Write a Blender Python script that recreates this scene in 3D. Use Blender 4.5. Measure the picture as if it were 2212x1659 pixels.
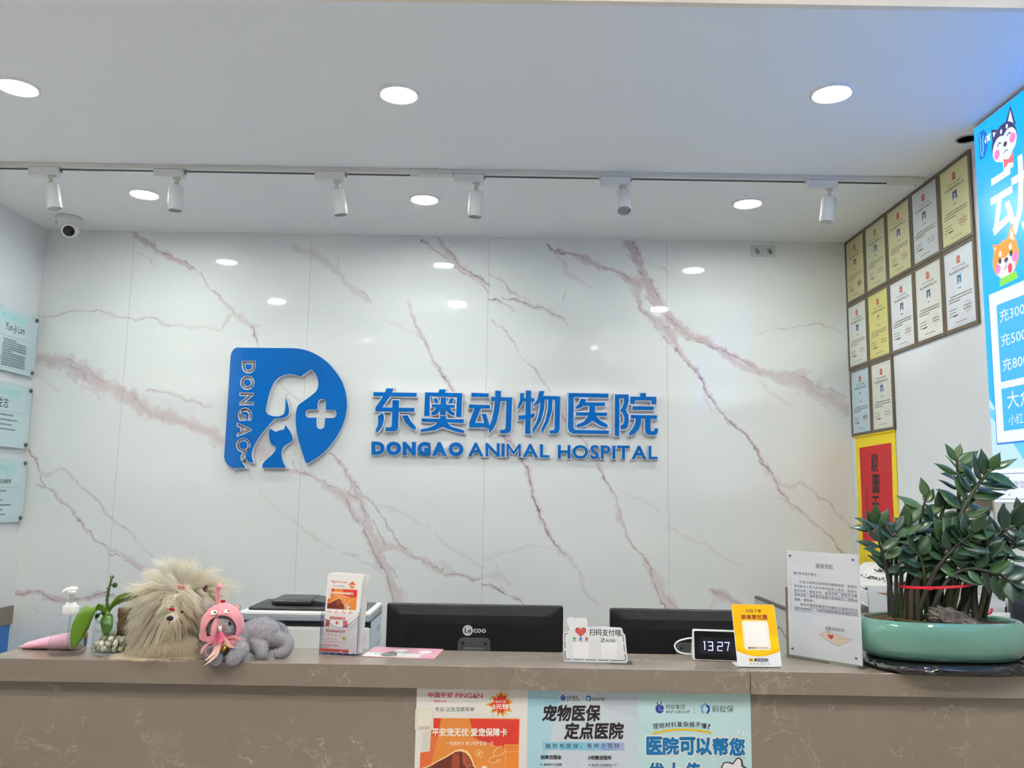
import bpy, bmesh, math, random
import numpy as np
from mathutils import Vector, Matrix, noise

for _o in list(bpy.data.objects):
    bpy.data.objects.remove(_o)
SC = bpy.context.scene
COL = SC.collection

# ------------------------------------------------------------------ camera
PITCH, ROLL, YAW = 0.13085, 0.01717, -0.0010
_cy, _sy = math.cos(YAW), math.sin(YAW)
_cp, _sp = math.cos(PITCH), math.sin(PITCH)
_cr, _sr = math.cos(ROLL), math.sin(ROLL)
_fw = Vector((_sy * _cp, _cy * _cp, _sp))
_r0 = Vector((_cy, -_sy, 0.0))
_u0 = _r0.cross(_fw)
_rt = _cr * _r0 + _sr * _u0
_up = -_sr * _r0 + _cr * _u0
cam_data = bpy.data.cameras.new('camera')
cam_data.sensor_fit = 'HORIZONTAL'
cam_data.sensor_width = 36.0
cam_data.lens = 29.471
cam_data.clip_start = 0.02
cam = bpy.data.objects.new('camera', cam_data)
COL.objects.link(cam)
_m = Matrix((_rt, _up, -_fw)).transposed().to_4x4()
_m.translation = Vector((0.0, 0.0, 1.52))
cam.matrix_world = _m
SC.camera = cam

# ------------------------------------------------------------------ world, view
world = bpy.data.worlds.new('world')
SC.world = world
world.use_nodes = True
_bg = world.node_tree.nodes['Background']
_bg.inputs[0].default_value = (0.80, 0.88, 1.0, 1.0)
_bg.inputs[1].default_value = 0.6
SC.view_settings.view_transform = 'Standard'
SC.view_settings.look = 'None'
SC.view_settings.exposure = 0.0
SC.view_settings.gamma = 1.0
SC.view_settings.use_curve_mapping = False
LAMP_COUNTER = 880.0      # emission of the downlight lenses over the desk
FILL_WAITING = 2050.0      # emission of the fill lights added over the waiting area
SCREEN_BOX = 1.25        # emission of the printed light box
try:
    SC.cycles.use_denoising = True
    SC.cycles.sample_clamp_indirect = 12.0
    SC.cycles.max_bounces = 10
    SC.cycles.diffuse_bounces = 6
    SC.cycles.transparent_max_bounces = 16
except Exception:
    pass

# ------------------------------------------------------------------ sizes of the place (metres)
CEIL = 2.8137            # lower ceiling over the reception desk
BACK = 4.1244            # marble wall
LEFT = -2.3838
RIGHT = 1.6776
SOFFIT = 2.06            # front edge of the lower ceiling
HIGH = 3.2               # ceiling of the waiting area
TOP = 1.10               # counter top
FRONT = 2.13             # front face of the counter slab
CBACK = 2.335            # back edge of the counter slab


# ------------------------------------------------------------------ materials
def lin(c):
    return tuple((v / 255.0 / 12.92) if v / 255.0 <= 0.04045 else ((v / 255.0 + 0.055) / 1.055) ** 2.4 for v in c) + (1.0,)


_MATS = {}


def mat(name, c=(200, 200, 200), rough=0.5, metal=0.0, spec=0.5, coat=0.0, emit=None, strength=0.0, sheen=0.0):
    if name in _MATS:
        return _MATS[name]
    m = bpy.data.materials.new(name)
    m.use_nodes = True
    b = m.node_tree.nodes['Principled BSDF']
    b.inputs['Base Color'].default_value = lin(c)
    b.inputs['Roughness'].default_value = rough
    b.inputs['Metallic'].default_value = metal
    b.inputs['Specular IOR Level'].default_value = spec
    b.inputs['Coat Weight'].default_value = coat
    b.inputs['Sheen Weight'].default_value = sheen
    if emit is not None:
        b.inputs['Emission Color'].default_value = lin(emit)
        b.inputs['Emission Strength'].default_value = strength
    _MATS[name] = m
    return m


def ink(c, rough=0.55):
    return mat('ink_%02x%02x%02x' % tuple(c), c, rough)


def glow(c, k=1.0):
    """printed film lit from behind in the light box"""
    n = 'film_%02x%02x%02x' % tuple(c)
    return mat(n, tuple(v // 4 for v in c), 0.35, emit=c, strength=SCREEN_BOX * k)


def clear(name, tint=(245, 250, 250), gloss=0.9, rough=0.02):
    """thin clear plastic or glass sheet: tinted see-through plus a Fresnel reflection"""
    if name in _MATS:
        return _MATS[name]
    m = bpy.data.materials.new(name)
    m.use_nodes = True
    nt = m.node_tree
    nt.nodes.clear()
    out = nt.nodes.new('ShaderNodeOutputMaterial')
    mix = nt.nodes.new('ShaderNodeMixShader')
    tr = nt.nodes.new('ShaderNodeBsdfTransparent')
    tr.inputs[0].default_value = lin(tint)
    gl = nt.nodes.new('ShaderNodeBsdfGlossy')
    gl.inputs['Roughness'].default_value = rough
    fr = nt.nodes.new('ShaderNodeLayerWeight')
    fr.inputs[0].default_value = 0.5
    pw = nt.nodes.new('ShaderNodeMath')
    pw.operation = 'POWER'
    pw.inputs[1].default_value = 4.0
    mul = nt.nodes.new('ShaderNodeMath')
    mul.operation = 'MULTIPLY_ADD'
    mul.inputs[1].default_value = gloss * 0.75
    mul.inputs[2].default_value = 0.045 * gloss
    nt.links.new(fr.outputs['Facing'], pw.inputs[0])
    nt.links.new(pw.outputs[0], mul.inputs[0])
    nt.links.new(mul.outputs[0], mix.inputs[0])
    nt.links.new(tr.outputs[0], mix.inputs[1])
    nt.links.new(gl.outputs[0], mix.inputs[2])
    nt.links.new(mix.outputs[0], out.inputs[0])
    _MATS[name] = m
    return m


class Nodes:
    def __init__(s, name, rough=0.5):
        s.m = bpy.data.materials.new(name)
        s.m.use_nodes = True
        s.nt = s.m.node_tree
        s.b = s.nt.nodes['Principled BSDF']
        s.b.inputs['Roughness'].default_value = rough
        _MATS[name] = s.m

    def n(s, t, **kw):
        x = s.nt.nodes.new(t)
        for k, v in kw.items():
            if k.startswith('i_'):
                x.inputs[k[2:]].default_value = v
            elif k.startswith('n_'):
                x.inputs[int(k[2:])].default_value = v
            else:
                setattr(x, k, v)
        return x

    def l(s, a, b):
        s.nt.links.new(a, b)

    def ramp(s, fac, stops):
        r = s.n('ShaderNodeValToRGB')
        e = r.color_ramp.elements
        while len(e) > 1:
            e.remove(e[-1])
        e[0].position, e[0].color = stops[0]
        for p, c in stops[1:]:
            x = e.new(p)
            x.color = c
        s.l(fac, r.inputs[0])
        return r.outputs[0]

    def mix(s, fac, a, b):
        x = s.n('ShaderNodeMix', data_type='RGBA')
        for sock, v in ((x.inputs[0], fac), (x.inputs[6], a), (x.inputs[7], b)):
            if hasattr(v, 'is_linked'):
                s.l(v, sock)
            else:
                sock.default_value = v
        return x.outputs[2]

    def math(s, op, a, b=0.0, clampit=False):
        x = s.n('ShaderNodeMath', operation=op)
        x.use_clamp = clampit
        for i, v in enumerate((a, b)):
            if hasattr(v, 'is_linked'):
                s.l(v, x.inputs[i])
            else:
                x.inputs[i].default_value = v
        return x.outputs[0]


# ------------------------------------------------------------------ objects
def link(name, data, parent=None):
    o = bpy.data.objects.new(name, data)
    COL.objects.link(o)
    if parent is not None:
        o.parent = parent
    return o


def tag(o, label=None, cat=None, group=None, kind=None):
    if label:
        o['label'] = label
    if cat:
        o['category'] = cat
    if group:
        o['group'] = group
    if kind:
        o['kind'] = kind
    return o


def empty(name, loc, label, cat, group=None, rz=0.0):
    o = link(name, None)
    o.empty_display_size = 0.05
    o.location = loc
    o.rotation_euler = (0, 0, rz)
    return tag(o, label, cat, group)


class MB:
    """collects shapes, then links them as ONE mesh object"""

    def __init__(s):
        s.v = []
        s.f = []
        s.mi = []
        s.sm = []
        s.mats = []

    def slot(s, m):
        if m not in s.mats:
            s.mats.append(m)
        return s.mats.index(m)

    def add(s, verts, faces, m, smooth=False):
        k = len(s.v)
        i = s.slot(m)
        s.v += [tuple(x) for x in verts]
        for f in faces:
            s.f.append(tuple(k + j for j in f))
            s.mi.append(i)
            s.sm.append(smooth)

    def box(s, x0, x1, y0, y1, z0, z1, m, rot=None):
        vs = [Vector((x, y, z)) for x in (x0, x1) for y in (y0, y1) for z in (z0, z1)]
        if rot is not None:
            vs = [rot @ v for v in vs]
        s.add(vs, [(0, 1, 3, 2), (4, 6, 7, 5), (0, 4, 5, 1), (2, 3, 7, 6), (0, 2, 6, 4), (1, 5, 7, 3)], m)

    def rbox(s, x0, x1, y0, y1, z0, z1, m, r=0.004, seg=2, rot=None):
        bm = bmesh.new()
        bmesh.ops.create_cube(bm, size=1.0)
        for v in bm.verts:
            v.co = Vector(((x0 + x1) / 2 + v.co.x * (x1 - x0), (y0 + y1) / 2 + v.co.y * (y1 - y0), (z0 + z1) / 2 + v.co.z * (z1 - z0)))
        bmesh.ops.bevel(bm, geom=bm.edges[:], offset=r, segments=seg, affect='EDGES', profile=0.5)
        bm.normal_update()
        bm.verts.index_update()
        vs = [(rot @ v.co if rot is not None else v.co.copy()) for v in bm.verts]
        for flat in (True, False):
            pick = [f for f in bm.faces if (max(abs(c) for c in f.normal) > 0.9999) == flat]
            if flat:
                s.add(vs, [[v.index for v in f.verts] for f in pick], m, False)
                k = len(s.v) - len(vs)
            else:
                i = s.slot(m)
                for f in pick:
                    s.f.append(tuple(k + v.index for v in f.verts))
                    s.mi.append(i)
                    s.sm.append(True)
        bm.free()

    def addbm(s, bm, m, smooth=False, rot=None):
        bm.verts.index_update()
        vs = [(rot @ v.co if rot is not None else v.co.copy()) for v in bm.verts]
        s.add(vs, [[v.index for v in f.verts] for f in bm.faces], m, smooth)
        bm.free()

    def prism(s, poly, org, ux, uy, un, d0, d1, m, m_side=None):
        """2D polygon (u,v) drawn on the plane org,ux,uy and thickened from d0 to d1 along un"""
        org, ux, uy, un = Vector(org), Vector(ux), Vector(uy), Vector(un)
        n = len(poly)
        a = [org + ux * p[0] + uy * p[1] + un * d0 for p in poly]
        b = [org + ux * p[0] + uy * p[1] + un * d1 for p in poly]
        area = sum(poly[i][0] * poly[(i + 1) % n][1] - poly[(i + 1) % n][0] * poly[i][1] for i in range(n))
        top = list(range(n, 2 * n))
        bot = list(range(n))[::-1]
        side = [(i, (i + 1) % n, n + (i + 1) % n, n + i) for i in range(n)]
        if area < 0:
            top, bot = top[::-1], bot[::-1]
            side = [q[::-1] for q in side]
        s.add(a + b, [top], m)
        s.add(a + b, [bot] + side, m_side or m)

    def lathe(s, prof, m, c=(0, 0, 0), n=32, smooth=True, rot=None, sx=1.0, sy=1.0):
        vs, fs = [], []
        for r, z in prof:
            for k in range(n):
                a = 2 * math.pi * k / n
                v = Vector((r * math.cos(a) * sx, r * math.sin(a) * sy, z))
                vs.append((rot @ v if rot is not None else v) + Vector(c))
        for i in range(len(prof) - 1):
            for k in range(n):
                k2 = (k + 1) % n
                fs.append((i * n + k, i * n + k2, (i + 1) * n + k2, (i + 1) * n + k))
        if prof[0][0] > 1e-6:
            fs.append(tuple(range(n))[::-1])
        if prof[-1][0] > 1e-6:
            fs.append(tuple((len(prof) - 1) * n + k for k in range(n)))
        s.add(vs, fs, m, smooth)

    def tube(s, pts, rad, m, n=8, caps=True, flat=1.0, smooth=True):
        pts = [Vector(p) for p in pts]
        if not hasattr(rad, '__len__'):
            rad = [rad] * len(pts)
        vs, fs = [], []
        t = (pts[1] - pts[0]).normalized()
        nrm = t.orthogonal().normalized()
        for i, p in enumerate(pts):
            t2 = (pts[min(i + 1, len(pts) - 1)] - pts[max(i - 1, 0)]).normalized()
            nrm = (nrm - t2 * nrm.dot(t2)).normalized()
            bi = t2.cross(nrm)
            for k in range(n):
                a = 2 * math.pi * k / n
                vs.append(p + (nrm * math.cos(a) + bi * math.sin(a) * flat) * rad[i])
        for i in range(len(pts) - 1):
            for k in range(n):
                k2 = (k + 1) % n
                fs.append((i * n + k, i * n + k2, (i + 1) * n + k2, (i + 1) * n + k))
        if caps:
            fs.append(tuple(range(n))[::-1])
            fs.append(tuple((len(pts) - 1) * n + k for k in range(n)))
        s.add(vs, fs, m, smooth)

    def ball(s, c, r, m, seg=20, ring=12, rot=None, warp=None):
        if not hasattr(r, '__len__'):
            r = (r, r, r)
        vs, fs = [Vector((0, 0, -1))], []
        for i in range(1, ring):
            th = math.pi * i / ring
            for k in range(seg):
                a = 2 * math.pi * k / seg
                vs.append(Vector((math.sin(th) * math.cos(a), math.sin(th) * math.sin(a), -math.cos(th))))
        vs.append(Vector((0, 0, 1)))
        out = []
        for v in vs:
            w = Vector((v.x * r[0], v.y * r[1], v.z * r[2]))
            if warp:
                w = warp(v, w)
            if rot is not None:
                w = rot @ w
            out.append(w + Vector(c))
        for k in range(seg):
            k2 = (k + 1) % seg
            fs.append((0, 1 + k2, 1 + k))
            e = 1 + (ring - 2) * seg
            fs.append((len(vs) - 1, e + k, e + k2))
            for i in range(ring - 2):
                a = 1 + i * seg
                fs.append((a + k, a + k2, a + seg + k2, a + seg + k))
        s.add(out, fs, m, True)

    def build(s, name, parent=None, origin=None):
        me = bpy.data.meshes.new(name)
        me.from_pydata(s.v, [], s.f)
        for m in s.mats:
            me.materials.append(m)
        me.polygons.foreach_set('material_index', s.mi)
        me.polygons.foreach_set('use_smooth', s.sm)
        me.update()
        o = link(name, me, parent)
        if origin is not None:
            me.transform(Matrix.Translation(-Vector(origin)))
            o.location = origin
        return o


def bevel(o, w, seg=2):
    b = o.modifiers.new('bevel', 'BEVEL')
    b.width = w
    b.segments = seg
    b.limit_method = 'ANGLE'
    b.angle_limit = 0.6
    return o


# ------------------------------------------------------------------ lettering
_tc = bpy.data.curves.new('lettering_source', 'FONT')
_to = link('lettering_source', _tc)
_tcache = {}


def glyphs(body, bold=0.0, res=2, space=1.0):
    """flat mesh of a line of writing in the built-in font, size 1: (verts, faces, (x0,x1,y0,y1))"""
    k = (body, bold, res, space)
    if k not in _tcache:
        _tc.body = body
        _tc.size = 1.0
        _tc.offset = bold
        _tc.resolution_u = res
        _tc.space_character = space
        dg = bpy.context.evaluated_depsgraph_get()
        dg.update()
        me = bpy.data.meshes.new_from_object(_to.evaluated_get(dg))
        vs = [(v.co.x, v.co.y) for v in me.vertices]
        fs = [tuple(p.vertices) for p in me.polygons]
        bpy.data.meshes.remove(me)
        xs = [v[0] for v in vs] or [0, 1]
        ys = [v[1] for v in vs] or [0, 1]
        _tcache[k] = (vs, fs, (min(xs), max(xs), min(ys), max(ys)))
    return _tcache[k]


def loops_of(vs, fs):
    """boundary loops of a flat mesh"""
    cnt = {}
    for f in fs:
        for i in range(len(f)):
            a, b = f[i], f[(i + 1) % len(f)]
            key = (round(vs[a][0], 5), round(vs[a][1], 5)), (round(vs[b][0], 5), round(vs[b][1], 5))
            cnt[key] = cnt.get(key, 0) + 1
    nxt = {}
    for (a, b) in cnt:
        if (b, a) not in cnt and a != b:
            nxt[a] = b
    out = []
    while nxt:
        a = next(iter(nxt))
        lp = []
        while a in nxt:
            lp.append(a)
            a = nxt.pop(a)
        if len(lp) > 2:
            out.append(lp)
    return out


def filled(loops, depth, offset=0.0):
    """plate with holes (even-odd) from closed 2D loops; thickness from 0 to depth. returns verts (u,v,w), faces"""
    cu = bpy.data.curves.new('plate', 'CURVE')
    cu.dimensions = '2D'
    cu.fill_mode = 'BOTH'
    cu.extrude = depth / 2
    cu.offset = offset
    for lp in loops:
        sp = cu.splines.new('POLY')
        sp.points.add(len(lp) - 1)
        for p, q in zip(sp.points, lp):
            p.co = (q[0], q[1], 0, 1)
        sp.use_cyclic_u = True
    o = link('plate', cu)
    dg = bpy.context.evaluated_depsgraph_get()
    dg.update()
    me = bpy.data.meshes.new_from_object(o.evaluated_get(dg))
    vs = [(v.co.x, v.co.y, v.co.z + depth / 2) for v in me.vertices]
    fs = [tuple(p.vertices) for p in me.polygons]
    bpy.data.meshes.remove(me)
    bpy.data.objects.remove(o)
    bpy.data.curves.remove(cu)
    return vs, fs


class Sheet:
    """a printed sheet: layers of flat ink on a board, in sheet coordinates (u right, v up, scaled by k)"""

    def __init__(s, k=1.0, o=(0.0, 0.0), down=False, slope=0.0, step=0.00003):
        s.k, s.o, s.down, s.slope = k, o, down, slope
        s.step = step
        s.n = 0.0
        s.lay = []          # (verts2d, faces, material, height)
        s.base = None

    def T(s, p):
        u = (p[0] - s.o[0]) * s.k
        v = (p[1] - s.o[1] - s.slope * (p[0] - s.o[0])) * s.k
        return (u, -v if s.down else v)

    def _put(s, vs, fs, m):
        s.n += s.step
        s.lay.append((vs, fs, m, s.n))

    def board(s, w, h, t, m, r=0.0, u0=0.0, v0=0.0):
        s.base = (w, h, t, m, r, u0, v0)

    def poly(s, pts, m):
        q = [s.T(p) for p in pts]
        s._put(q, [tuple(range(len(q)))], m)

    def rect(s, x0, y0, x1, y1, m, r=0.0):
        if r <= 0:
            s.poly([(x0, y0), (x1, y0), (x1, y1), (x0, y1)], m)
        else:
            p = []
            for cx, cy, a in ((x1 - r, y1 - r, 0), (x0 + r, y1 - r, 90), (x0 + r, y0 + r, 180), (x1 - r, y0 + r, 270)):
                for k in range(6):
                    t = math.radians(a + 18 * k)
                    p.append((cx + r * math.cos(t), cy + r * math.sin(t)))
            s.poly(p, m)

    def disc(s, cx, cy, rx, m, ry=None, n=24, a0=0, a1=360):
        ry = rx if ry is None else ry
        full = abs(a1 - a0) >= 360
        p = [(cx + rx * math.cos(math.radians(a0 + (a1 - a0) * k / (n if full else n - 1))),
              cy + ry * math.sin(math.radians(a0 + (a1 - a0) * k / (n if full else n - 1)))) for k in range(n)]
        s.poly(p, m)

    def ring(s, cx, cy, r, w, m, ry=None, n=28, a0=0, a1=360):
        ry = r if ry is None else ry
        p = [(cx + r * math.cos(math.radians(a0 + (a1 - a0) * k / n)), cy + ry * math.sin(math.radians(a0 + (a1 - a0) * k / n))) for k in range(n + 1)]
        s.line(p, w, m)

    def line(s, pts, w, m):
        pts = [Vector(s.T(p)) for p in pts]
        w = w * s.k / 2
        vs, fs = [], []
        for i, p in enumerate(pts):
            a = (pts[i] - pts[i - 1]).normalized() if i > 0 else None
            b = (pts[i + 1] - pts[i]).normalized() if i < len(pts) - 1 else None
            if a is None or b is None:
                t, sc = (b or a), 1.0
            else:
                t = a + b
                t = t.normalized() if t.length > 1e-6 else b
                sc = 1.0 / max(0.5, abs(t.dot(b)))
            n = Vector((-t.y, t.x)) * w * sc
            vs += [tuple(p - n), tuple(p + n)]
        for i in range(len(pts) - 1):
            fs.append((2 * i, 2 * i + 2, 2 * i + 3, 2 * i + 1))
        s._put(vs, fs, m)

    def text(s, body, x, y, h, m, w=None, align='L', bold=0.0, rot=0.0, skew=0.0, space=1.0, res=2):
        """writing whose ink box is h tall with its top (down) or bottom (up) at y; w squeezes it to a width"""
        cjk = any(ord(c) > 255 for c in body)
        vs, fs, (x0, x1, y0, y1) = glyphs(body, 0.0 if cjk else bold, res, space)
        sy = h / max(1e-6, y1 - y0)
        sx = (w / max(1e-6, x1 - x0)) if w else sy
        W = (x1 - x0) * sx
        dx = {'L': 0, 'C': -W / 2, 'R': -W}[align]
        ca, sa = math.cos(rot), math.sin(rot)
        # heavier strokes: the same outlines laid again a little to each side
        rr = bold * 0.8 if cjk else 0.0
        offs = [(0, 0)] if rr <= 0 else [(rr * math.cos(q * math.pi / 4), rr * math.sin(q * math.pi / 4)) for q in range(8)] + ([(0, 0)] if rr < 0.05 else [(rr * 0.45 * math.cos(q * math.pi / 2), rr * 0.45 * math.sin(q * math.pi / 2)) for q in range(4)])
        if 0 < rr <= 0.018:
            offs = offs[1:8:2]
        n0 = s.n
        for qi, (ox, oy) in enumerate(offs):
            out = []
            for a, b in vs:
                u = (a + ox - x0) * sx + dx
                v = (b + oy - y0) * sy
                u += skew * v
                if s.down:
                    v = h - v
                u, v = u * ca - v * sa, u * sa + v * ca
                out.append(s.T((x + u, y + v)))
            s.n = n0 + qi * 0.000004
            s._put(out, fs, m)

    def dashes(s, x0, x1, y, h, m, gap=0.35, seed=0):
        """a line of writing too small to read in the photograph"""
        rnd = random.Random(seed)
        vs, fs = [], []
        x = x0
        while x < x1:
            w = h * rnd.uniform(0.5, 1.0)
            q = [(x, y), (min(x + w, x1), y), (min(x + w, x1), y + h), (x, y + h)]
            k = len(vs)
            vs += [s.T(p) for p in q]
            fs.append((k, k + 1, k + 2, k + 3))
            x += w + h * gap
        s._put(vs, fs, m)

    def build(s, name, org, ux, uy, parent=None, bend=None):
        org, ux, uy = Vector(org), Vector(ux).normalized(), Vector(uy).normalized()
        un = ux.cross(uy)
        mb = MB()
        t = 0.0
        if s.base:
            w, h, t, m, r, u0, v0 = s.base
            if r > 0:
                p = []
                for cx, cy, a in ((u0 + w - r, v0 + h - r, 0), (u0 + r, v0 + h - r, 90), (u0 + r, v0 + r, 180), (u0 + w - r, v0 + r, 270)):
                    for k in range(6):
                        q = math.radians(a + 18 * k)
                        p.append((cx + r * math.cos(q), cy + r * math.sin(q)))
            else:
                p = [(u0, v0), (u0 + w, v0), (u0 + w, v0 + h), (u0, v0 + h)]
            mb.prism(p, org, ux, uy, un, 0.0, t, m)
        for vs, fs, m, z in s.lay:
            pts = [org + ux * p[0] + uy * p[1] + un * (t + z) for p in vs]
            fx = []
            for f in fs:
                ar = sum(vs[f[i]][0] * vs[f[(i + 1) % len(f)]][1] - vs[f[(i + 1) % len(f)]][0] * vs[f[i]][1] for i in range(len(f)))
                fx.append(f if ar > 0 else f[::-1])
            mb.add(pts, fx, m)
        return mb.build(name, parent)

# traced marks, millimetres (veins) and tenths of a millimetre (sign) on the wall
VEIN_WASH = [(55,[-1958,2809,4,-1914,2774,14,-1854,2738,17,-1781,2704,14,-1715,2669,19,-1642,2624,12]),(35,[-1584,2599,5,-1541,2535,5,-1467,2459,11,-1414,2415,12,-1361,2364,19,-1309,2336,15,-1270,2327,5]),(35,[-1464,2311,6,-1437,2376,15,-1413,2395,11]),(30,[-1315,2333,9,-1287,2282,11,-1265,2232,7]),(28,[-2373,2350,6,-2256,2381,6,-2093,2395,5,-1939,2354,6,-1814,2363,7,-1717,2326,7,-1591,2322,6,-1470,2311,7]),(50,[-2373,2143,31,-2298,2138,34,-2215,2127,43,-2104,2065,49,-1974,1999,43,-1877,1950,43,-1779,1889,37,-1653,1854,31,-1557,1819,25,-1437,1771,37]),(30,[-1812,1995,7,-1724,1993,11,-1597,1955,12,-1496,1925,5]),(30,[-2126,2027,6,-2072,1984,9,-2012,1935,4]),(15,[-2379,2073,9,-2320,2037,9,-2234,1982,5]),(45,[-1558,1826,25,-1487,1784,37,-1411,1748,37,-1242,1714,43,-1172,1679,37]),(50,[-2378,1695,7,-2347,1658,15,-2312,1610,5]),(30,[-2312,1604,6,-2278,1574,15,-2201,1603,7,-2122,1546,6,-2056,1486,6,-1990,1433,6,-1948,1367,6,-1859,1321,7,-1794,1256,5,-1690,1162,4]),(40,[-2311,1525,5,-2222,1496,10,-2141,1406,12,-2068,1341,6,-2014,1270,9,-1925,1224,10,-1811,1166,19,-1717,1120,15]),(55,[-2379,1014,15,-2288,1010,15,-2196,994,15,-2122,972,15,-2062,976,12,-1992,1003,15,-1933,1019,15,-1882,993,5]),(20,[-2097,966,7,-2070,932,7]),(12,[-1278,1591,7,-1199,1495,7,-1134,1429,7,-1063,1370,6]),(30,[-1119,2745,12,-1028,2710,22,-969,2669,22,-903,2618,19,-850,2560,14,-791,2516,19,-726,2465,5]),(35,[-909,2624,5,-899,2683,6]),(50,[-477,2792,5,-405,2741,7,-360,2712,9,-295,2654,6,-230,2603,6,-133,2527,6]),(55,[-388,2797,7,-348,2748,15,-289,2674,14,-211,2607,14,-131,2563,11]),(40,[-130,2492,9,-69,2473,9,-5,2439,6]),(40,[-70,2503,5,-6,2494,7,57,2472,11,152,2442,12,255,2392,9]),(30,[-120,2622,5,-59,2584,5,-7,2523,6,76,2486,5]),(40,[-530,2475,4,-505,2392,9,-468,2303,14,-421,2221,12,-369,2133,15,-291,2021,9]),(15,[-653,2377,6,-570,2346,6,-500,2315,4]),(25,[-112,2386,4,-35,2330,9,4,2254,5,68,2172,5,131,2110,10,188,2030,9]),(25,[180,2754,7,232,2703,14,252,2677,15]),(30,[-1119,2013,9,-1079,1976,11,-1047,1955,6]),(35,[-246,1966,5,-202,1929,12,-144,1862,12]),(40,[-893,1706,6,-829,1652,14,-790,1603,19,-769,1543,22,-730,1495,28]),(45,[-1098,1622,9,-1023,1602,9,-949,1576,14,-860,1523,28,-798,1493,22,-783,1445,14,-757,1397,16,-719,1362,15,-687,1320,19,-654,1249,25,-614,1166,26,-569,1084,28,-529,997,34]),(40,[-786,1512,19,-736,1482,25,-709,1422,15,-695,1368,16,-662,1303,19,-623,1256,31,-557,1257,15,-495,1234,17,-421,1193,23,-335,1153,19,-274,1137,14,-177,1112,10,-128,1104,7]),(20,[-336,1189,15,-293,1166,15,-268,1143,9]),(35,[-757,1555,6,-712,1507,6,-662,1459,6,-604,1388,6,-564,1299,7,-508,1246,6]),(20,[-649,1460,4,-551,1431,9,-476,1402,7,-402,1355,5]),(20,[-376,1326,5,-314,1273,10,-228,1227,9,-135,1163,7]),(16,[-130,1198,6,-46,1230,7,75,1267,7,215,1264,7]),(20,[-128,1121,12,-56,1134,25,-7,1094,12,-75,1182,7]),(40,[-128,1083,6,-43,1067,9,18,1035,7,67,995,5]),(20,[-1086,1392,9,-1011,1345,9,-935,1292,11,-848,1243,5]),(25,[-804,1223,6,-749,1218,9,-712,1189,5,-650,1160,9,-613,1131,6]),(45,[-94,1830,7,-25,1788,14,44,1697,9,89,1600,12,108,1521,9,134,1443,9,165,1377,15,215,1288,11,265,1229,9]),(60,[156,2789,6,194,2755,9,278,2736,10,347,2710,19,424,2676,21,500,2650,15,576,2608,18,637,2582,30]),(25,[202,2739,6,241,2685,10,253,2622,9,317,2600,13,379,2554,6]),(20,[251,2544,6,250,2498,7]),(65,[580,2801,28,599,2754,27,629,2676,19,660,2606,27,697,2544,41,742,2475,37,772,2422,37,817,2369,30,885,2324,27,960,2287,21,1034,2254,15,1109,2225,13,1183,2184,18,1235,2147,22]),(50,[614,2590,22,621,2535,19,636,2458,13,689,2413,22,772,2353,37,794,2292,19]),(55,[787,2322,15,816,2246,12,861,2194,10,913,2149,12,935,2096,9,971,2037,7,1015,1962,9,1066,1896,12,1139,1845,12,1183,1794,10,1226,1713,10,1269,1655,19]),(45,[1034,2242,10,1094,2205,16,1145,2161,15,1242,2132,19,1339,2119,27,1429,2105,52,1517,2054,44,1590,2010,44,1663,1959,44]),(20,[956,2036,9,967,1984,9,985,1939,4]),(18,[1219,2094,9,1293,2042,10,1388,1976,4]),(25,[1479,2045,10,1537,1986,9,1603,1935,4]),(15,[1217,2337,6,1315,2366,6,1527,2392,6,1670,2360,4]),(20,[622,2730,6,668,2700,6,736,2674,4,789,2635,4]),(25,[91,2464,7,190,2435,9,281,2367,6]),(20,[1540,2802,6,1653,2748,6]),(30,[317,2717,6,325,2686,9]),(35,[240,1906,6,338,1810,7,435,1650,10,494,1541,10,531,1411,15,575,1318,12,640,1233,10,669,1183,19,705,1113,25,748,1043,27,805,984,22]),(25,[104,1534,9,157,1404,10,217,1283,13,291,1213,13,342,1156,13,357,1079,13,415,1009,10]),(15,[516,1549,6,619,1507,7,692,1471,7,743,1432,4]),(18,[772,1386,6,845,1337,12,932,1295,12,1019,1239,9,1120,1198,4]),(12,[845,1337,6,918,1338,6]),(40,[1008,1964,7,1066,1897,10,1132,1854,12,1176,1803,10,1226,1715,10,1262,1671,19,1297,1613,10,1318,1555,10,1346,1519,10]),(30,[1290,1620,10,1355,1570,13,1415,1597,9,1501,1536,7,1580,1472,7,1636,1408,7,1678,1344,6]),(30,[1288,1525,4,1353,1505,10,1425,1455,9,1497,1391,12,1554,1342,9,1595,1278,7,1623,1253,6]),(50,[973,1082,10,1009,1068,30,1045,1048,22,1116,1014,13]),(25,[1009,1047,15,979,1018,10,964,990,10])]
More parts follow.
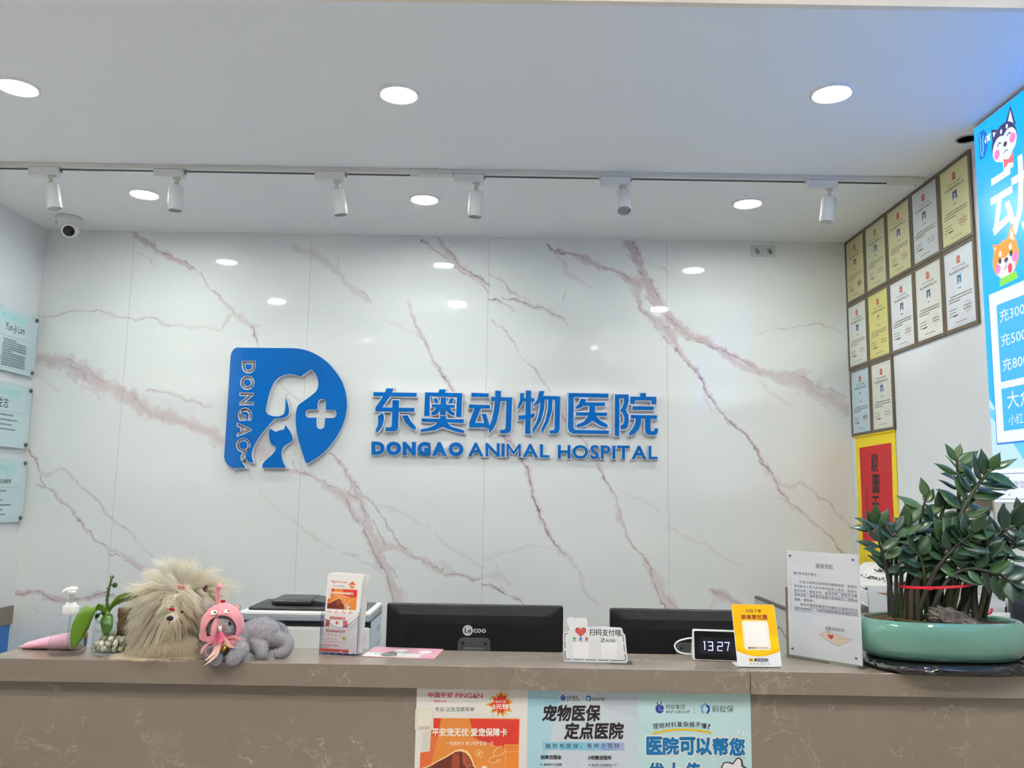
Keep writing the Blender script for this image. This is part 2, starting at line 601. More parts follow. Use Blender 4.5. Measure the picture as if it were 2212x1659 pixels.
VEIN_LINE = [(60,[-1942,2803,-1881,2764,-1828,2736,-1781,2704,-1703,2676,-1644,2641,-1596,2600,-1570,2580]),(45,[-1570,2580,-1548,2542,-1501,2494,-1428,2437,-1394,2396]),(75,[-1318,2336,-1294,2295,-1279,2260,-1262,2229]),(30,[-1912,2705,-1862,2673,-1814,2625]),(35,[-2324,2364,-2244,2381,-2156,2389,-2094,2396,-2042,2388,-1971,2363,-1932,2351]),(30,[-1932,2351,-1845,2362,-1814,2363,-1761,2335,-1716,2323]),(40,[-2215,2120,-2156,2090,-2122,2062,-2089,2034]),(45,[-2236,2152,-2185,2133,-2126,2103,-2079,2066,-2027,2038]),(35,[-2207,2171,-2135,2134,-2096,2116]),(30,[-1936,1993,-1873,1981,-1823,1979]),(30,[-1872,1963,-1838,1926,-1785,1889,-1715,1859]),(30,[-1812,1995,-1737,1993,-1629,1958,-1534,1937]),(35,[-1167,2050,-1135,2026,-1094,1989]),(80,[-2375,1692,-2344,1652,-2319,1616,-2299,1571,-2288,1543,-2268,1516]),(40,[-2311,1525,-2260,1507,-2218,1484,-2173,1430,-2141,1406,-2075,1350]),(70,[-2108,1377,-2075,1350]),(55,[-2075,1350,-2045,1318,-2030,1288,-2010,1267,-1975,1250,-1936,1212,-1866,1174,-1810,1154,-1753,1120,-1715,1102]),(25,[-2188,1600,-2122,1546,-2056,1486,-1990,1433,-1962,1379]),(40,[-1962,1379,-1922,1344,-1865,1321,-1814,1279]),(70,[-2379,1017,-2348,1006,-2324,1012,-2289,1019,-2270,1013,-2221,999,-2164,977]),(60,[-2110,972,-2062,985,-2039,997,-1992,1003,-1956,1010]),(60,[-2016,1003,-2011,977]),(50,[-2082,926,-2053,938]),(40,[-2281,940,-2248,906]),(60,[-1488,1753,-1452,1723]),(75,[-477,2792,-451,2766,-405,2737,-379,2728]),(40,[-379,2728,-327,2680,-249,2613]),(75,[-345,2752,-309,2710,-283,2671,-237,2629,-198,2604,-131,2569]),(75,[-130,2493,-95,2483,-56,2467,-40,2455]),(60,[-63,2501,-13,2496,51,2472,120,2457]),(40,[120,2457,184,2430,255,2392]),(35,[-342,2755,-310,2765,-292,2776,-272,2776]),(35,[-120,2622,-59,2587,-13,2529,12,2510]),(50,[-502,2379,-468,2303,-435,2246,-382,2165,-343,2090]),(75,[-369,2127,-330,2071,-291,2018]),(35,[-112,2386,-54,2348,-22,2311,4,2257]),(40,[68,2172,119,2116,157,2073]),(60,[-766,2520,-749,2497,-732,2481]),(50,[154,2793,187,2754,252,2736]),(55,[-893,1706,-835,1658,-803,1615,-764,1561,-725,1519,-699,1489,-649,1442,-604,1388]),(50,[-1073,1672,-1062,1635,-1042,1608]),(60,[-1045,1654,-1018,1618,-1002,1597]),(50,[-1023,1602,-961,1582,-911,1571,-880,1550]),(85,[-880,1550,-846,1540]),(55,[-793,1518,-761,1500,-736,1482,-716,1434,-690,1399,-651,1351]),(80,[-651,1351,-632,1321,-619,1292,-612,1271]),(55,[-797,1487,-786,1445,-757,1397,-738,1374]),(95,[-708,1389,-716,1368,-712,1350]),(80,[-712,1350,-686,1302,-653,1231,-620,1166,-594,1107,-567,1049,-550,990]),(55,[-620,1238,-597,1196,-583,1161,-543,1120]),(70,[-604,1388,-597,1352,-564,1304,-539,1272,-505,1246]),(55,[-476,1213,-439,1205,-415,1182,-457,1199,-476,1213]),(60,[-403,1194,-360,1171,-320,1163,-323,1154,-372,1171]),(55,[-310,1136,-256,1134,-207,1117,-170,1109,-140,1103]),(40,[-262,1131,-207,1123,-128,1124]),(70,[-127,1081,-97,1086,-49,1066,6,1035,67,992]),(90,[-55,1066,-24,1055]),(80,[-57,1813,-7,1770,44,1697,69,1655,89,1594,108,1521,127,1461]),(85,[127,1461,159,1395,177,1353,202,1306,221,1276]),(40,[-765,1220,-746,1209]),(40,[-799,1518,-787,1542,-783,1579]),(40,[-764,1561,-769,1530,-749,1500]),(70,[156,2789,186,2758,278,2734,340,2726]),(55,[194,2743,278,2734]),(50,[332,2718,393,2687,420,2668]),(60,[435,2680,492,2650,454,2661,435,2680]),(45,[492,2650,561,2620,576,2608]),(45,[527,2615,576,2577,614,2512]),(75,[607,2793,622,2746,637,2707,667,2645,697,2575,735,2506]),(70,[561,2741,591,2718,614,2664,641,2621]),(55,[629,2590,640,2551,690,2490,735,2437]),(50,[614,2512,644,2443,697,2405]),(60,[697,2397,734,2344,771,2291]),(60,[757,2368,810,2345]),(50,[772,2414,847,2354]),(75,[866,2312,892,2297,944,2280,1019,2261]),(50,[1019,2261,1109,2228,1176,2176,1235,2124]),(35,[1072,2243,1094,2205]),(65,[775,2291,816,2239,846,2193,905,2153,927,2111]),(80,[927,2111,949,2066,979,2022,1008,1962,1037,1925,1066,1896]),(60,[1066,1896,1125,1852,1176,1801,1197,1757,1225,1699]),(80,[1225,1699,1262,1670,1290,1627]),(40,[1370,2149,1429,2120,1518,2076]),(40,[1399,2116,1458,2083,1517,2046,1590,2017]),(35,[1481,2106,1555,2069,1650,2026]),(25,[1315,2366,1421,2383,1527,2392,1595,2378,1670,2360]),(30,[744,2670,782,2639]),(40,[251,2537,248,2498]),(45,[96,2135,141,2090,179,2038]),(50,[240,1904,270,1875]),(50,[240,1906,270,1876]),(75,[319,1818,360,1766,412,1671,450,1621]),(75,[450,1621,487,1555,516,1498,523,1469]),(40,[523,1469,538,1396,575,1325]),(75,[575,1325,618,1261,669,1190,690,1120,726,1042,769,987]),(50,[741,1057,777,1022,820,988]),(75,[104,1534,135,1447,165,1383,202,1311,224,1276]),(40,[224,1276,269,1234]),(75,[1008,1964,1059,1901,1095,1879,1169,1817,1204,1751,1240,1693,1272,1649]),(75,[1272,1649,1311,1591,1325,1548,1350,1512]),(45,[1346,1512,1397,1484,1446,1426,1497,1391,1554,1342]),(60,[1554,1342,1581,1299,1609,1260]),(30,[1422,1601,1501,1536,1580,1472]),(60,[973,1082,1001,1054]),(60,[1002,1075,1023,1054]),(50,[980,1075,987,1054]),(40,[1045,1041,1116,1014])]
CHAR_STROKES = [[-6847,20066,-4723,20069,-4724,19884,-6840,19882],[-6208,20269,-5872,20268,-6034,19861,-6404,19323,-6709,19318,-6367,19876],[-6710,19341,-6404,19323,-4807,19320,-4812,19136,-6709,19127],[-5899,19693,-5576,19692,-5574,18359,-5610,18230,-5703,18171,-6185,18162,-6192,18342,-5979,18345,-5913,18387,-5890,18489],[-6350,19045,-6285,18855,-6300,18618,-6385,18345,-6594,18071,-6676,18178,-6564,18444,-6560,18681,-6588,18901],[-5408,18949,-5114,18947,-4976,18674,-4710,18391,-4719,18242,-4965,18336,-5244,18602],[-3600,20266,-3277,20261,-3340,20082,-3663,20094],[-4309,20100,-4071,20104,-4054,18945,-4318,18940],[-4309,20100,-2484,20094,-2483,19909,-4304,19919],[-2739,20089,-2484,20094,-2496,18921,-2750,18926],[-3893,19816,-3723,19819,-3632,19599,-3819,19596],[-3072,19820,-2875,19817,-2971,19600,-3157,19597],[-3952,19515,-2833,19507,-2829,19371,-3948,19372],[-3531,19864,-3266,19861,-3260,19003,-3548,19004],[-3609,19395,-3490,19363,-3602,19139,-3768,19001,-3953,18974,-3958,19133,-3808,19221,-3745,19375],[-3304,19383,-3083,19370,-2994,19218,-2839,19102,-2835,18966,-3058,19047,-3249,19248],[-4429,18819,-2371,18800,-2373,18631,-4431,18653],[-3546,18953,-3241,18952,-3235,18704,-3197,18569,-3603,18562,-3540,18733],[-3590,18698,-3334,18635,-3389,18424,-3746,18255,-4462,18151,-4466,18283,-4120,18350,-3787,18491],[-3419,18633,-3182,18637,-2974,18437,-2337,18256,-2338,18137,-2765,18204,-3174,18333,-3389,18424],[-2033,20122,-1183,20102,-1189,19921,-2035,19930],[-2131,19539,-1103,19523,-1110,19359,-2134,19362],[-1846,19391,-1548,19379,-1845,18592,-2098,18588,-2100,18656],[-2100,18639,-1373,18641,-1184,18536,-1137,18361,-1368,18431,-2094,18419],[-1508,19094,-1280,19088,-1092,18470,-1113,18361,-1300,18399],[-1071,19933,-31,19924,-35,19739,-1067,19742],[-853,20245,-584,20243,-582,19771,-641,19293,-749,18747,-911,18371,-1125,18138,-1142,18435,-987,18811,-896,19356,-855,19834],[-306,19919,-31,19924,-45,18759,-49,18352,-114,18216,-231,18153,-585,18154,-582,18319,-403,18323,-336,18364,-314,18483],[369,20143,556,20143,537,19824,472,19618,280,19325,264,19495,368,19787],[400,19907,1069,19902,1064,19745,419,19737],[649,20278,904,20275,893,18152,640,18154],[305,19043,650,19060,1089,19159,1098,18999,906,18911,309,18819],[1312,20265,1550,20262,1502,20029,1353,19702,1051,19492,1043,19577,1216,19836],[1417,20024,2341,20019,2335,19872,1402,19839],[2086,19988,2341,20019,2323,18393,2267,18240,2149,18194,1845,18192,1850,18341,2012,18344,2079,18406],[1368,19856,1589,19859,1544,19330,1399,18784,1018,18161,1005,18387,1229,18815,1341,19327],[1758,19862,1969,19866,1934,19303,1771,18756,1457,18168,1437,18395,1618,18788,1731,19299],[2747,20191,4711,20190,4705,19999,2749,20006],[2747,20191,2999,20174,3005,18472,3059,18379,3111,18204,2908,18234,2790,18316,2731,18502],[2992,18384,4735,18377,4725,18211,2959,18208],[3347,19907,3632,19898,3575,19740,3424,19516,3130,19402,3119,19521,3270,19666],[3406,19744,4542,19750,4536,19579,3407,19573],[3780,19590,4068,19585,4052,19237,3764,19239],[3121,19248,4645,19254,4639,19098,3122,19085],[3748,19113,4087,19102,4020,18931,3936,18844,3666,18653,3167,18485,3166,18628,3496,18786],[3782,19113,4104,19095,4308,18868,4663,18664,4657,18501,4309,18613,3936,18844],[5030,20161,5255,20162,5242,18122,5026,18128],[5153,20164,5696,20169,5710,19879,5662,19639,5567,19399,5272,19343,5391,19532,5475,19773,5465,19977,5153,19979],[5272,19360,5567,19399,5695,19129,5712,18824,5661,18586,5526,18465,5323,18438,5313,18648,5424,18683,5492,18820,5485,19058,5407,19260],[6281,20248,6563,20246,6556,20065,6274,20067],[5791,20065,7065,20073,7057,19889,5791,19894],[5791,20065,6026,20055,6008,19707,5791,19710],[6834,20063,7065,20073,7056,19718,6826,19721],[5899,19592,6944,19593,6936,19423,5892,19418],[5814,19165,7101,19160,7090,18983,5807,18995],[6061,19017,6321,19014,6304,18732,6201,18460,5998,18236,5735,18147,5735,18282,5931,18557,6033,18796],[6508,19007,6771,19002,6776,18469,6826,18376,6944,18388,6979,18524,7138,18516,7130,18340,7045,18220,6910,18191,6640,18203,6539,18296,6506,18465]]
CHAR_COUNTS = [6,14,8,9,9,11]
LOGO = [-13720,22174,-10942,22192,-10692,22180,-10442,22146,-10147,22067,-9894,21967,-9639,21837,-9426,21702,-9189,21518,-8995,21333,-8755,21065,-8558,20797,-8397,20529,-8286,20240,-8199,19951,-8150,19662,-8127,19414,-8137,19167,-8167,18919,-8218,18671,-8298,18423,-8401,18175,-8533,17906,-8705,17638,-8858,17411,-9052,17183,-9247,16996,-9483,16809,-9918,16530,-9988,16549,-10046,16637,-10233,17122,-10375,17527,-10474,17853,-10541,18138,-10587,18466,-10607,18712,-10612,18959,-10588,19145,-10546,19290,-10470,19403,-10351,19500,-9954,19797,-9796,19932,-9678,20050,-9610,20176,-9579,20301,-9574,20467,-9603,20633,-9665,20807,-9763,20964,-9959,21161,-10059,21105,-10477,20785,-10624,20837,-10792,20884,-10958,20898,-11123,20891,-11286,20855,-11448,20789,-11575,20704,-11685,20598,-11792,20442,-11873,20262,-11951,20019,-12011,19761,-12062,19429,-12100,19140,-12090,19037,-12048,18955,-11979,18886,-11878,18834,-11732,18796,-11588,18786,-11457,18792,-11343,18823,-11248,18874,-11186,18949,-11151,19065,-11137,19197,-11144,19714,-11058,19488,-10998,19282,-10965,19118,-10962,18994,-10986,18899,-11036,18828,-11127,18765,-11256,18722,-11644,18694,-11836,18453,-12047,18194,-12257,17912,-12426,17656,-12529,17450,-12607,17244,-12658,17060,-12668,16877,-12629,16695,-12557,16513,-12688,16527,-12813,16570,-12887,16649,-12929,16750,-12935,16852,-12917,16954,-12870,17056,-12798,17160,-12815,17132,-12762,17234,-12744,17349,-12765,17464,-12822,17569,-12908,17651,-13016,17702,-13133,17717,-13247,17693,-13345,17634,-13418,17546,-13458,17437,-13460,17321,-13424,17208,-13354,17111,-13258,17041,-13145,17004,-13123,16983,-13190,16888,-13225,16786,-13206,16664,-13128,16524,-12917,16256,-13527,16253,-13694,16311,-13822,16418,-13934,16571,-13991,16773,-13993,16935,-13980,21686,-13959,21876,-13897,22024,-13820,22117]
LOGO_CAT = [-12104,16278,-12111,16399,-12076,16501,-11961,16645,-11806,16790,-11651,16935,-11538,17100,-11494,17202,-11508,17312,-11592,17351,-11696,17390,-11784,17503,-11842,17666,-11874,17870,-11875,18033,-11843,18198,-11715,18118,-11567,18030,-11347,18112,-11164,18148,-11128,18231,-11094,18367,-10897,18132,-10772,17929,-10704,17726,-10724,17624,-10785,17553,-10944,17456,-11102,17352,-11177,17228,-11217,17064,-11217,16902,-11184,16740,-11100,16538,-10957,16297]
LOGO_ISLE = [-12896,17362,-12899,17310,-12916,17261,-12944,17220,-12982,17187,-13027,17166,-13076,17159,-13126,17165,-13173,17184,-13215,17215,-13248,17256,-13270,17304,-13279,17355,-13276,17407,-13260,17455,-13232,17497,-13194,17530,-13149,17551,-13099,17558,-13049,17552,-13002,17533,-12960,17502,-12927,17461,-12905,17413]
LOGO_PLUS = [-9569,19485,-9557,19564,-9516,19632,-9451,19678,-9373,19695,-9294,19681,-9225,19637,-9177,19571,-9158,19492,-9151,19157,-8823,19167,-8744,19153,-8675,19109,-8628,19043,-8608,18965,-8621,18886,-8662,18818,-8727,18772,-8804,18755,-9165,18749,-9170,18408,-9182,18329,-9223,18262,-9287,18216,-9365,18199,-9444,18214,-9512,18257,-9560,18323,-9579,18401,-9596,18762,-9945,18752,-10024,18767,-10093,18810,-10140,18876,-10160,18954,-10148,19034,-10107,19101,-10042,19147,-9965,19164,-9567,19171]
LOGO_LETTERS = [('D',[-13433,21528,-12729,21540,-12693,20893,-13394,20881]),('O',[-13472,20796,-12737,20809,-12695,20073,-13428,20060]),('N',[-13462,19944,-12730,19956,-12693,19315,-13424,19303]),('G',[-13480,19207,-12753,19219,-12715,18552,-13440,18540]),('A',[-13498,18477,-12752,18490,-12709,17745,-13453,17732])]
SIGN_WORDS = [('DONGAO',[-6865,17661,-2364,17688,-2347,16999,-6839,16989]),('ANIMAL',[-2128,17692,1834,17659,1842,16997,-2111,17003]),('HOSPITAL',[2256,17649,7126,17682,7122,17010,2262,16970])]

# ================================================================== THE SETTING
WHITE = mat('white_paint', (226, 228, 230), 0.55)
CEILM = mat('ceiling_paint', (238, 239, 240), 0.7)
GREYTRIM = mat('grey_trim', (122, 116, 106), 0.45)
BLUEPANEL = mat('blue_panel', (38, 112, 186), 0.35)


def structure(mb, name, bev=0.0):
    o = mb.build(name)
    o['kind'] = 'structure'
    return o


# ---- marble wall: the veins are the slab's own pattern, stored per vertex
def marble_material():
    g = Nodes('rose_vein_marble', 0.045)
    aw = g.n('ShaderNodeAttribute', attribute_name='wash').outputs['Fac']
    al = g.n('ShaderNodeAttribute', attribute_name='thread').outputs['Fac']
    tc = g.n('ShaderNodeTexCoord').outputs['Object']
    n1 = g.n('ShaderNodeTexNoise', i_Scale=22.0, i_Detail=6.0, i_Roughness=0.65)
    g.l(tc, n1.inputs['Vector'])
    n2 = g.n('ShaderNodeTexNoise', i_Scale=1.1, i_Detail=3.0)
    g.l(tc, n2.inputs['Vector'])
    base = g.mix(n2.outputs[0], lin((223, 225, 223)), lin((230, 231, 228)))
    mod = g.math('MULTIPLY_ADD', n1.outputs[0], 0.9)
    mod.node.inputs[2].default_value = 0.52
    w = g.math('MULTIPLY', aw, mod, True)
    col = g.mix(w, base, lin((186, 146, 154)))
    t = g.math('MULTIPLY', al, mod, True)
    col = g.mix(t, col, lin((104, 60, 72)))
    joint = g.n('ShaderNodeAttribute', attribute_name='joint').outputs['Fac']
    col = g.mix(joint, col, lin((150, 150, 146)))
    g.l(col, g.b.inputs['Base Color'])
    g.b.inputs['Specular IOR Level'].default_value = 0.55
    return g.m


def marble_wall():
    z0, z1 = 0.92, CEIL
    st = 0.0032
    nx = int((RIGHT - LEFT) / st)
    nz = int((z1 - z0) / st)
    xs = np.linspace(LEFT, RIGHT, nx)
    zs = np.linspace(z0, z1, nz)
    wash = np.zeros((nz, nx), np.float32)
    thr = np.zeros((nz, nx), np.float32)
    rnd = np.random.RandomState(4)
    # low frequency wobble so that the traced veins get ragged edges
    def wob(sc, seed):
        r = np.random.RandomState(seed)
        gx, gz = max(2, int((RIGHT - LEFT) / sc)), max(2, int((z1 - z0) / sc))
        a = r.rand(gz + 2, gx + 2)
        fx = (xs - LEFT) / (RIGHT - LEFT) * gx
        fz = (zs - z0) / (z1 - z0) * gz
        ix, iz = fx.astype(int), fz.astype(int)
        tx, tz = fx - ix, fz - iz
        tx = tx * tx * (3 - 2 * tx)
        tz = tz * tz * (3 - 2 * tz)
        A = a[iz][:, ix] * (1 - tx) + a[iz][:, ix + 1] * tx
        B = a[iz + 1][:, ix] * (1 - tx) + a[iz + 1][:, ix + 1] * tx
        return A * (1 - tz)[:, None] + B * tz[:, None] - 0.5
    w1 = wob(0.045, 1) * 0.020 + wob(0.015, 2) * 0.010
    w2 = wob(0.045, 3) * 0.020 + wob(0.015, 5) * 0.010
    w3 = wob(0.030, 7) + 0.6 * wob(0.012, 8)
    X = xs[None, :] + w1
    Z = zs[:, None] + w2

    def seg(arr, x0, y0, r0, x1, y1, r1, al, soft):
        R = max(r0, r1) * 1.8 + 0.03
        i0 = max(0, int((min(x0, x1) - R - LEFT) / st))
        i1 = min(nx, int((max(x0, x1) + R - LEFT) / st) + 2)
        j0 = max(0, int((min(y0, y1) - R - z0) / st))
        j1 = min(nz, int((max(y0, y1) + R - z0) / st) + 2)
        if i0 >= i1 or j0 >= j1:
            return
        px, pz = X[j0:j1, i0:i1], Z[j0:j1, i0:i1]
        dx, dy = x1 - x0, y1 - y0
        L2 = dx * dx + dy * dy + 1e-12
        t = np.clip(((px - x0) * dx + (pz - y0) * dy) / L2, 0, 1)
        d = np.hypot(px - x0 - t * dx, pz - y0 - t * dy)
        r = r0 + (r1 - r0) * t
        if soft:
            r = r * (1.0 + 0.9 * w3[j0:j1, i0:i1])
            v = al * np.clip(1.25 - d / np.maximum(r, 1e-4), 0, 1) ** 0.75
            v = np.minimum(v, al)
        else:
            v = al * np.clip(1.5 - d / r, 0, 1)
        arr[j0:j1, i0:i1] = np.maximum(arr[j0:j1, i0:i1], v)

    for al, P in VEIN_WASH:
        p = [(P[i] / 1000.0, P[i + 1] / 1000.0, P[i + 2] / 1000.0) for i in range(0, len(P), 3)]
        for a, b in zip(p[:-1], p[1:]):
            seg(wash, a[0], a[1], a[2], b[0], b[1], b[2], al / 100.0, True)
    for al, P in VEIN_LINE:
        p = [(P[i] / 1000.0, P[i + 1] / 1000.0) for i in range(0, len(P), 2)]
        n = len(p)
        for i, (a, b) in enumerate(zip(p[:-1], p[1:])):
            seg(thr, a[0], a[1], 0.0019, b[0], b[1], 0.0019, al / 100.0, False)
    thr = thr * np.clip(0.85 + 0.9 * w3, 0.25, 1.0)
    wash *= 0.95
    joint = np.zeros((nz, nx), np.float32)
    for k in range(5):
        jx = -1.9321 + 0.9 * k
        d = np.abs(xs - jx)
        joint[:, d < 0.0018] = 0.42
    me = bpy.data.meshes.new('wall_back')
    N = nx * nz
    co = np.zeros((N, 3), np.float32)
    co[:, 0] = np.tile(xs, nz)
    co[:, 1] = BACK
    co[:, 2] = np.repeat(zs, nx)
    ii = np.arange(nx - 1)[None, :] + (np.arange(nz - 1) * nx)[:, None]
    q = np.stack([ii, ii + 1, ii + 1 + nx, ii + nx], -1).reshape(-1, 4)
    # the plain slab below the counter line and its thickness
    ex = np.array([(LEFT, BACK, 0), (RIGHT, BACK, 0), (RIGHT, BACK, z0), (LEFT, BACK, z0),
                   (LEFT, BACK + 0.06, 0), (RIGHT, BACK + 0.06, 0), (RIGHT, BACK + 0.06, z1), (LEFT, BACK + 0.06, z1),
                   (LEFT, BACK, z1), (RIGHT, BACK, z1)], np.float32)
    eq = np.array([(0, 1, 2, 3), (5, 4, 7, 6), (7, 8, 9, 6), (4, 5, 1, 0)], np.int64) + N
    co = np.concatenate([co, ex])
    q = np.concatenate([q, eq])
    me.vertices.add(len(co))
    me.vertices.foreach_set('co', co.ravel())
    me.loops.add(q.size)
    me.loops.foreach_set('vertex_index', q.ravel().astype(np.int32))
    me.polygons.add(len(q))
    me.polygons.foreach_set('loop_start', (np.arange(len(q)) * 4).astype(np.int32))
    me.update(calc_edges=True)
    for nm, arr in (('wash', wash), ('thread', thr), ('joint', joint)):
        a = me.attributes.new(nm, 'FLOAT', 'POINT')
        a.data.foreach_set('value', np.concatenate([arr.ravel(), np.zeros(len(ex), np.float32)]))
    me.materials.append(marble_material())
    o = link('wall_back', me)
    o['kind'] = 'structure'
    return o


marble_wall()

b = MB()
b.box(-4.1, 4.1, -4.1, 4.3, -0.1, 0.0, mat('floor_tile', (206, 200, 190), 0.3))
structure(b, 'floor')

b = MB()
b.box(LEFT, RIGHT, SOFFIT + 0.02, BACK + 0.06, CEIL, CEIL + 0.08, CEILM)
structure(b, 'ceiling')
b = MB()
b.box(-4.1, 4.1, -4.1, SOFFIT, HIGH, HIGH + 0.08, CEILM)
structure(b, 'ceiling')
b = MB()
b.box(-4.1, 4.1, SOFFIT, SOFFIT + 0.02, CEIL, HIGH + 0.08, mat('cream_paint', (233, 222, 204), 0.6))
structure(b, 'trim_1')

b = MB()
b.box(LEFT - 0.1, LEFT, 1.0, BACK + 0.06, 0.95, CEIL + 0.05, WHITE)
b.box(LEFT - 0.1, LEFT, 1.0, BACK + 0.06, 0.0, 0.87, BLUEPANEL)
b.box(LEFT - 0.1, LEFT, 1.0, BACK + 0.06, 0.87, 0.95, WHITE)
b.box(-4.1, LEFT - 0.1, 1.9, 2.0, 0.0, HIGH, WHITE)
structure(b, 'wall_left')
b = MB()
b.box(LEFT, LEFT + 0.012, 1.0, BACK, 0.868, 0.952, GREYTRIM)
structure(b, 'trim_2')
b = MB()
b.box(RIGHT, RIGHT + 0.1, 1.0, BACK + 0.06, 0.0, CEIL + 0.05, WHITE)
b.box(RIGHT + 0.1, 4.1, 1.9, 2.0, 0.0, HIGH, WHITE)
structure(b, 'wall_right')
# white sealant bead along the top of the marble and a cover strip in the left corner
b = MB()
b.box(LEFT, RIGHT, BACK - 0.004, BACK, CEIL - 0.006, CEIL, mat('sealant', (222, 222, 220), 0.5))
b.box(LEFT, LEFT + 0.012, BACK - 0.004, BACK, 0.95, CEIL - 0.006, mat('sealant', (222, 222, 220), 0.5))
b.box(RIGHT - 0.012, RIGHT, BACK - 0.004, BACK, 0.95, CEIL - 0.006, mat('sealant', (222, 222, 220), 0.5))
structure(b, 'trim_3')

# waiting area behind the photographer: side walls, front wall with a wide window
b = MB()
b.box(-4.1, -4.0, -4.0, 1.95, 0.0, HIGH, WHITE)
structure(b, 'wall_waiting_left')
b = MB()
b.box(4.0, 4.1, -4.0, 1.95, 0.0, HIGH, WHITE)
structure(b, 'wall_waiting_right')
WX0, WX1, WZ0, WZ1 = 3.02, 3.62, 0.85, 2.35
b = MB()
b.box(-4.1, WX0, -4.1, -4.0, 0.0, HIGH, WHITE)
b.box(WX1, 4.1, -4.1, -4.0, 0.0, HIGH, WHITE)
b.box(WX0, WX1, -4.1, -4.0, 0.0, WZ0, WHITE)
b.box(WX0, WX1, -4.1, -4.0, WZ1, HIGH, WHITE)
structure(b, 'wall_front')
b = MB()
fr = mat('window_frame', (205, 208, 210), 0.4)
for x0, x1, z0, z1 in ((WX0, WX0 + .04, WZ0, WZ1), (WX1 - .04, WX1, WZ0, WZ1), (WX0, WX1, WZ0, WZ0 + .04), (WX0, WX1, WZ1 - .04, WZ1), (WX0, WX1, 1.55, 1.59)):
    b.box(x0, x1, -4.06, -4.01, z0, z1, fr)
b.box(WX0, WX1, -4.045, -4.04, WZ0, WZ1, clear('window_glass'))
structure(b, 'window_1')

# door jamb on the right wall below the light box
b = MB()
jm = mat('door_jamb', (206, 204, 198), 0.45)
b.box(RIGHT - 0.006, RIGHT, 2.875, 2.925, 0.0, 1.52, jm)
b.box(RIGHT - 0.0064, RIGHT, 2.872, 2.878, 0.0, 1.52, mat('jamb_edge', (80, 78, 74), 0.4))
structure(b, 'trim_4')

# ================================================================== LAMPS
LENS = mat('lamp_lens', (255, 255, 255), 0.4, emit=(248, 255, 250), strength=LAMP_COUNTER)
FILL_LENS = mat('fill_lens_waiting', (255, 255, 255), 0.4, emit=(255, 250, 240), strength=FILL_WAITING)
LAMPWHITE = mat('lamp_white', (232, 232, 230), 0.35)


def downlight(x, y, z, label, lens=LENS, r=0.055, group='round recessed downlights'):
    t = empty('downlight', (x, y, z), label, 'ceiling light', group)
    b = MB()
    b.lathe([(r + 0.001, -0.001), (r + 0.006, -0.007), (r + 0.012, -0.004), (r + 0.0135, 0.0), (r + 0.0135, 0.004), (r, 0.004)], LAMPWHITE, n=40)
    b.build('trim_ring', t)
    b = MB()
    b.lathe([(0.0, 0.0), (r * 0.6, -0.0005), (r + 0.0005, -0.001)], lens, n=40)
    for i, f in enumerate(b.f):
        b.f[i] = f[::-1]
    b.build('lens', t)
    return t


for x, y, lb in (
        (-1.635, 2.592, 'lit round downlight cut by the left edge of the photo, in the near row'),
        (-0.389, 2.599, 'lit round downlight of the near row, above and left of the middle of the track'),
        (1.007, 2.543, 'lit round downlight of the near row, nearest the blue light box'),
        (-1.649, 3.580, 'lit round downlight behind the track near the dome camera'),
        (-0.406, 3.585, 'lit round downlight behind the track, between the third and fourth spotlights'),
        (1.024, 3.569, 'lit round downlight behind the track near the wall hooks')):
    downlight(x, y, CEIL - 0.0005, lb)
LENS3 = mat('lamp_lens_far', (255, 255, 255), 0.4, emit=(255, 250, 240), strength=90.0)
for x, y in ((-1.64, -0.95), (0.93, -1.2)):
    downlight(x, y, HIGH - 0.0005, 'round unseen fill light added to the higher ceiling over the waiting area', LENS3, 0.05, 'waiting area downlights')
for x, y in ((-1.6, 1.0), (0.0, 1.0), (1.6, 1.0), (-1.6, 0.5), (0.0, 0.5), (1.6, 0.5)):  # unseen fill lamps, added to brighten the counter front and the toys
    downlight(x, y, HIGH - 0.0005, 'round unseen fill light added to the higher ceiling over the waiting area', FILL_LENS, 0.062, 'waiting area downlights')

# unlit recessed fitting by the light box
t = empty('downlight', (1.615, 2.868, CEIL - 0.0005), 'unlit dark recessed fitting in the ceiling beside the blue light box', 'ceiling light')
b = MB()
b.lathe([(0.030, -0.001), (0.034, -0.004), (0.038, 0.0), (0.038, 0.003)], mat('dull_ring', (150, 150, 156), 0.4), n=32)
b.build('trim_ring', t)
b = MB()
b.lathe([(0.030, -0.001), (0.0, -0.001)], mat('dark_lens', (70, 74, 88), 0.3), n=32)
b.build('lens', t)

# ---- track rail with six spotlights
t = empty('track_rail', (0, 3.25, CEIL), 'long white ceiling track with a dark slot, running across the room', 'track')
rm = mat('rail_white', (214, 212, 204), 0.4)
b = MB()
b.box(LEFT + 0.002, 1.60, -0.017, 0.017, -0.018, -0.001, rm)
b.build('rail', t)
b = MB()
b.box(LEFT + 0.002, 1.52, 0.004, 0.0175, -0.0195, -0.018, mat('rail_slot', (34, 42, 52), 0.5))
b.build('slot', t)
b = MB()
b.rbox(-0.395, -0.255, -0.019, 0.019, -0.024, -0.001, rm, 0.002)
b.box(-0.360, -0.358, -0.0195, 0.0, -0.0245, -0.02, mat('seam_grey', (150, 150, 146), 0.5))
b.box(-0.310, -0.308, -0.0195, 0.0, -0.0245, -0.02, mat('seam_grey'))
b.box(-0.43, -0.22, 0.002, 0.018, -0.022, -0.019, rm)
b.build('joiner', t)
b = MB()
b.rbox(1.50, 1.64, -0.019, 0.019, -0.026, -0.001, rm, 0.003)
b.ball((1.615, 0.006, -0.026), 0.004, mat('screw_grey', (120, 120, 118), 0.4, metal=0.7), 10, 6)
b.build('end_feed', t)

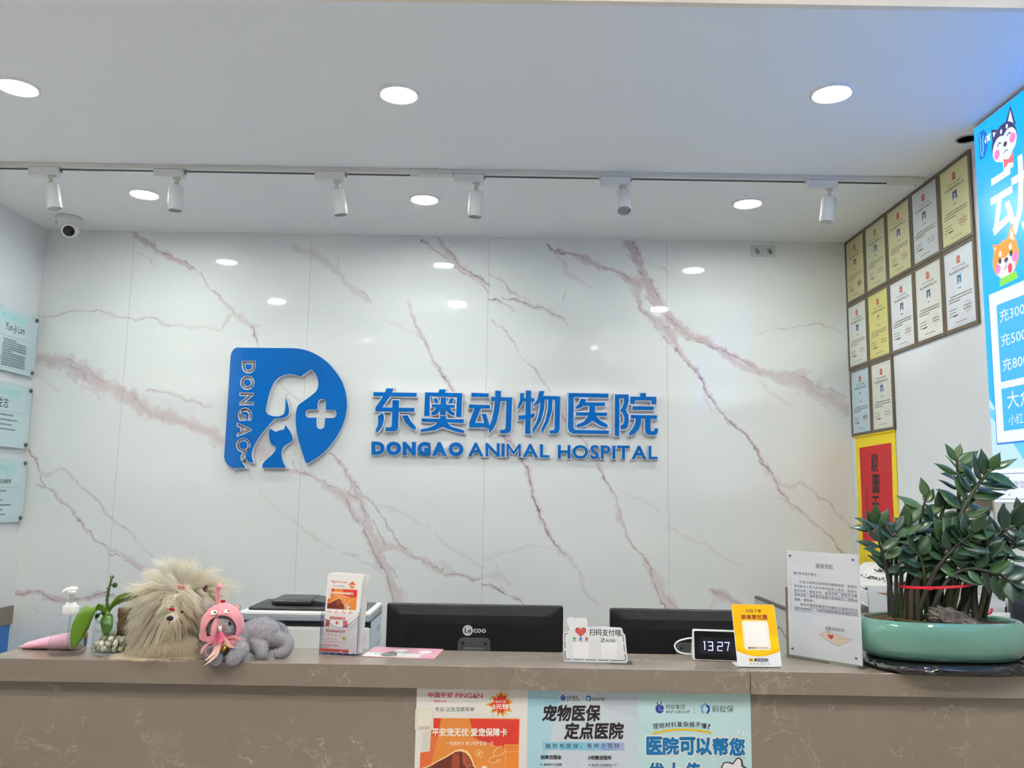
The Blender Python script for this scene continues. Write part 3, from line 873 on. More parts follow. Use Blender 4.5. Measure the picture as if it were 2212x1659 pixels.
SPOTW = mat('spot_white', (228, 226, 222), 0.32)
CHROME = mat('chrome', (215, 215, 218), 0.12, metal=1.0)
DARK = mat('dark_hole', (28, 28, 30), 0.6)


def spotlight(x, tilt_x, tilt_y, drop, label):
    """x of the stem; the can hangs right of the middle of its gear box"""
    t = empty('track_spotlight', (x, 3.25, CEIL - 0.018), label, 'spotlight', 'white cylinder spotlights on the track')
    b = MB()
    b.rbox(-0.088, 0.030, -0.019, 0.019, -0.034, -0.0015, SPOTW, 0.0018)
    b.box(-0.094, -0.088, -0.006, 0.012, -0.012, -0.001, SPOTW)
    b.box(0.030, 0.036, -0.004, 0.010, -0.014, -0.002, mat('clip_grey', (140, 138, 132), 0.5))
    b.build('gear_box', t)
    b = MB()
    b.lathe([(0.015, -0.034), (0.015, -0.042), (0.009, -0.044), (0.009, -0.046), (0.0095, -drop - 0.002)], mat('stem_cream', (205, 200, 186), 0.4), n=20)
    b.build('stem', t)
    R = Matrix.Rotation(tilt_x, 3, 'X') @ Matrix.Rotation(tilt_y, 3, 'Y')
    b = MB()
    prof = [(0.001, 0.0), (0.024, 0.0), (0.0285, -0.004), (0.0285, -0.100), (0.0265, -0.103), (0.0255, -0.100)]
    b.lathe(prof, SPOTW, c=(0, 0, -drop), n=36, rot=R)
    can = b.build('can', t)
    b = MB()
    b.lathe([(0.0255, -0.100), (0.022, -0.088), (0.013, -0.066), (0.011, -0.064)], CHROME, c=(0, 0, -drop), n=28, rot=R)
    b.lathe([(0.011, -0.064), (0.0, -0.064)], mat('led_yellow', (200, 190, 150), 0.4), c=(0, 0, -drop), n=16, rot=R)
    b.build('reflector', can)
    return t


for x, tx, ty, dp, lb in (
        (-1.876, 0.06, -0.20, 0.068, 'white track spotlight nearest the left wall, leaning right above the dome camera'),
        (-1.372, 0.02, -0.03, 0.066, 'white track spotlight hanging straight beside the left downlight'),
        (-0.722, 0.10, -0.17, 0.072, 'tilted white track spotlight left of the rail joiner'),
        (-0.161, 0.05, 0.03, 0.070, 'straight white track spotlight right of the rail joiner'),
        (0.430, -0.42, 0.00, 0.060, 'white track spotlight tipped so its chrome reflector shows'),
        (1.262, 0.04, 0.12, 0.068, 'white track spotlight nearest the framed certificates')):
    spotlight(x, tx, ty, dp, lb)

# ---- dome camera
t = empty('security_camera', (-2.168, 3.93, CEIL), 'white dome security camera with a black eye, on the ceiling in the left corner', 'camera')
CW = mat('camera_white', (222, 222, 216), 0.35)
b = MB()
b.lathe([(0.001, -0.001), (0.060, -0.001), (0.062, -0.004), (0.062, -0.022), (0.058, -0.026), (0.050, -0.045), (0.044, -0.058), (0.02, -0.062), (0, -0.062)], CW, n=40)
for i, f in enumerate(b.f):
    b.f[i] = f[::-1]
b.box(-0.037, -0.026, -0.0465, -0.0455, -0.0345, -0.032, mat('print_grey', (110, 110, 112), 0.5))
b.box(-0.037, -0.026, -0.0445, -0.0425, -0.041, -0.0385, mat('print_grey'))
b.ball((-0.034, -0.050, -0.012), 0.0028, DARK, 10, 6)
b.build('base', t)
Rb = Matrix.Rotation(math.radians(-62), 3, 'X') @ Matrix.Rotation(math.radians(0), 3, 'Y')
Rb = Matrix.Rotation(math.radians(24), 3, 'Z') @ Rb
b = MB()
b.ball((0.012, -0.004, -0.058), 0.044, CW, 32, 20)
eye = b.build('eyeball', t)
b = MB()
b.lathe([(0.0345, -0.030), (0.0355, -0.036), (0.034, -0.042), (0.031, -0.0435)], CW, c=(0.012, -0.004, -0.058), n=36, rot=Rb)
b.lathe([(0.0315, -0.0425), (0.02, -0.0445), (0.0, -0.045)], mat('camera_glass', (12, 14, 18), 0.08), c=(0.012, -0.004, -0.058), n=36, rot=Rb)
b.build('eye', t)

# ---- adhesive hooks at the top right of the marble
for k, x in enumerate((1.224, 1.287)):
    t = empty('wall_hook', (x, BACK, 2.766), ('clear adhesive wall hook near the ceiling, left one of the pair', 'clear adhesive wall hook near the ceiling, right one of the pair')[k], 'hook', 'clear adhesive wall hooks')
    b = MB()
    b.rbox(-0.031, 0.031, -0.0032, -0.0005, -0.030, 0.028, mat('hook_film', (205, 206, 204), 0.25), 0.0012)
    b.build('pad', t)
    b = MB()
    b.lathe([(0.0, -0.002), (0.012, -0.002), (0.012, 0.0), (0.0, 0.001)], clear('hook_clear', (220, 222, 224)), c=(0, -0.0045, 0.0), n=24, rot=Matrix.Rotation(math.radians(90), 3, 'X'))
    b.tube([(0, -0.005, 0.006), (0, -0.008, -0.006), (0.001, -0.011, -0.016), (0.003, -0.016, -0.020), (0.006, -0.021, -0.016), (0.007, -0.022, -0.008)], 0.0022, mat('hook_steel', (120, 122, 126), 0.25, metal=0.9), 8)
    b.build('hook', t)

# ================================================================== WALL SIGN
SIGNBLUE = mat('sign_blue_acrylic', (0, 98, 178), 0.12, spec=0.5)
SIGNRIM = mat('sign_white_rim', (214, 214, 220), 0.3)
YN = (0, -1, 0)


def pairs(L, k=1e-4):
    return [(L[i] * k, L[i + 1] * k) for i in range(0, len(L), 2)]


def plate(mb, loops, y_back, y_front, m, offset=0.0, ctr=None):
    """filled outline (wall x,z) standing between y_back and y_front"""
    vs, fs = filled(loops, y_back - y_front, offset)
    pts = [Vector((u, y_back - w, z)) for u, z, w in vs]
    c = []
    for f in fs:
        c.append(f)
    mb.add(pts, c, m)


t = empty('logo_sign', (-1.115, BACK, 1.55), 'big blue letter-D sign with dog and cat cut-outs and a plus on the marble', 'sign')
LO = [Vector((-1.115, BACK, 1.55))]
loops = [pairs(LOGO), pairs(LOGO_PLUS)]
letter_loops = []
for ch, q in LOGO_LETTERS:
    q = pairs(q)                       # corners tl, tr, br, bl of the letter on the wall, letter turned clockwise
    vs, fs, (x0, x1, y0, y1) = glyphs(ch, 0.065, 3)
    for lp in loops_of(vs, fs):
        out = []
        for a, b_ in lp:
            # reading direction runs down the wall; the letter's top points right
            s_ = (a - x0) / (x1 - x0)
            r_ = (b_ - y0) / (y1 - y0)
            L = Vector(q[0]).lerp(Vector(q[3]), s_)
            Rr = Vector(q[1]).lerp(Vector(q[2]), s_)
            p = L.lerp(Rr, r_)
            out.append((p.x, p.y))
        letter_loops.append(out)
b = MB()
plate(b, loops + letter_loops, BACK - 0.003, BACK - 0.0262, SIGNRIM, 0.0042)
plate(b, [pairs(LOGO_CAT)], BACK - 0.003, BACK - 0.0262, SIGNRIM, 0.0042)
plate(b, [pairs(LOGO_ISLE)], BACK - 0.003, BACK - 0.0262, SIGNRIM, 0.004)
o = b.build('white_return', t)
o.location = -Vector(t.location)
b = MB()
plate(b, loops + letter_loops, BACK - 0.0263, BACK - 0.0300, SIGNBLUE, 0.0)
plate(b, [pairs(LOGO_ISLE)], BACK - 0.0263, BACK - 0.0300, SIGNBLUE, 0.0)
o = b.build('blue_letter', t)
o.location = -Vector(t.location)
b = MB()
plate(b, [pairs(LOGO_CAT)], BACK - 0.0263, BACK - 0.0300, SIGNBLUE, 0.0)
o = b.build('blue_cat', t)
o.location = -Vector(t.location)


def grow(poly, d):
    n = len(poly)
    area = sum(poly[i][0] * poly[(i + 1) % n][1] - poly[(i + 1) % n][0] * poly[i][1] for i in range(n))
    sgn = 1 if area > 0 else -1
    out = []
    for i in range(n):
        p0, p1, p2 = Vector(poly[i - 1]), Vector(poly[i]), Vector(poly[(i + 1) % n])
        a, c = (p1 - p0).normalized(), (p2 - p1).normalized()
        na, nc = Vector((a.y, -a.x)) * sgn, Vector((c.y, -c.x)) * sgn
        m = na + nc
        m = m.normalized() if m.length > 1e-5 else na
        out.append(tuple(p1 + m * d / max(0.45, m.dot(na))))
    return out


HANZI = '东奥动物医院'
k0 = 0
for ci, cnt in enumerate(CHAR_COUNTS):
    strokes = [pairs(s) for s in CHAR_STROKES[k0:k0 + cnt]]
    k0 += cnt
    cx = sum(p[0] for s in strokes for p in s) / sum(len(s) for s in strokes)
    cz = sum(p[1] for s in strokes for p in s) / sum(len(s) for s in strokes)
    t = empty('sign_character', (cx, BACK, cz), 'raised blue wall character %s, %s of the six Chinese characters' % (HANZI[ci], ('first', 'second', 'third', 'fourth', 'fifth', 'last')[ci]), 'sign letter', 'blue Chinese characters on the marble wall')
    for nm, d, y0, y1, m in (('white_return', 0.0058, 0.003, 0.0262, SIGNRIM), ('blue_face', 0.0, 0.0264, 0.0300, SIGNBLUE)):
        b = MB()
        for j, s in enumerate(strokes):
            b.prism(grow(s, d) if d else s, (-cx, -y1 - j * 0.00002, -cz), (1, 0, 0), (0, 0, 1), (0, 1, 0), 0.0, y1 - y0, m)
        for i, f in enumerate(b.f):
            b.f[i] = f[::-1]
        b.build(nm, t)

EM = ((0, 0), (0.15, 0), (0.15, 0.70), (0.45, 0.20), (0.55, 0.20), (0.85, 0.70), (0.85, 0), (1, 0), (1, 1), (0.86, 1), (0.5, 0.42), (0.14, 1), (0, 1))
for wi, (word, q) in enumerate(SIGN_WORDS):
    q = pairs(q)
    bold = (0.070, 0.022, 0.022)[wi]
    # natural advance of the letters
    adv = [glyphs(c, bold, 3)[2] for c in word]
    gap = (0.085, 0.10, 0.10)[wi]
    tot = sum(a[1] - a[0] for a in adv) + gap * (len(word) - 1)
    u = 0.0
    for i, ch in enumerate(word):
        vs, fs, (x0, x1, y0, y1) = glyphs(ch, bold, 3)
        lps = []
        for lp in (loops_of(vs, fs) if ch != 'M' else [[(x0 + (x1 - x0) * a_, 0.69 * c_) for a_, c_ in EM]]):
            out = []
            for a, c in lp:
                s_ = (u + a - x0) / tot
                r_ = (c - (-0.012 - bold)) / (0.70 + 2 * bold + 0.012)
                bot = Vector(q[3]).lerp(Vector(q[2]), s_)
                tp = Vector(q[0]).lerp(Vector(q[1]), s_)
                p = bot.lerp(tp, r_)
                out.append((p.x, p.y))
            lps.append(out)
        u += (x1 - x0) + gap
        cx = sum(p[0] for l in lps for p in l) / sum(len(l) for l in lps)
        cz = sum(p[1] for l in lps for p in l) / sum(len(l) for l in lps)
        nth = word[:i + 1].count(ch)
        which = '' if word.count(ch) == 1 else ('the first %s ' % ch if nth == 1 else 'the second %s ' % ch)
        t = empty('sign_letter', (cx, BACK, cz), 'raised %s blue letter %s, %sin the word %s on the marble' % (('bold', 'slim', 'slim')[wi], ch, which, word), 'sign letter', 'blue Latin letters on the marble wall')
        for nm, off, ya, yb, m in (('white_return', 0.0042, 0.003, 0.0202, SIGNRIM), ('blue_face', 0.0, 0.0203, 0.0235, SIGNBLUE)):
            b = MB()
            plate(b, [[(p[0] - cx, p[1] - cz) for p in l] for l in lps], -ya, -yb, m, off)
            b.build(nm, t)

# ================================================================== RIGHT WALL: CERTIFICATES
FRAMEB = mat('frame_brown', (98, 84, 66), 0.45)
RX = (0, -1, 0)          # to the right when facing the right wall
UPV = (0, 0, 1)


def certificate(y, z, w, h, paper, photo, label, seal=None, code=False, title2='执业兽医师资格证书', skin=(214, 190, 176), seed=0, shift=0.0):
    """y = far edge, z = bottom edge"""
    t = empty('certificate_frame', (RIGHT - 0.001, y, z), label, 'framed certificate', 'framed certificates on the right wall')
    b = MB()
    m_ = 0.014
    b.prism([(0, 0), (w, 0), (w, h), (0, h)], (0, 0, 0), RX, UPV, (-1, 0, 0), 0.0, 0.005, FRAMEB)
    for u0, u1, v0, v1 in ((0, w, 0, m_), (0, w, h - m_, h), (0, m_, m_, h - m_), (w - m_, w, m_, h - m_)):
        b.prism([(u0, v0), (u1, v0), (u1, v1), (u0, v1)], (0, 0, 0), RX, UPV, (-1, 0, 0), 0.005, 0.008, FRAMEB)
    b.build('frame', t)
    W, H = w - 2 * m_ + 0.001, h - 2 * m_ + 0.001
    s = Sheet()
    s.board(W, H, 0.0008, mat('paper_%d_%d_%d' % paper, paper, 0.5))
    c = W / 2
    fr_ = ink(tuple(int(v * 0.82) for v in paper))
    for q in (((0.008, 0.008), (W - 0.008, 0.008)), ((W - 0.008, 0.008), (W - 0.008, H - 0.008)), ((W - 0.008, H - 0.008), (0.008, H - 0.008)), ((0.008, H - 0.008), (0.008, 0.008))):
        s.line(q, 0.0016, fr_)
    red = ink((190, 84, 74))
    s.disc(c, H * 0.868, 0.013, red)
    s.rect(c - 0.012, H * 0.868 - 0.017, c + 0.012, H * 0.868 - 0.007, red)
    gold = ink((206, 150, 92))
    s.ring(c, H * 0.868, 0.0105, 0.0014, gold)
    s.rect(c - 0.006, H * 0.868 - 0.006, c + 0.006, H * 0.868, gold)
    blk = ink((62, 60, 52))
    s.text('中华人民共和国', c, H * 0.755, H * 0.030, blk, align='C', w=W * 0.44)
    s.text(title2, c, H * 0.695, H * 0.038, blk, align='C', w=W * 0.66, bold=0.01)
    # portrait
    pw, ph = W * 0.15, H * 0.115
    py = H * 0.545
    s.rect(c - pw / 2, py, c + pw / 2, py + ph, ink(photo))
    s.disc(c, py + ph * 0.60, pw * 0.28, ink((44, 40, 42)), ph * 0.26)
    s.disc(c, py + ph * 0.54, pw * 0.19, ink(skin), ph * 0.19)
    s.poly([(c - pw * 0.36, py), (c + pw * 0.36, py), (c + pw * 0.2, py + ph * 0.28), (c - pw * 0.2, py + ph * 0.28)], ink((206, 206, 210)))
    s.dashes(c - 0.012, c + 0.012, H * 0.485, H * 0.012, blk, seed=seed)
    gry = ink((118, 114, 100))
    for r in range(3):
        s.dashes(W * (0.16 if r == 0 else 0.10), W * (0.90 if r < 2 else 0.5), H * (0.40 - 0.035 * r), H * 0.016, gry, seed=seed * 7 + r)
    for r in range(3):
        s.dashes(W * 0.10, W * 0.36, H * (0.235 - 0.04 * r), H * 0.012, gry, seed=seed * 5 + r)
        if r < 2:
            s.dashes(W * 0.60, W * 0.88, H * (0.235 - 0.04 * r), H * 0.012, gry, seed=seed * 3 + r)
    s.line([(W * 0.24, H * 0.15), (W * 0.40, H * 0.16)], 0.004, blk)
    s.dashes(W * 0.3, W * 0.7, H * 0.06, H * 0.011, gry, seed=seed + 1)
    if seal:
        s.ring(W * 0.74, H * 0.22, 0.021, 0.0016, ink(seal))
        s.ring(W * 0.74, H * 0.22, 0.012, 0.0012, ink(seal))
        s.text('★', W * 0.74, H * 0.205, 0.012, ink(seal), align='C')
    s.build('certificate', (-0.0051, -m_ + 0.0005 + shift, m_ - 0.0005), RX, UPV, t)
    return t


RED = (186, 92, 84)
CW_ = 0.2336
for i, (pc, ph, lb, sl, sh) in enumerate((
        ((202, 194, 146), (176, 62, 58), 'framed tan certificate with a red portrait, top row in the corner by the marble', RED, 0),
        ((198, 198, 160), (92, 106, 120), 'framed greenish certificate with a small code block, top row second from the marble', None, 0),
        ((206, 202, 158), (70, 104, 168), 'framed cream certificate with blue portrait and red seal, top row middle', (196, 128, 116), 0),
        ((206, 208, 208), (112, 104, 128), 'framed grey-white certificate sitting crooked in its frame, top row fourth from the marble', None, 0.006),
        ((214, 210, 156), (48, 74, 136), 'large framed yellow certificate with red seal, top row next to the blue light box', RED, 0))):
    certificate(BACK - 0.004 - i * CW_, 2.4855, CW_ - 0.002, 0.3262, pc, ph, lb, sl, seed=i + 1, shift=sh)
for i, (pc, ph, lb, sl) in enumerate((
        ((220, 220, 212), (58, 134, 190), 'framed white certificate with bright blue portrait, second row in the corner by the marble', None),
        ((212, 204, 128), (200, 192, 120), 'framed strong yellow certificate with a long-haired portrait, second row', None),
        ((222, 224, 224), (104, 116, 156), 'framed white certificate with pale seal, middle of the second row', (214, 170, 160)),
        ((224, 222, 214), (60, 112, 176), 'framed off-white certificate with round grey seal, second row fourth from the marble', (190, 186, 176)),
        ((222, 224, 228), (72, 146, 204), 'framed white certificate with light blue portrait, second row beside the blue light box', (188, 170, 166)))):
    certificate(BACK - 0.004 - i * CW_, 2.1580, CW_ - 0.002, 0.3252, pc, ph, lb, sl, title2='执业兽医资格证书', seed=i + 11)
certificate(BACK - 0.012, 1.8290, CW_ - 0.004, 0.3270, (190, 210, 220), (196, 214, 222), 'framed pale blue certificate, lowest row above the yellow calendar', (196, 150, 140), title2='动物诊疗许可证', skin=(196, 214, 222), seed=21)
certificate(BACK - 0.012 - CW_, 1.8290, CW_ - 0.004, 0.3270, (222, 220, 210), (78, 120, 178), 'framed white certificate alone at the end of the lowest row', None, title2='执业兽医资格证书', seed=22)

# ---- yellow wall calendar with red calligraphy
t = empty('wall_calendar', (RIGHT - 0.002, 4.085, 1.20), 'yellow hanging calendar with a red calligraphy panel below the certificates', 'calendar')
W, H = 0.425, 0.625
s = Sheet()
YEL = mat('calendar_yellow', (246, 218, 10), 0.5)
s.board(W, H, 0.002, YEL)
s.poly([(0.045, 0.13), (0.385, 0.14), (0.380, 0.35), (0.388, 0.575), (0.045, 0.570), (0.048, 0.33)], ink((196, 14, 32)))
blk = ink((20, 14, 14))
for i, ch in enumerate('駿圖天澤'):
    s.text(ch, 0.205 + 0.006 * math.sin(i * 2.1), 0.452 - 0.098 * i, 0.083, blk, align='C', w=0.072, bold=0.028, skew=0.08)
for i, ch in enumerate('甲辰年吉日'):
    s.text(ch, 0.108 + 0.003 * (i % 2), 0.345 - 0.034 * i, 0.028, blk, align='C', w=0.018, bold=0.015)
s.rect(0.1, 0.165, 0.116, 0.183, ink((222, 108, 60)))
s.ring(0.27, 0.512, 0.006, 0.0015, ink((222, 120, 80)), ry=0.014)
s.ring(0.275, 0.325, 0.006, 0.0015, ink((222, 120, 80)), ry=0.010)
br = ink((128, 96, 14))
s.text('2024', 0.06, 0.105, 0.013, br, bold=0.03)
s.dashes(0.06, 0.14, 0.094, 0.005, br)
s.line([(0.05, 0.088), (0.38, 0.088)], 0.0012, br)
s.line([(0.05, 0.066), (0.38, 0.066)], 0.0008, br)
for r in range(6):
    s.dashes(0.06, 0.37, 0.056 - r * 0.009, 0.004, ink((176, 150, 20)), gap=1.5, seed=r)
s.text('月', 0.22, 0.07, 0.012, br)
s.build('calendar_sheet', (0, 0, 0), RX, UPV, t)
b = MB()
b.tube([(-0.004, 0.005, H), (-0.004, -W - 0.005, H)], 0.004, YEL, 8)
b.build('top_rod', t)

# ---- framed schedule below the light box
t = empty('framed_notice', (RIGHT - 0.002, 3.232, 1.07), 'framed grey schedule with a brown top bar behind the big potted plant', 'notice')
b = MB()
b.prism([(0, 0), (0.296, 0), (0.296, 0.46), (0, 0.46)], (0, 0, 0), RX, UPV, (-1, 0, 0), 0.0, 0.004, mat('notice_board', (200, 198, 196), 0.5))
for u0, u1, v0, v1 in ((0, 0.296, 0.425, 0.46), (0, 0.296, 0, 0.03)):
    b.prism([(u0, v0), (u1, v0), (u1, v1), (u0, v1)], (0, 0, 0), RX, UPV, (-1, 0, 0), 0.004, 0.007, FRAMEB)
b.build('frame', t)
s = Sheet()
s.board(0.285, 0.38, 0.0006, mat('schedule_paper', (206, 204, 206), 0.5))
for r in range(15):
    s.line([(0.02, 0.35 - r * 0.022), (0.265, 0.35 - r * 0.022)], 0.001, ink((150, 150, 158)))
    s.dashes(0.025, 0.24, 0.354 - r * 0.022, 0.006, ink((140, 140, 150)), gap=1.2, seed=r + 40)
s.build('schedule', (-0.0042, -0.005, 0.036), RX, UPV, t)

# ================================================================== LIGHT BOX
LBX = 1.58
t = empty('light_box', (RIGHT, 2.762, 1.518), 'tall lit blue advertising light box on the right wall', 'light box')
LW, LH = 1.80, 1.284
b = MB()
b.box(-(RIGHT - LBX) + 0.001, -0.001, -LW, 0, 0, LH, mat('box_alu', (206, 210, 216), 0.35, metal=0.2))
b.build('case', t)
s = Sheet()
s.board(LW - 0.008, LH - 0.008, 0.0009, glow((176, 212, 250)), u0=0.004, v0=0.004)
hv = lambda z: z - 1.518
skyb, mid, wht, dk = glow((0, 140, 250), 1.55), glow((58, 170, 226)), glow((226, 232, 255), 0.9), glow((24, 100, 190))
s.poly([(0.004, hv(1.86)), (0.06, hv(1.80)), (0.2, hv(1.74)), (0.5, hv(1.70)), (LW - 0.004, hv(1.72)), (LW - 0.004, LH - 0.004), (0.004, LH - 0.004)], skyb)
s.poly([(0.004, hv(1.80)), (0.09, hv(1.74)), (0.22, hv(1.60)), (0.3, hv(1.60)), (0.12, hv(1.78)), (0.004, hv(1.83))], glow((92, 190, 242)))
# small logo
s.poly([(0.030, hv(2.772)), (0.062, hv(2.772)), (0.084, hv(2.745)), (0.080, hv(2.705)), (0.060, hv(2.675)), (0.030, hv(2.675))], glow((10, 110, 200)))
s.line([(0.045, hv(2.682)), (0.055, hv(2.71)), (0.052, hv(2.735)), (0.060, hv(2.752))], 0.008, glow((60, 190, 250)))
s.line([(0.062, hv(2.728)), (0.078, hv(2.728))], 0.004, wht)
s.line([(0.070, hv(2.718)), (0.070, hv(2.738))], 0.004, wht)
s.text('DONGAO', 0.036, hv(2.765), 0.006, wht, w=0.075, rot=-math.pi / 2)
# big headline 动物 ...


def zpoly(pts, m):
    s.poly([(2.762 - y, z - 1.518) for y, z in pts], m)


s.poly([(0.085, hv(2.733)), (0.092, hv(2.742)), (0.104, hv(2.742)), (0.095, hv(2.731)), (0.099, hv(2.716)), (0.087, hv(2.724)), (0.076, hv(2.716)), (0.081, hv(2.731)), (0.072, hv(2.742)), (0.083, hv(2.743)), (0.088, hv(2.757))], wht)
# puppy sticker: dark grey and white
o1 = (0.172, hv(2.680))
navy, pk = glow((58, 58, 104)), glow((248, 128, 190))
def ell(cx, cy, rx, ry, m, a0=0, a1=360):
    s.disc(o1[0] + cx, o1[1] + cy, rx, m, ry, 28, a0, a1)
s.poly([(o1[0] - 0.062, o1[1] + 0.010), (o1[0] - 0.066, o1[1] + 0.072), (o1[0] - 0.012, o1[1] + 0.046)], navy)
s.poly([(o1[0] + 0.012, o1[1] + 0.055), (o1[0] + 0.045, o1[1] + 0.105), (o1[0] + 0.068, o1[1] + 0.030)], navy)
s.poly([(o1[0] - 0.054, o1[1] + 0.018), (o1[0] - 0.058, o1[1] + 0.058), (o1[0] - 0.022, o1[1] + 0.042)], glow((214, 222, 255)))
s.poly([(o1[0] + 0.024, o1[1] + 0.052), (o1[0] + 0.043, o1[1] + 0.088), (o1[0] + 0.057, o1[1] + 0.032)], glow((214, 222, 255)))
ell(0, 0, 0.070, 0.062, navy)
ell(-0.024, -0.014, 0.042, 0.042, wht)
ell(0.028, -0.008, 0.040, 0.042, wht)
ell(0.002, -0.022, 0.050, 0.044, wht)
ell(-0.012, 0.040, 0.006, 0.008, wht)
ell(0.020, 0.044, 0.006, 0.008, wht)
ell(-0.042, -0.026, 0.016, 0.016, pk)
ell(0.046, -0.006, 0.016, 0.016, pk)
s.line([(o1[0] - 0.038, o1[1] + 0.000), (o1[0] - 0.026, o1[1] + 0.008), (o1[0] - 0.016, o1[1] + 0.002)], 0.004, navy)
s.line([(o1[0] + 0.018, o1[1] + 0.012), (o1[0] + 0.030, o1[1] + 0.018), (o1[0] + 0.040, o1[1] + 0.012)], 0.004, navy)
ell(0.006, -0.010, 0.010, 0.008, glow((70, 60, 74)))
s.line([(o1[0] - 0.006, o1[1] - 0.036), (o1[0] + 0.006, o1[1] - 0.032), (o1[0] + 0.018, o1[1] - 0.034)], 0.003, navy)
s.rect(o1[0] - 0.012, o1[1] - 0.100, o1[0] + 0.042, o1[1] - 0.058, wht)
s.poly([(o1[0] - 0.008, o1[1] - 0.090), (o1[0] + 0.018, o1[1] - 0.078), (o1[0] + 0.044, o1[1] - 0.088), (o1[0] + 0.044, o1[1] - 0.054), (o1[0] + 0.018, o1[1] - 0.066), (o1[0] - 0.008, o1[1] - 0.056)], glow((250, 108, 116)))
s.text('动物', 0.082, hv(2.362), 0.242, wht, w=0.50, bold=0.02)
# puppy sticker: orange and white
o1 = (0.142, hv(2.300))
org_ = glow((252, 150, 46))
s.poly([(o1[0] - 0.060, o1[1] + 0.006), (o1[0] - 0.066, o1[1] + 0.066), (o1[0] - 0.012, o1[1] + 0.048)], org_)
s.poly([(o1[0] + 0.010, o1[1] + 0.052), (o1[0] + 0.044, o1[1] + 0.104), (o1[0] + 0.066, o1[1] + 0.028)], org_)
s.poly([(o1[0] - 0.053, o1[1] + 0.014), (o1[0] - 0.057, o1[1] + 0.052), (o1[0] - 0.022, o1[1] + 0.042)], wht)
s.poly([(o1[0] + 0.024, o1[1] + 0.050), (o1[0] + 0.042, o1[1] + 0.086), (o1[0] + 0.056, o1[1] + 0.030)], wht)
ell(0, 0, 0.072, 0.062, org_)
ell(0.0, -0.030, 0.050, 0.034, wht)
ell(-0.020, -0.022, 0.030, 0.028, wht)
ell(0.024, -0.018, 0.030, 0.028, wht)
ell(-0.026, 0.022, 0.008, 0.010, wht)
ell(0.030, 0.030, 0.008, 0.010, wht)
ell(-0.030, 0.000, 0.008, 0.010, glow((50, 40, 44)))
ell(0.032, 0.008, 0.008, 0.010, glow((50, 40, 44)))
ell(-0.044, -0.024, 0.016, 0.015, pk)
ell(0.050, -0.010, 0.016, 0.015, pk)
ell(0.004, -0.006, 0.011, 0.008, glow((90, 70, 60)))
s.line([(o1[0] + 0.004, o1[1] - 0.012), (o1[0] + 0.004, o1[1] - 0.028), (o1[0] - 0.012, o1[1] - 0.034)], 0.003, glow((90, 70, 60)))
ell(0.022, -0.038, 0.012, 0.016, glow((244, 60, 90)))
s.poly([(o1[0] - 0.040, o1[1] - 0.084), (o1[0] + 0.060, o1[1] - 0.080), (o1[0] + 0.052, o1[1] - 0.054), (o1[0] - 0.034, o1[1] - 0.060)], glow((128, 210, 60)))
# offers panel
s.rect(0.034, hv(1.706), 1.70, hv(2.200), glow((40, 120, 214)))
s.rect(0.038, hv(1.712), 1.70, hv(2.204), wht)
s.rect(0.078, hv(1.906), 1.66, hv(2.160), mid)
s.rect(0.078, hv(1.748), 1.66, hv(1.884), mid)
for i, tx in enumerate(('充3000元', '充5000元', '充8000元')):
    s.text(tx, 0.092, hv(2.098 - 0.080 * i), 0.042, wht, w=0.215)
s.text('大众', 0.106, hv(1.816), 0.056, wht, w=0.13)
s.text('小红书', 0.108, hv(1.764), 0.033, wht, w=0.115)
# strip at the foot of the box
s.rect(0.004, 0.004, LW - 0.004, hv(1.628), wht)
for q in (((0.012, hv(1.532)), (1.18, hv(1.532))), ((0.012, hv(1.612)), (1.18, hv(1.612))), ((0.012, hv(1.532)), (0.012, hv(1.612)))):
    s.line(q, 0.0018, glow((60, 80, 140), 0.6))
for cx, cy, dx, dy in ((0.042, 1.602, 1, -1), (0.090, 1.602, -1, -1), (0.042, 1.545, 1, 1), (0.090, 1.545, -1, 1)):
    s.line([(cx + dx * 0.008, hv(cy)), (cx, hv(cy)), (cx, hv(cy) + dy * 0.008)], 0.002, glow((40, 50, 100), 0.5))
s.rect(0.056, hv(1.556), 0.080, hv(1.588), glow((160, 172, 214), 0.7))
s.text('微信扫', 0.112, hv(1.566), 0.024, glow((130, 140, 180), 0.7), w=0.085)
s.build('printed_face', (-(RIGHT - LBX), 0, 0), RX, UPV, t)

# ================================================================== LEFT WALL: STAFF PLATES
LX = (0, 1, 0)
PLATE = clear('plate_acrylic', (206, 226, 228), 0.8, 0.03)


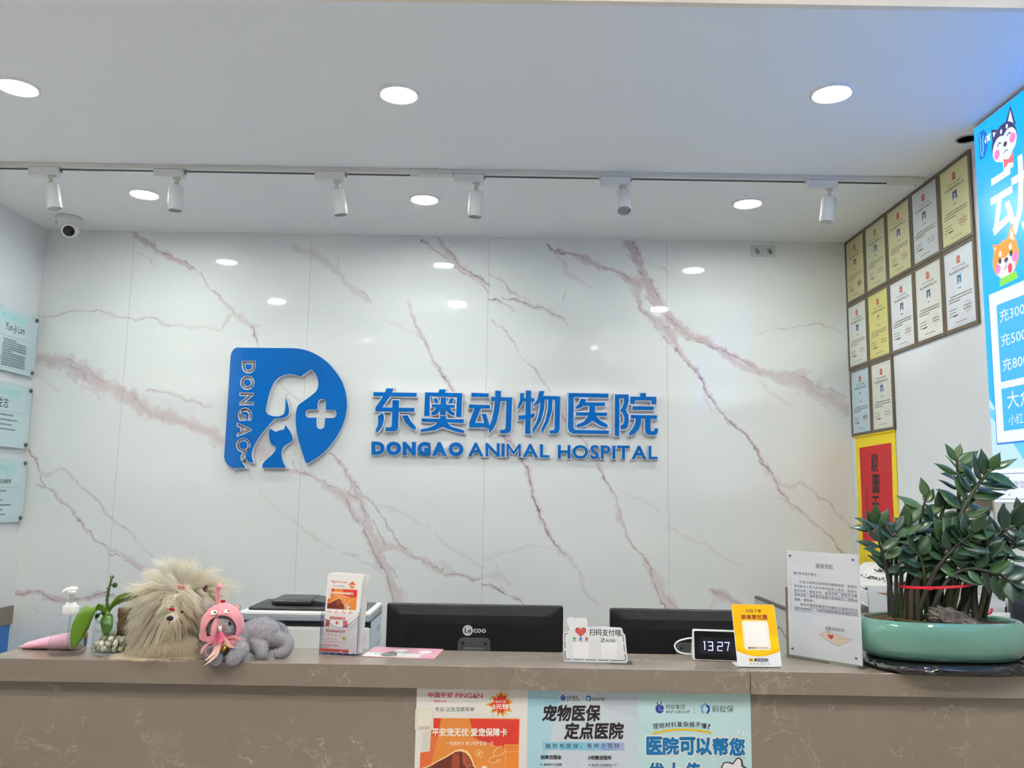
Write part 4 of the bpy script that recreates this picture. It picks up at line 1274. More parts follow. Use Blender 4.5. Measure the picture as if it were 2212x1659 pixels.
def staff_plate(z0, h, yr, label, lines, title, sub):
    w = 0.56
    t = empty('staff_plate', (LEFT, yr, z0), label, 'acrylic plate', 'acrylic staff plates on the left wall')
    b = MB()
    b.prism([(-w, 0), (0, 0), (0, h), (-w, h)], (0.016, 0, 0), LX, UPV, (1, 0, 0), 0.0, 0.004, mat('plate_pale', (196, 216, 220), 0.12))
    b.build('plate', t)
    s = Sheet()
    teal, blk = ink((140, 208, 208)), ink((34, 42, 50))
    s.text('东奥动物医院', -0.095, h - 0.062, 0.034, teal, align='R', w=0.25, bold=0.02)
    s.text('DONGAO ANIMAL HOSPITAL', -0.095, h - 0.076, 0.009, teal, align='R', w=0.25)
    s.text(title[0], -title[2], h * title[1], 0.046, blk, align='R', w=title[3], bold=0.004)
    if sub:
        s.text(sub, -0.118, h * title[1] + 0.002, 0.020, blk, align='R', w=0.088, bold=0.02)
    s.line([(-0.50, h * title[1] - 0.016), (-0.040, h * title[1] - 0.016)], 0.0012, ink((120, 140, 146)))
    for i, (tx, right, wd) in enumerate(lines):
        zz = h * title[1] - 0.036 - i * min(0.0125, 0.13 / max(1, len(lines))) * (1.0 if len(lines) > 8 else 1.75)
        if tx:
            s.text(tx, -right, zz, 0.0095, blk, align='R', w=wd, bold=0.02)
        else:
            s.dashes(-right - wd, -right, zz, 0.0068, ink((66, 74, 82)), gap=0.45, seed=i)
    s.build('print', (0.0203, 0, 0), LX, UPV, t)
    for zz in (0.018, h - 0.018):
        for uu in (-0.018, -w + 0.018):
            b = MB()
            b.lathe([(0.0065, 0.0), (0.0065, 0.022), (0.0095, 0.022), (0.0095, 0.027), (0.007, 0.029), (0.0, 0.029)], mat('screw_bronze', (122, 118, 108), 0.25, metal=0.9), c=(0, uu, zz), n=20, rot=Matrix.Rotation(math.radians(90), 3, 'Y'))
            b.build('standoff', t)


staff_plate(2.052, 0.298, 4.095, 'top acrylic staff plate on the left wall, lettered with a Latin name',
            [('', 0.165, 0.10), ('', 0.085, 0.18), ('', 0.080, 0.19), ('', 0.082, 0.19), ('', 0.080, 0.19), ('', 0.195, 0.075), ('', 0.080, 0.185),
             ('', 0.082, 0.19), ('', 0.085, 0.19), ('', 0.084, 0.19), ('', 0.080, 0.19), ('', 0.078, 0.19)], ('Yun-Ji Lim', 0.600, 0.108, 0.155), None)
staff_plate(1.700, 0.300, 4.098, 'middle acrylic staff plate on the left wall',
            [('毕业于东北大学兽医学院硕士研究生', 0.135, 0.22), ('', 0.105, 0.25), ('', 0.145, 0.21), ('', 0.110, 0.25), ('', 0.235, 0.05)], ('孙性志', 0.600, 0.185, 0.13), None)
staff_plate(1.350, 0.298, 4.108, 'lowest acrylic staff plate on the left wall',
            [('', 0.150, 0.20), ('', 0.200, 0.15), ('', 0.170, 0.18), ('', 0.100, 0.25), ('', 0.165, 0.19), ('', 0.140, 0.21)], ('瑞', 0.600, 0.228, 0.05), '主治医师')

# ================================================================== RECEPTION COUNTER


def stone_material():
    g = Nodes('taupe_stone', 0.17)
    tc = g.n('ShaderNodeTexCoord').outputs['Object']
    warp = g.n('ShaderNodeTexNoise', i_Scale=5.0, i_Detail=4.0, i_Roughness=0.6)
    g.l(tc, warp.inputs['Vector'])
    add = g.n('ShaderNodeVectorMath', operation='MULTIPLY_ADD')
    add.inputs[1].default_value = (0.22, 0.22, 0.22)
    g.l(warp.outputs['Color'], add.inputs[0])
    g.l(tc, add.inputs[2])

    def vein(scale, width, mscale, lo, hi, seed):
        mp = g.n('ShaderNodeMapping')
        mp.inputs['Location'].default_value = (seed * 3.1, seed * 1.7, seed * 2.3)
        g.l(add.outputs[0], mp.inputs[0])
        n = g.n('ShaderNodeTexNoise', i_Scale=scale, i_Detail=5.0, i_Roughness=0.55)
        g.l(mp.outputs[0], n.inputs['Vector'])
        d = g.math('ABSOLUTE', g.math('SUBTRACT', n.outputs[0], 0.5))
        v = g.ramp(d, [(0.0, (1, 1, 1, 1)), (width, (0, 0, 0, 1))])
        k = g.n('ShaderNodeTexNoise', i_Scale=mscale, i_Detail=2.0)
        g.l(mp.outputs[0], k.inputs['Vector'])
        mk = g.ramp(k.outputs[0], [(lo, (0, 0, 0, 1)), (hi, (1, 1, 1, 1))])
        return g.math('MULTIPLY', v, mk)
    cl = g.n('ShaderNodeTexNoise', i_Scale=2.4, i_Detail=3.0)
    g.l(tc, cl.inputs['Vector'])
    col = g.mix(cl.outputs[0], lin((133, 121, 109)), lin((146, 134, 121)))
    col = g.mix(g.math('MULTIPLY', vein(8.0, 0.014, 5.0, 0.50, 0.66, 1), 0.32), col, lin((196, 188, 176)))
    col = g.mix(g.math('MULTIPLY', vein(12.0, 0.010, 7.0, 0.57, 0.68, 2), 0.55), col, lin((220, 212, 202)))
    col = g.mix(g.math('MULTIPLY', vein(18.0, 0.016, 10.0, 0.63, 0.70, 4), 0.6), col, lin((206, 198, 186)))
    col = g.mix(g.math('MULTIPLY', vein(8.0, 0.007, 5.0, 0.60, 0.68, 3), 0.30), col, lin((88, 76, 66)))
    g.l(col, g.b.inputs['Base Color'])
    return g.m


STONE = stone_material()
JOINT = 0.5945
t = empty('reception_counter', (0.0, FRONT, 0.0), 'long taupe stone reception counter carrying plush toys, signs and a planter', 'counter')
for x0, x1 in ((-1.283, JOINT - 0.0006), (JOINT + 0.0006, 1.660)):
    b = MB()
    b.rbox(x0, x1, 0.0, CBACK - FRONT, TOP - 0.0545, TOP, STONE, 0.0015, 2)
    b.build('top_slab', t)
for x0, x1 in ((-1.270, JOINT - 0.0006), (JOINT + 0.0006, 1.660)):
    b = MB()
    b.box(x0, x1, 0.0205, 0.050, 0.0, TOP - 0.055, STONE)
    b.build('front_panel', t)
b = MB()
b.box(-1.270, 1.660, 0.17, 0.19, 0.0, TOP - 0.055, mat('carcass_board', (150, 140, 128), 0.5))
b.build('back_panel', t)

# lower desk behind the counter
t = empty('desk', (0.0, 2.36, 0.0), 'low white work desk hidden behind the counter under the monitors', 'desk')
dm = mat('desk_white', (205, 203, 198), 0.4)
b = MB()
b.rbox(-1.2, 1.05, 0.0, 0.85, 0.725, 0.75, dm, 0.003)
b.build('worktop', t)
for x0 in (-1.18, -0.1, 1.0):
    b = MB()
    b.box(x0, x0 + 0.03, 0.03, 0.80, 0.0, 0.725, dm)
    b.build('side_panel', t)

# ---- posters on the counter front
PY = FRONT + 0.0203
PT = TOP - 0.0555


def star(cx, cy, pts, m, s_):
    s_.poly(pts, m)


def burst(cx, cy, r, n, k, sq=1.0, ph=0.0, seed=1):
    rnd = random.Random(seed)
    out = []
    for i in range(2 * n):
        a = math.pi * i / n + ph
        rr = r * (k if i % 2 else rnd.uniform(0.9, 1.12))
        out.append((cx + rr * math.cos(a), cy + rr * sq * math.sin(a)))
    return out


def fan(s_, pts, m):
    """a star-shaped polygon laid as triangles around its middle"""
    cx = sum(p[0] for p in pts) / len(pts)
    cy = sum(p[1] for p in pts) / len(pts)
    vs = [s_.T((cx, cy))] + [s_.T(p) for p in pts]
    fs = [(0, i + 1, (i + 1) % len(pts) + 1) for i in range(len(pts))]
    s_._put(vs, fs, m)


def heart(cx, cy, r, down=True):
    out = []
    for i in range(36):
        a = 2 * math.pi * i / 36
        x = 16 * math.sin(a) ** 3
        y = 13 * math.cos(a) - 5 * math.cos(2 * a) - 2 * math.cos(3 * a) - math.cos(4 * a)
        out.append((cx + x * r / 16, cy - y * r / 16 if down else cy + y * r / 16))
    return out


def pet_card(s, L=True):
    """the orange pet insurance artwork, in the pixels of the large poster (origin 168,60)"""
    red, dgreen, wht = ink((206, 42, 52)), ink((64, 92, 84)), ink((252, 246, 236))
    s.text('中国平安', 370, 150, 88, red, w=435, bold=0.03)
    s.text('PINGAN', 855, 160, 84, red, w=478, bold=0.012)
    s.disc(1198, 232, 14, ink((60, 20, 20)))
    s.text('金融·科技', 470, 274, 44, red, w=232, bold=0.01)
    s.text('专业 让生活更简单', 502, 398, 72, dgreen, w=690, bold=0.012)
    P = [(1662, 92), (1700, 175), (1785, 165), (1770, 235), (1868, 312), (1795, 360), (1855, 472), (1760, 462), (1702, 555), (1650, 500), (1595, 560), (1600, 470), (1490, 488), (1520, 400), (1392, 355), (1530, 300), (1480, 205), (1590, 225), (1570, 165), (1630, 180)]
    fan(s, P, ink((120, 70, 30)))
    c0 = (1640, 340)
    fan(s, [(c0[0] + (x - c0[0]) * 0.96, c0[1] + (y - c0[1]) * 0.96) for x, y in P], ink((252, 196, 50)))
    fan(s, [(c0[0] + (x - c0[0]) * 0.82, c0[1] + (y - c0[1]) * 0.82) for x, y in P], ink((226, 58, 42)))
    s.text('每天只需', 1562, 280, 46, wht, w=186, bold=0.02)
    s.text('2元钱', 1518, 340, 92, wht, w=270, bold=0.04)
    for q in (((1735, 118), (1728, 160)), ((1798, 98), (1772, 148)), ((1455, 255), (1495, 278)), ((1765, 495), (1785, 530)), ((1530, 528), (1510, 565))):
        s.line(q, 7, ink((60, 56, 50)))
    # artwork
    og, rd = ink((236, 146, 66)), ink((224, 62, 46))
    s.rect(262, 585, 1990, 1720, og)
    s.poly([(262, 585), (610, 590), (520, 1100), (440, 1400), (262, 1500)], ink((230, 112, 58)))
    s.poly([(480, 585), (610, 590), (560, 900), (470, 890)], rd)
    s.poly([(1115, 592), (1990, 605), (1982, 1100), (1760, 1100), (1480, 1010), (1300, 960), (1190, 900)], rd)
    s.rect(1740, 1024, 1990, 1720, ink((240, 140, 50)))
    for q in (((1740, 1028), (1990, 1028)), ((1740, 1024), (1740, 1076), (1762, 1080)), ((1762, 1080), (1755, 1720)), ((1762, 1145), (1990, 1145))):
        s.line(q, 7, ink((252, 200, 120)))
    s.disc(1815, 850, 60, ink((214, 56, 44)))
    for a, c in ((1745, 740), (1810, 690), (1880, 735), (1900, 800)):
        s.disc(a, c, 26, ink((214, 56, 44)), 32)
    s.poly([(262, 585), (440, 585), (432, 1140), (262, 1165)], ink((236, 230, 220)))
    s.poly([(300, 830), (420, 800), (424, 1120), (290, 1130)], ink((222, 220, 208)))
    s.text('平安宠无忧·爱宠保障卡', 460, 752, 135, wht, w=1318, bold=0.035)
    s.text('一张医保卡 悉心呵护爱宠一生', 715, 972, 70, wht, w=828)
    ln = ink((252, 214, 160))
    s.line([(1216, 1178), (1265, 1110), (1368, 1160), (1325, 1250), (1216, 1195)], 8, ln)
    s.line([(1280, 1140), (1300, 1215)], 14, ln)
    s.line([(1255, 1185), (1330, 1165)], 14, ln)
    s.line([(1545, 1190), (1560, 1140), (1610, 1080), (1670, 1050), (1700, 1060), (1708, 1085)], 12, ln)
    s.line([(1740, 1110), (1738, 1150), (1690, 1190), (1610, 1220), (1560, 1215), (1545, 1190)], 12, ln)
    s.line([(1560, 1218), (1490, 1250), (1468, 1290), (1480, 1325), (1530, 1342), (1590, 1310), (1620, 1280)], 12, ln)
    s.ring(1642, 1300, 24, 10, ln)
    # the long-haired brown dog
    s.poly([(268, 1430), (420, 1380), (560, 1300), (700, 1230), (800, 1170), (880, 1120), (980, 1100), (1080, 1130), (1140, 1190), (1190, 1290), (1210, 1370), (1280, 1440), (1300, 1500), (1300, 1720), (268, 1720)], ink((250, 214, 150)))
    s.poly([(268, 1445), (430, 1400), (570, 1320), (710, 1250), (810, 1190), (880, 1150), (960, 1140), (1060, 1170), (1120, 1230), (1170, 1320), (1195, 1390), (1260, 1450), (1280, 1500), (1280, 1720), (268, 1720)], ink((112, 46, 34)))
    s.poly([(830, 1190), (900, 1150), (950, 1150), (960, 1320), (930, 1480), (870, 1560), (820, 1480), (815, 1320)], ink((150, 62, 40)))
    s.poly([(1000, 1160), (1080, 1200), (1150, 1320), (1180, 1400), (1080, 1420), (1010, 1340)], ink((176, 84, 52)))
    for i in range(5):
        s.line([(850 + i * 22, 1190 + i * 8), (836 + i * 26, 1350), (860 + i * 24, 1480)], 7, ink((196, 104, 66)))
    s.disc(1100, 1322, 16, ink((40, 16, 14)), 12)
    s.disc(1396, 1440, 58, ink((250, 244, 236)))
    s.poly(heart(1394, 1436, 30), ink((206, 30, 44)))
    # a piebald cat to the right, lower text bands
    s.poly([(1400, 1560), (1470, 1530), (1520, 1450), (1560, 1490), (1620, 1500), (1640, 1600), (1650, 1720), (1440, 1720), (1480, 1640)], ink((248, 240, 230)))
    s.disc(1560, 1545, 40, ink((52, 40, 40)), 30)
    s.disc(1600, 1660, 40, ink((52, 40, 40)), 46)
    if not L:
        pk, dr = ink((250, 244, 238)), ink((196, 62, 58))
        s.rect(230, 1720, 2010, 2000, pk)
        for i in range(4):
            s.ring(430 + i * 420, 1800, 40, 14, dr)
            s.dashes(290 + i * 420, 580 + i * 420, 1880, 46, dr, seed=i)
        s.rect(480, 2150, 1400, 2260, dr, 30)
        s.text('全年 不限次 门诊保障', 520, 2168, 70, pk, w=840)
        s.poly(burst(930, 2480, 120, 7, 0.5, 0.9), ink((206, 80, 66)))
        for r in range(3):
            s.rect(270 - r * 20, 2340 + r * 130, 520 - r * 10, 2430 + r * 130, dr, 24)
            s.rect(1290 + r * 10, 2340 + r * 130, 1540 + r * 25, 2430 + r * 130, dr, 24)
        s.rect(320, 2860, 1440, 2970, dr, 30)
        s.dashes(380, 1400, 2885, 60, pk, seed=3)
        for r in range(2):
            for i in range(5 - r):
                s.ring(250 + i * 230, 3080 + r * 250, 30, 12, ink((200, 110, 104)))
                s.dashes(180 + i * 230, 330 + i * 230, 3140 + r * 250, 36, ink((200, 110, 104)), seed=i + 9 * r)
        s.disc(1450, 3320, 120, ink((232, 196, 96)), 110)
        s.disc(1400, 3290, 40, ink((196, 128, 60)))
        s.disc(1510, 3300, 36, ink((246, 228, 160)))
        s.dashes(120, 1520, 3530, 28, ink((214, 150, 120)), seed=21)
        s.dashes(120, 700, 3590, 28, ink((214, 150, 120)), seed=22)
        s.text('中国平安财产保险', 100, 3680, 110, dr, w=1000, bold=0.02)
        s.dashes(110, 600, 3830, 40, ink((90, 90, 90)), seed=23)
        s.rect(30, 3920, 1760, 4060, dr)
        s.poly([(1260, 4060), (1330, 3960), (1400, 4060)], wht)


k1 = 0.2743 / 1967
s = Sheet(k1, (168, 60), True, 0.0127, 0.00002)
PH = 0.46
s.board(0.2743, PH, 0.0008, mat('poster_white', (238, 232, 226), 0.35), v0=-PH)
pet_card(s)
t = empty('poster', (-0.2240, PY, PT), 'white and orange pet insurance poster with a brown dog, left of the three counter posters', 'poster', 'insurance posters on the counter front')
s.build('printed_sheet', (0, 0, 0), (1, 0, 0), UPV, t)

k2 = 0.2709 / 2018
s = Sheet(k2, (92, 92), True, 0.0188, 0.00002)
s.board(0.2709, PH, 0.0008, mat('poster_silver', (208, 218, 226), 0.35), v0=-PH)
ltb, blk = ink((172, 214, 226)), ink((36, 28, 32))
s.poly([(92, 93), (700, 106), (560, 700), (420, 1400), (330, 1800), (92, 1800)], ink((176, 216, 228)))
s.poly([(92, 180), (900, 300), (92, 420)], ink((164, 206, 222)))
s.poly([(1300, 117), (2110, 132), (2110, 620), (1500, 420)], ink((198, 208, 222)))
s.disc(735, 252, 46, ink((36, 84, 164)), 50)
s.ring(745, 252, 28, 7, ink((150, 196, 230)), a0=90, a1=290)
s.line([(722, 205), (708, 190)], 9, ink((36, 84, 164)))
s.line([(738, 205), (756, 182)], 9, ink((36, 84, 164)))
s.text('蚂蚁集团', 800, 212, 54, blk, w=206, bold=0.012)
s.text('ANT GROUP', 798, 274, 32, blk, w=256, bold=0.01)
s.line([(1102, 215), (1102, 314)], 4, ink((140, 150, 160)))
s.line([(1160, 245), (1200, 222), (1242, 245), (1236, 290), (1215, 308)], 24, ink((24, 84, 160)))
s.line([(1165, 240), (1160, 285), (1190, 308)], 24, ink((70, 170, 214)))
s.text('蚂蚁保', 1268, 238, 68, blk, w=228)
s.text('宠物医保', 362, 380, 275, blk, w=1040, bold=0.045, skew=0.10)
s.text('定点医院', 765, 690, 280, blk, w=1060, bold=0.045, skew=0.10)
s.rect(370, 1026, 700, 1158, ink((140, 204, 228)))
s.rect(700, 1026, 1100, 1162, ink((128, 196, 226)))
s.rect(1100, 1030, 1450, 1168, ink((142, 196, 224)))
s.rect(1450, 1034, 1700, 1172, ink((140, 170, 216)))
s.rect(1700, 1038, 1860, 1176, ink((168, 182, 220)))
s.text('猫 狗 有 医 保 ， 看 病 少 花 钱', 424, 1052, 78, blk, w=1348, bold=0.008)
s.text('保障范围全', 332, 1252, 72, blk, w=384, bold=0.03)
s.text('3项赠送服务', 1206, 1262, 72, blk, w=424, bold=0.03)
for x, y, tx, w in ((345, 1392, '疾病意外全保障', 335), (345, 1480, '定点医院可报销70%', 435), (1218, 1402, '猫3联/犬6联疫苗一针', 465), (1218, 1488, '进口驱虫药一次', 340)):
    s.disc(x, y + 22, 13, ink((50, 72, 140)))
    s.text(tx, x + 44, y, 46, blk, w=w)
t = empty('poster', (0.0505, PY, PT), 'pale silver-blue insurance poster with slanted black Chinese headlines, middle of the counter front', 'poster', 'insurance posters on the counter front')
s.build('printed_sheet', (0, 0, 0), (1, 0, 0), UPV, t)

k3 = 0.2777 / 1993
s = Sheet(k3, (65, 130), True, 0.0176, 0.00002)
s.board(0.2777, PH, 0.0008, mat('poster_mint', (196, 228, 230), 0.35), v0=-PH)
nv = ink((44, 66, 150))
s.poly([(65, 131), (2058, 167), (2058, 420), (65, 300)], ink((190, 222, 222)))
s.disc(452, 435, 76, nv, 78)
s.ring(482, 418, 46, 9, ink((190, 206, 236)))
s.line([(412, 362), (404, 318)], 15, nv)
s.line([(466, 355), (488, 308)], 15, nv)
s.text('蚂蚁集团', 558, 360, 82, blk, w=338)
s.text('ANT GROUP', 558, 462, 50, blk, w=424)
s.line([(1055, 345), (1055, 515)], 6, ink((130, 150, 160)))
s.line([(1172, 408), (1252, 352), (1290, 372)], 32, ink((122, 176, 220)))
s.line([(1200, 400), (1196, 470), (1232, 512)], 34, ink((122, 176, 220)))
s.line([(1275, 378), (1320, 404), (1318, 470), (1280, 512)], 34, ink((28, 62, 160)))
s.text('蚂蚁保', 1376, 380, 118, ink((60, 66, 70)), w=382)
for i, ch in enumerate('理赔材料复杂搞不懂?'):
    u = i / 9.0
    x = 325 + i * 108
    s.text(ch, x, 690 - 52 * math.sin(math.pi * (0.06 + 0.84 * u)) + 12, 92, ink((34, 30, 30)), w=92 if ch != '?' else 52, bold=0.012, rot=(0.5 - u) * -0.30)
arcp = [(325 + 1030 * i / 16.0, 862 - 72 * math.sin(math.pi * (0.04 + 0.92 * i / 16.0)) - 2 * i * 0.4) for i in range(17)]
s.line(arcp, 34, ink((232, 190, 20)))
for i, ch in enumerate('医院可以帮您'):
    x = 222 + i * 290
    y = 915 + (4 * i)
    s.text(ch, x - 12, y - 14, 308, ink((240, 238, 232)), w=288, bold=0.085)
for i, ch in enumerate('医院可以帮您'):
    x = 222 + i * 290
    y = 915 + (4 * i)
    s.text(ch, x, y, 280, ink((0, 112, 172)), w=262, bold=0.055)
for i, ch in enumerate('优上传'):
    s.text(ch, 240 + i * 320, 1330, 308, ink((240, 238, 232)), w=284, bold=0.085)
for i, ch in enumerate('优上传'):
    s.text(ch, 252 + i * 320, 1344, 280, ink((0, 112, 172)), w=258, bold=0.055)
for x in (1832, 1915, 1982):
    s.line([(x - 28, 862 + (x - 1832) * 0.22), (x + 28, 790 + (x - 1832) * 0.30)], 40, ink((222, 236, 238)))
s.line(heart(1392, 1306, 44) + [heart(1392, 1306, 44)[0]], 14, ink((222, 238, 240)))
# plain white puppy shape at the bottom edge
s.poly([(1500, 1600), (1520, 1400), (1560, 1335), (1640, 1320), (1720, 1345), (1790, 1262), (1850, 1250), (1892, 1300), (1905, 1390), (1990, 1440), (2058, 1470), (2058, 1900), (1500, 1900)], ink((50, 42, 44)))
s.poly([(1535, 1600), (1545, 1400), (1580, 1350), (1640, 1342), (1726, 1372), (1795, 1285), (1840, 1272), (1866, 1310), (1872, 1400), (1960, 1458), (2058, 1500), (2058, 1900), (1535, 1900)], ink((238, 236, 236)))
t = empty('poster', (0.3213, PY, PT), 'mint green poster with big white-edged blue Chinese lettering, right of the counter posters', 'poster', 'insurance posters on the counter front')
s.build('printed_sheet', (0, 0, 0), (1, 0, 0), UPV, t)

# small cream sticker overlapping the left poster (its code is left out)
s = Sheet(k1, (152, 430), True, 0.0127, 0.00002)
s.board(328 * k1, 350 * k1, 0.0003, mat('sticker_cream', (232, 224, 202), 0.4), r=0.002, v0=-350 * k1)
s.rect(202, 448, 444, 700, ink((240, 234, 218)))
s.text('扫码咨询投保', 228, 734, 30, ink((96, 70, 64)), w=184)
t = empty('sticker', (-0.2240 - 14 * k1, PY - 0.0022, PT - 372 * k1), 'small cream sticker overlapping the left edge of the orange poster', 'sticker')
s.build('printed_sheet', (0, 0, 0), (1, 0, 0), UPV, t)

# ================================================================== BEHIND THE COUNTER
BLACKP = mat('monitor_black', (13, 13, 15), 0.5, spec=0.35)


def monitor(x0, x1, ztop, y, label, logo):
    t = empty('monitor', ((x0 + x1) / 2, y, 0.75), label, 'monitor', 'black desktop monitors seen from behind')
    w = x1 - x0
    zt = ztop - 0.75
    zb = zt - 0.325
    # housing: flat rim, then sloping in to a raised flat back
    b = MB()
    hw = w / 2
    r = 0.006

    def ringpts(ix, iz, yy, rad):
        p = []
        for cx, cz, a in ((hw - ix - rad, zt - iz - rad, 0), (-hw + ix + rad, zt - iz - rad, 90), (-hw + ix + rad, zb + iz + rad, 180), (hw - ix - rad, zb + iz + rad, 270)):
            for q in range(5):
                an = math.radians(a + 22.5 * q)
                p.append((cx + rad * math.cos(an), yy, cz + rad * math.sin(an)))
        return p
    rings = [ringpts(0.002, 0.002, 0.020, r), ringpts(0, 0, 0.018, r), ringpts(0, 0, 0.004, r), ringpts(0.003, 0.003, 0.0, r), ringpts(0.040, 0.030, -0.008, 0.010), ringpts(0.065, 0.055, -0.010, 0.012)]
    vs = [p for rg in rings for p in rg]
    n = 20
    fs = []
    for i in range(len(rings) - 1):
        for q in range(n):
            q2 = (q + 1) % n
            fs.append((i * n + q, (i + 1) * n + q, (i + 1) * n + q2, i * n + q2))
    fs.append(tuple(range((len(rings) - 1) * n, len(rings) * n)))
    fs.append(tuple(range(n))[::-1])
    b.add(vs, fs, BLACKP, False)
    b.build('housing', t)
    b = MB()
    b.box(-hw + 0.008, hw - 0.008, 0.0202, 0.0208, zb + 0.02, zt - 0.008, mat('screen_dark', (16, 18, 24), 0.15))
    b.build('screen', t)
    b = MB()
    b.prism([(-0.048, -0.30), (0.048, -0.30), (0.048, -0.012), (0.043, -0.003), (0.036, 0.0), (-0.036, 0.0), (-0.043, -0.003), (-0.048, -0.012)], (0.0, -0.010, zt - 0.0945), (1, 0, 0), UPV, YN, 0.0, 0.010, mat('stand_grey', (74, 75, 78), 0.5))
    b.box(-0.03, 0.03, -0.05, -0.022, 0.012, zt - 0.12, mat('stand_grey'))
    for sx in (-0.033, 0.033):
        b.lathe([(0.0052, 0), (0.0052, 0.0006), (0, 0.0006)], DARK, c=(sx, -0.0202, zt - 0.1075), n=16, rot=Matrix.Rotation(math.radians(90), 3, 'X'))
    b.build('stand', t)
    b = MB()
    b.rbox(-0.11, 0.11, -0.12, 0.08, 0.0005, 0.012, mat('stand_grey'), 0.004)
    b.build('foot', t)
    if logo:
        s = Sheet()
        wh = ink((206, 206, 208))
        s.disc(-0.0205, 0, 0.0155, wh)
        s.text('Le', -0.0295, -0.0068, 0.0140, ink((28, 28, 32)), w=0.0195, bold=0.02)
        s.text('coo', -0.0040, -0.0066, 0.0122, wh, w=0.0380, bold=0.025)
        s.build('brand_mark', (0.0005, -0.0102, zt - 0.0735), (1, 0, 0), UPV, t)
    return t


monitor(-0.3655, 0.1625, 1.1905, 2.575, 'wide black monitor seen from behind, with a pale round brand mark', True)
monitor(0.3040, 0.7890, 1.1850, 2.585, 'black monitor seen from behind, right one behind the clock and yellow sign', False)

# ---- laser printer with a document feeder
t = empty('printer', (-0.690, 2.90, 0.75), 'pale grey multifunction printer with a black scanner lid left of the monitors', 'printer')
PG = mat('printer_grey', (206, 210, 206), 0.4)
PGS = mat('printer_side', (188, 198, 210), 0.4)
PW = mat('printer_white', (234, 234, 232), 0.35)
PK = mat('printer_black', (34, 35, 38), 0.4)
z = lambda v: v - 0.75
b = MB()
b.rbox(-0.215, 0.2225, 0.0, 0.275, 0.0005, z(1.066), PG, 0.008, 3)
b.build('body', t)
b = MB()
b.rbox(-0.2155, 0.2225, 0.012, 0.27, z(1.060), z(1.090), PK, 0.004)
b.build('output_gap', t)
b = MB()
b.rbox(-0.215, 0.2230, -0.004, 0.275, z(1.086), z(1.104), mat('printer_mid', (146, 152, 158), 0.4), 0.003)
b.rbox(-0.215, 0.2230, -0.004, 0.275, z(1.1035), z(1.116), PW, 0.004)
b.build('scanner_unit', t)
b = MB()
b.box(0.2232, 0.2240, 0.02, 0.255, z(0.99), z(1.082), PGS)
b.box(0.2232, 0.2240, 0.02, 0.255, z(0.78), z(0.975), PGS)
b.box(0.2241, 0.2243, 0.16, 0.21, z(1.03), z(1.05), mat('label_grey', (150, 160, 172), 0.5))
b.box(0.2241, 0.2243, 0.05, 0.24, z(0.983), z(0.985), mat('seam_dark', (90, 96, 104), 0.5))
b.build('side_panel', t)
b = MB()
b.rbox(-0.195, 0.07, 0.02, 0.24, z(1.1155), z(1.127), PK, 0.005)
b.build('scanner_lid', t)
b = MB()
R0 = Matrix.Rotation(math.radians(-3), 3, 'Y')
b.rbox(-0.13, 0.01, 0.06, 0.22, z(1.1275) + 0.001, z(1.1475), mat('feeder_black', (42, 43, 47), 0.35), 0.008, 3)
b.prism([(0.01, z(1.128)), (0.075, z(1.128)), (0.07, z(1.136)), (0.01, z(1.145))], (0, 0.07, 0), (1, 0, 0), UPV, YN, -0.14, 0.0, mat('feeder_black'))
b.build('document_feeder', t)
b = MB()
b.rbox(0.085, 0.205, 0.03, 0.25, z(1.1158), z(1.1190), mat('panel_dark', (70, 72, 76), 0.35), 0.0012)
b.box(0.10, 0.15, 0.08, 0.12, z(1.1191), z(1.1194), mat('panel_screen', (150, 156, 160), 0.2))
for i in range(3):
    b.box(0.165, 0.185, 0.08 + i * 0.03, 0.095 + i * 0.03, z(1.1191), z(1.1194), mat('panel_key', (206, 206, 206), 0.4))
b.build('control_panel', t)
b = MB()
b.prism([(-0.2, z(0.955)), (0.18, z(0.955)), (0.18, z(0.99)), (-0.2, z(0.99))], (0, -0.002, 0), (1, 0, 0), UPV, YN, 0, 0.003, PG)
b.build('front_flap', t)

# ---- marble-faced cabinet along the right wall and the things on it
t = empty('partition_panel', (1.18, 3.30, 0.0), 'low marble-faced partition panel with a dark top edge, left of the side cabinet', 'partition')
b = MB()
b.box(0.0, 0.016, 0.0, 0.815, 0.0, 1.046, mat('cabinet_marble', (204, 206, 204), 0.15))
for q in (((0.30, 0.9), (0.45, 0.96), (0.6, 0.93), (0.78, 1.0)), ((0.1, 0.5), (0.4, 0.7), (0.75, 0.75))):
    for a_, c_ in zip(q[:-1], q[1:]):
        b.prism([(a_[0], a_[1]), (c_[0], c_[1]), (c_[0], c_[1] + 0.012), (a_[0], a_[1] + 0.012)], (-0.0002, 0, 0), (0, 1, 0), UPV, (-1, 0, 0), 0, 0.0004, mat('cabinet_vein', (170, 148, 152), 0.15))
b.build('panel', t)
b = MB()
b.box(-0.003, 0.019, -0.003, 0.816, 1.046, 1.057, mat('cabinet_top', (78, 72, 68), 0.35))
b.build('edge_strip', t)
t = empty('side_cabinet', (1.295, 2.70, 0.0), 'low cabinet along the right wall carrying boxes and the plastic bag', 'cabinet')
b = MB()
b.box(0.002, RIGHT - 1.295 - 0.002, 0.0, 1.05, 0.0, 1.045, mat('cabinet_white', (206, 206, 204), 0.3))
b.build('body', t)
b = MB()
b.box(-0.004, RIGHT - 1.295 - 0.002, -0.01, 1.05, 1.045, 1.058, mat('cabinet_top'))
b.build('top_board', t)
CT2 = 1.0585

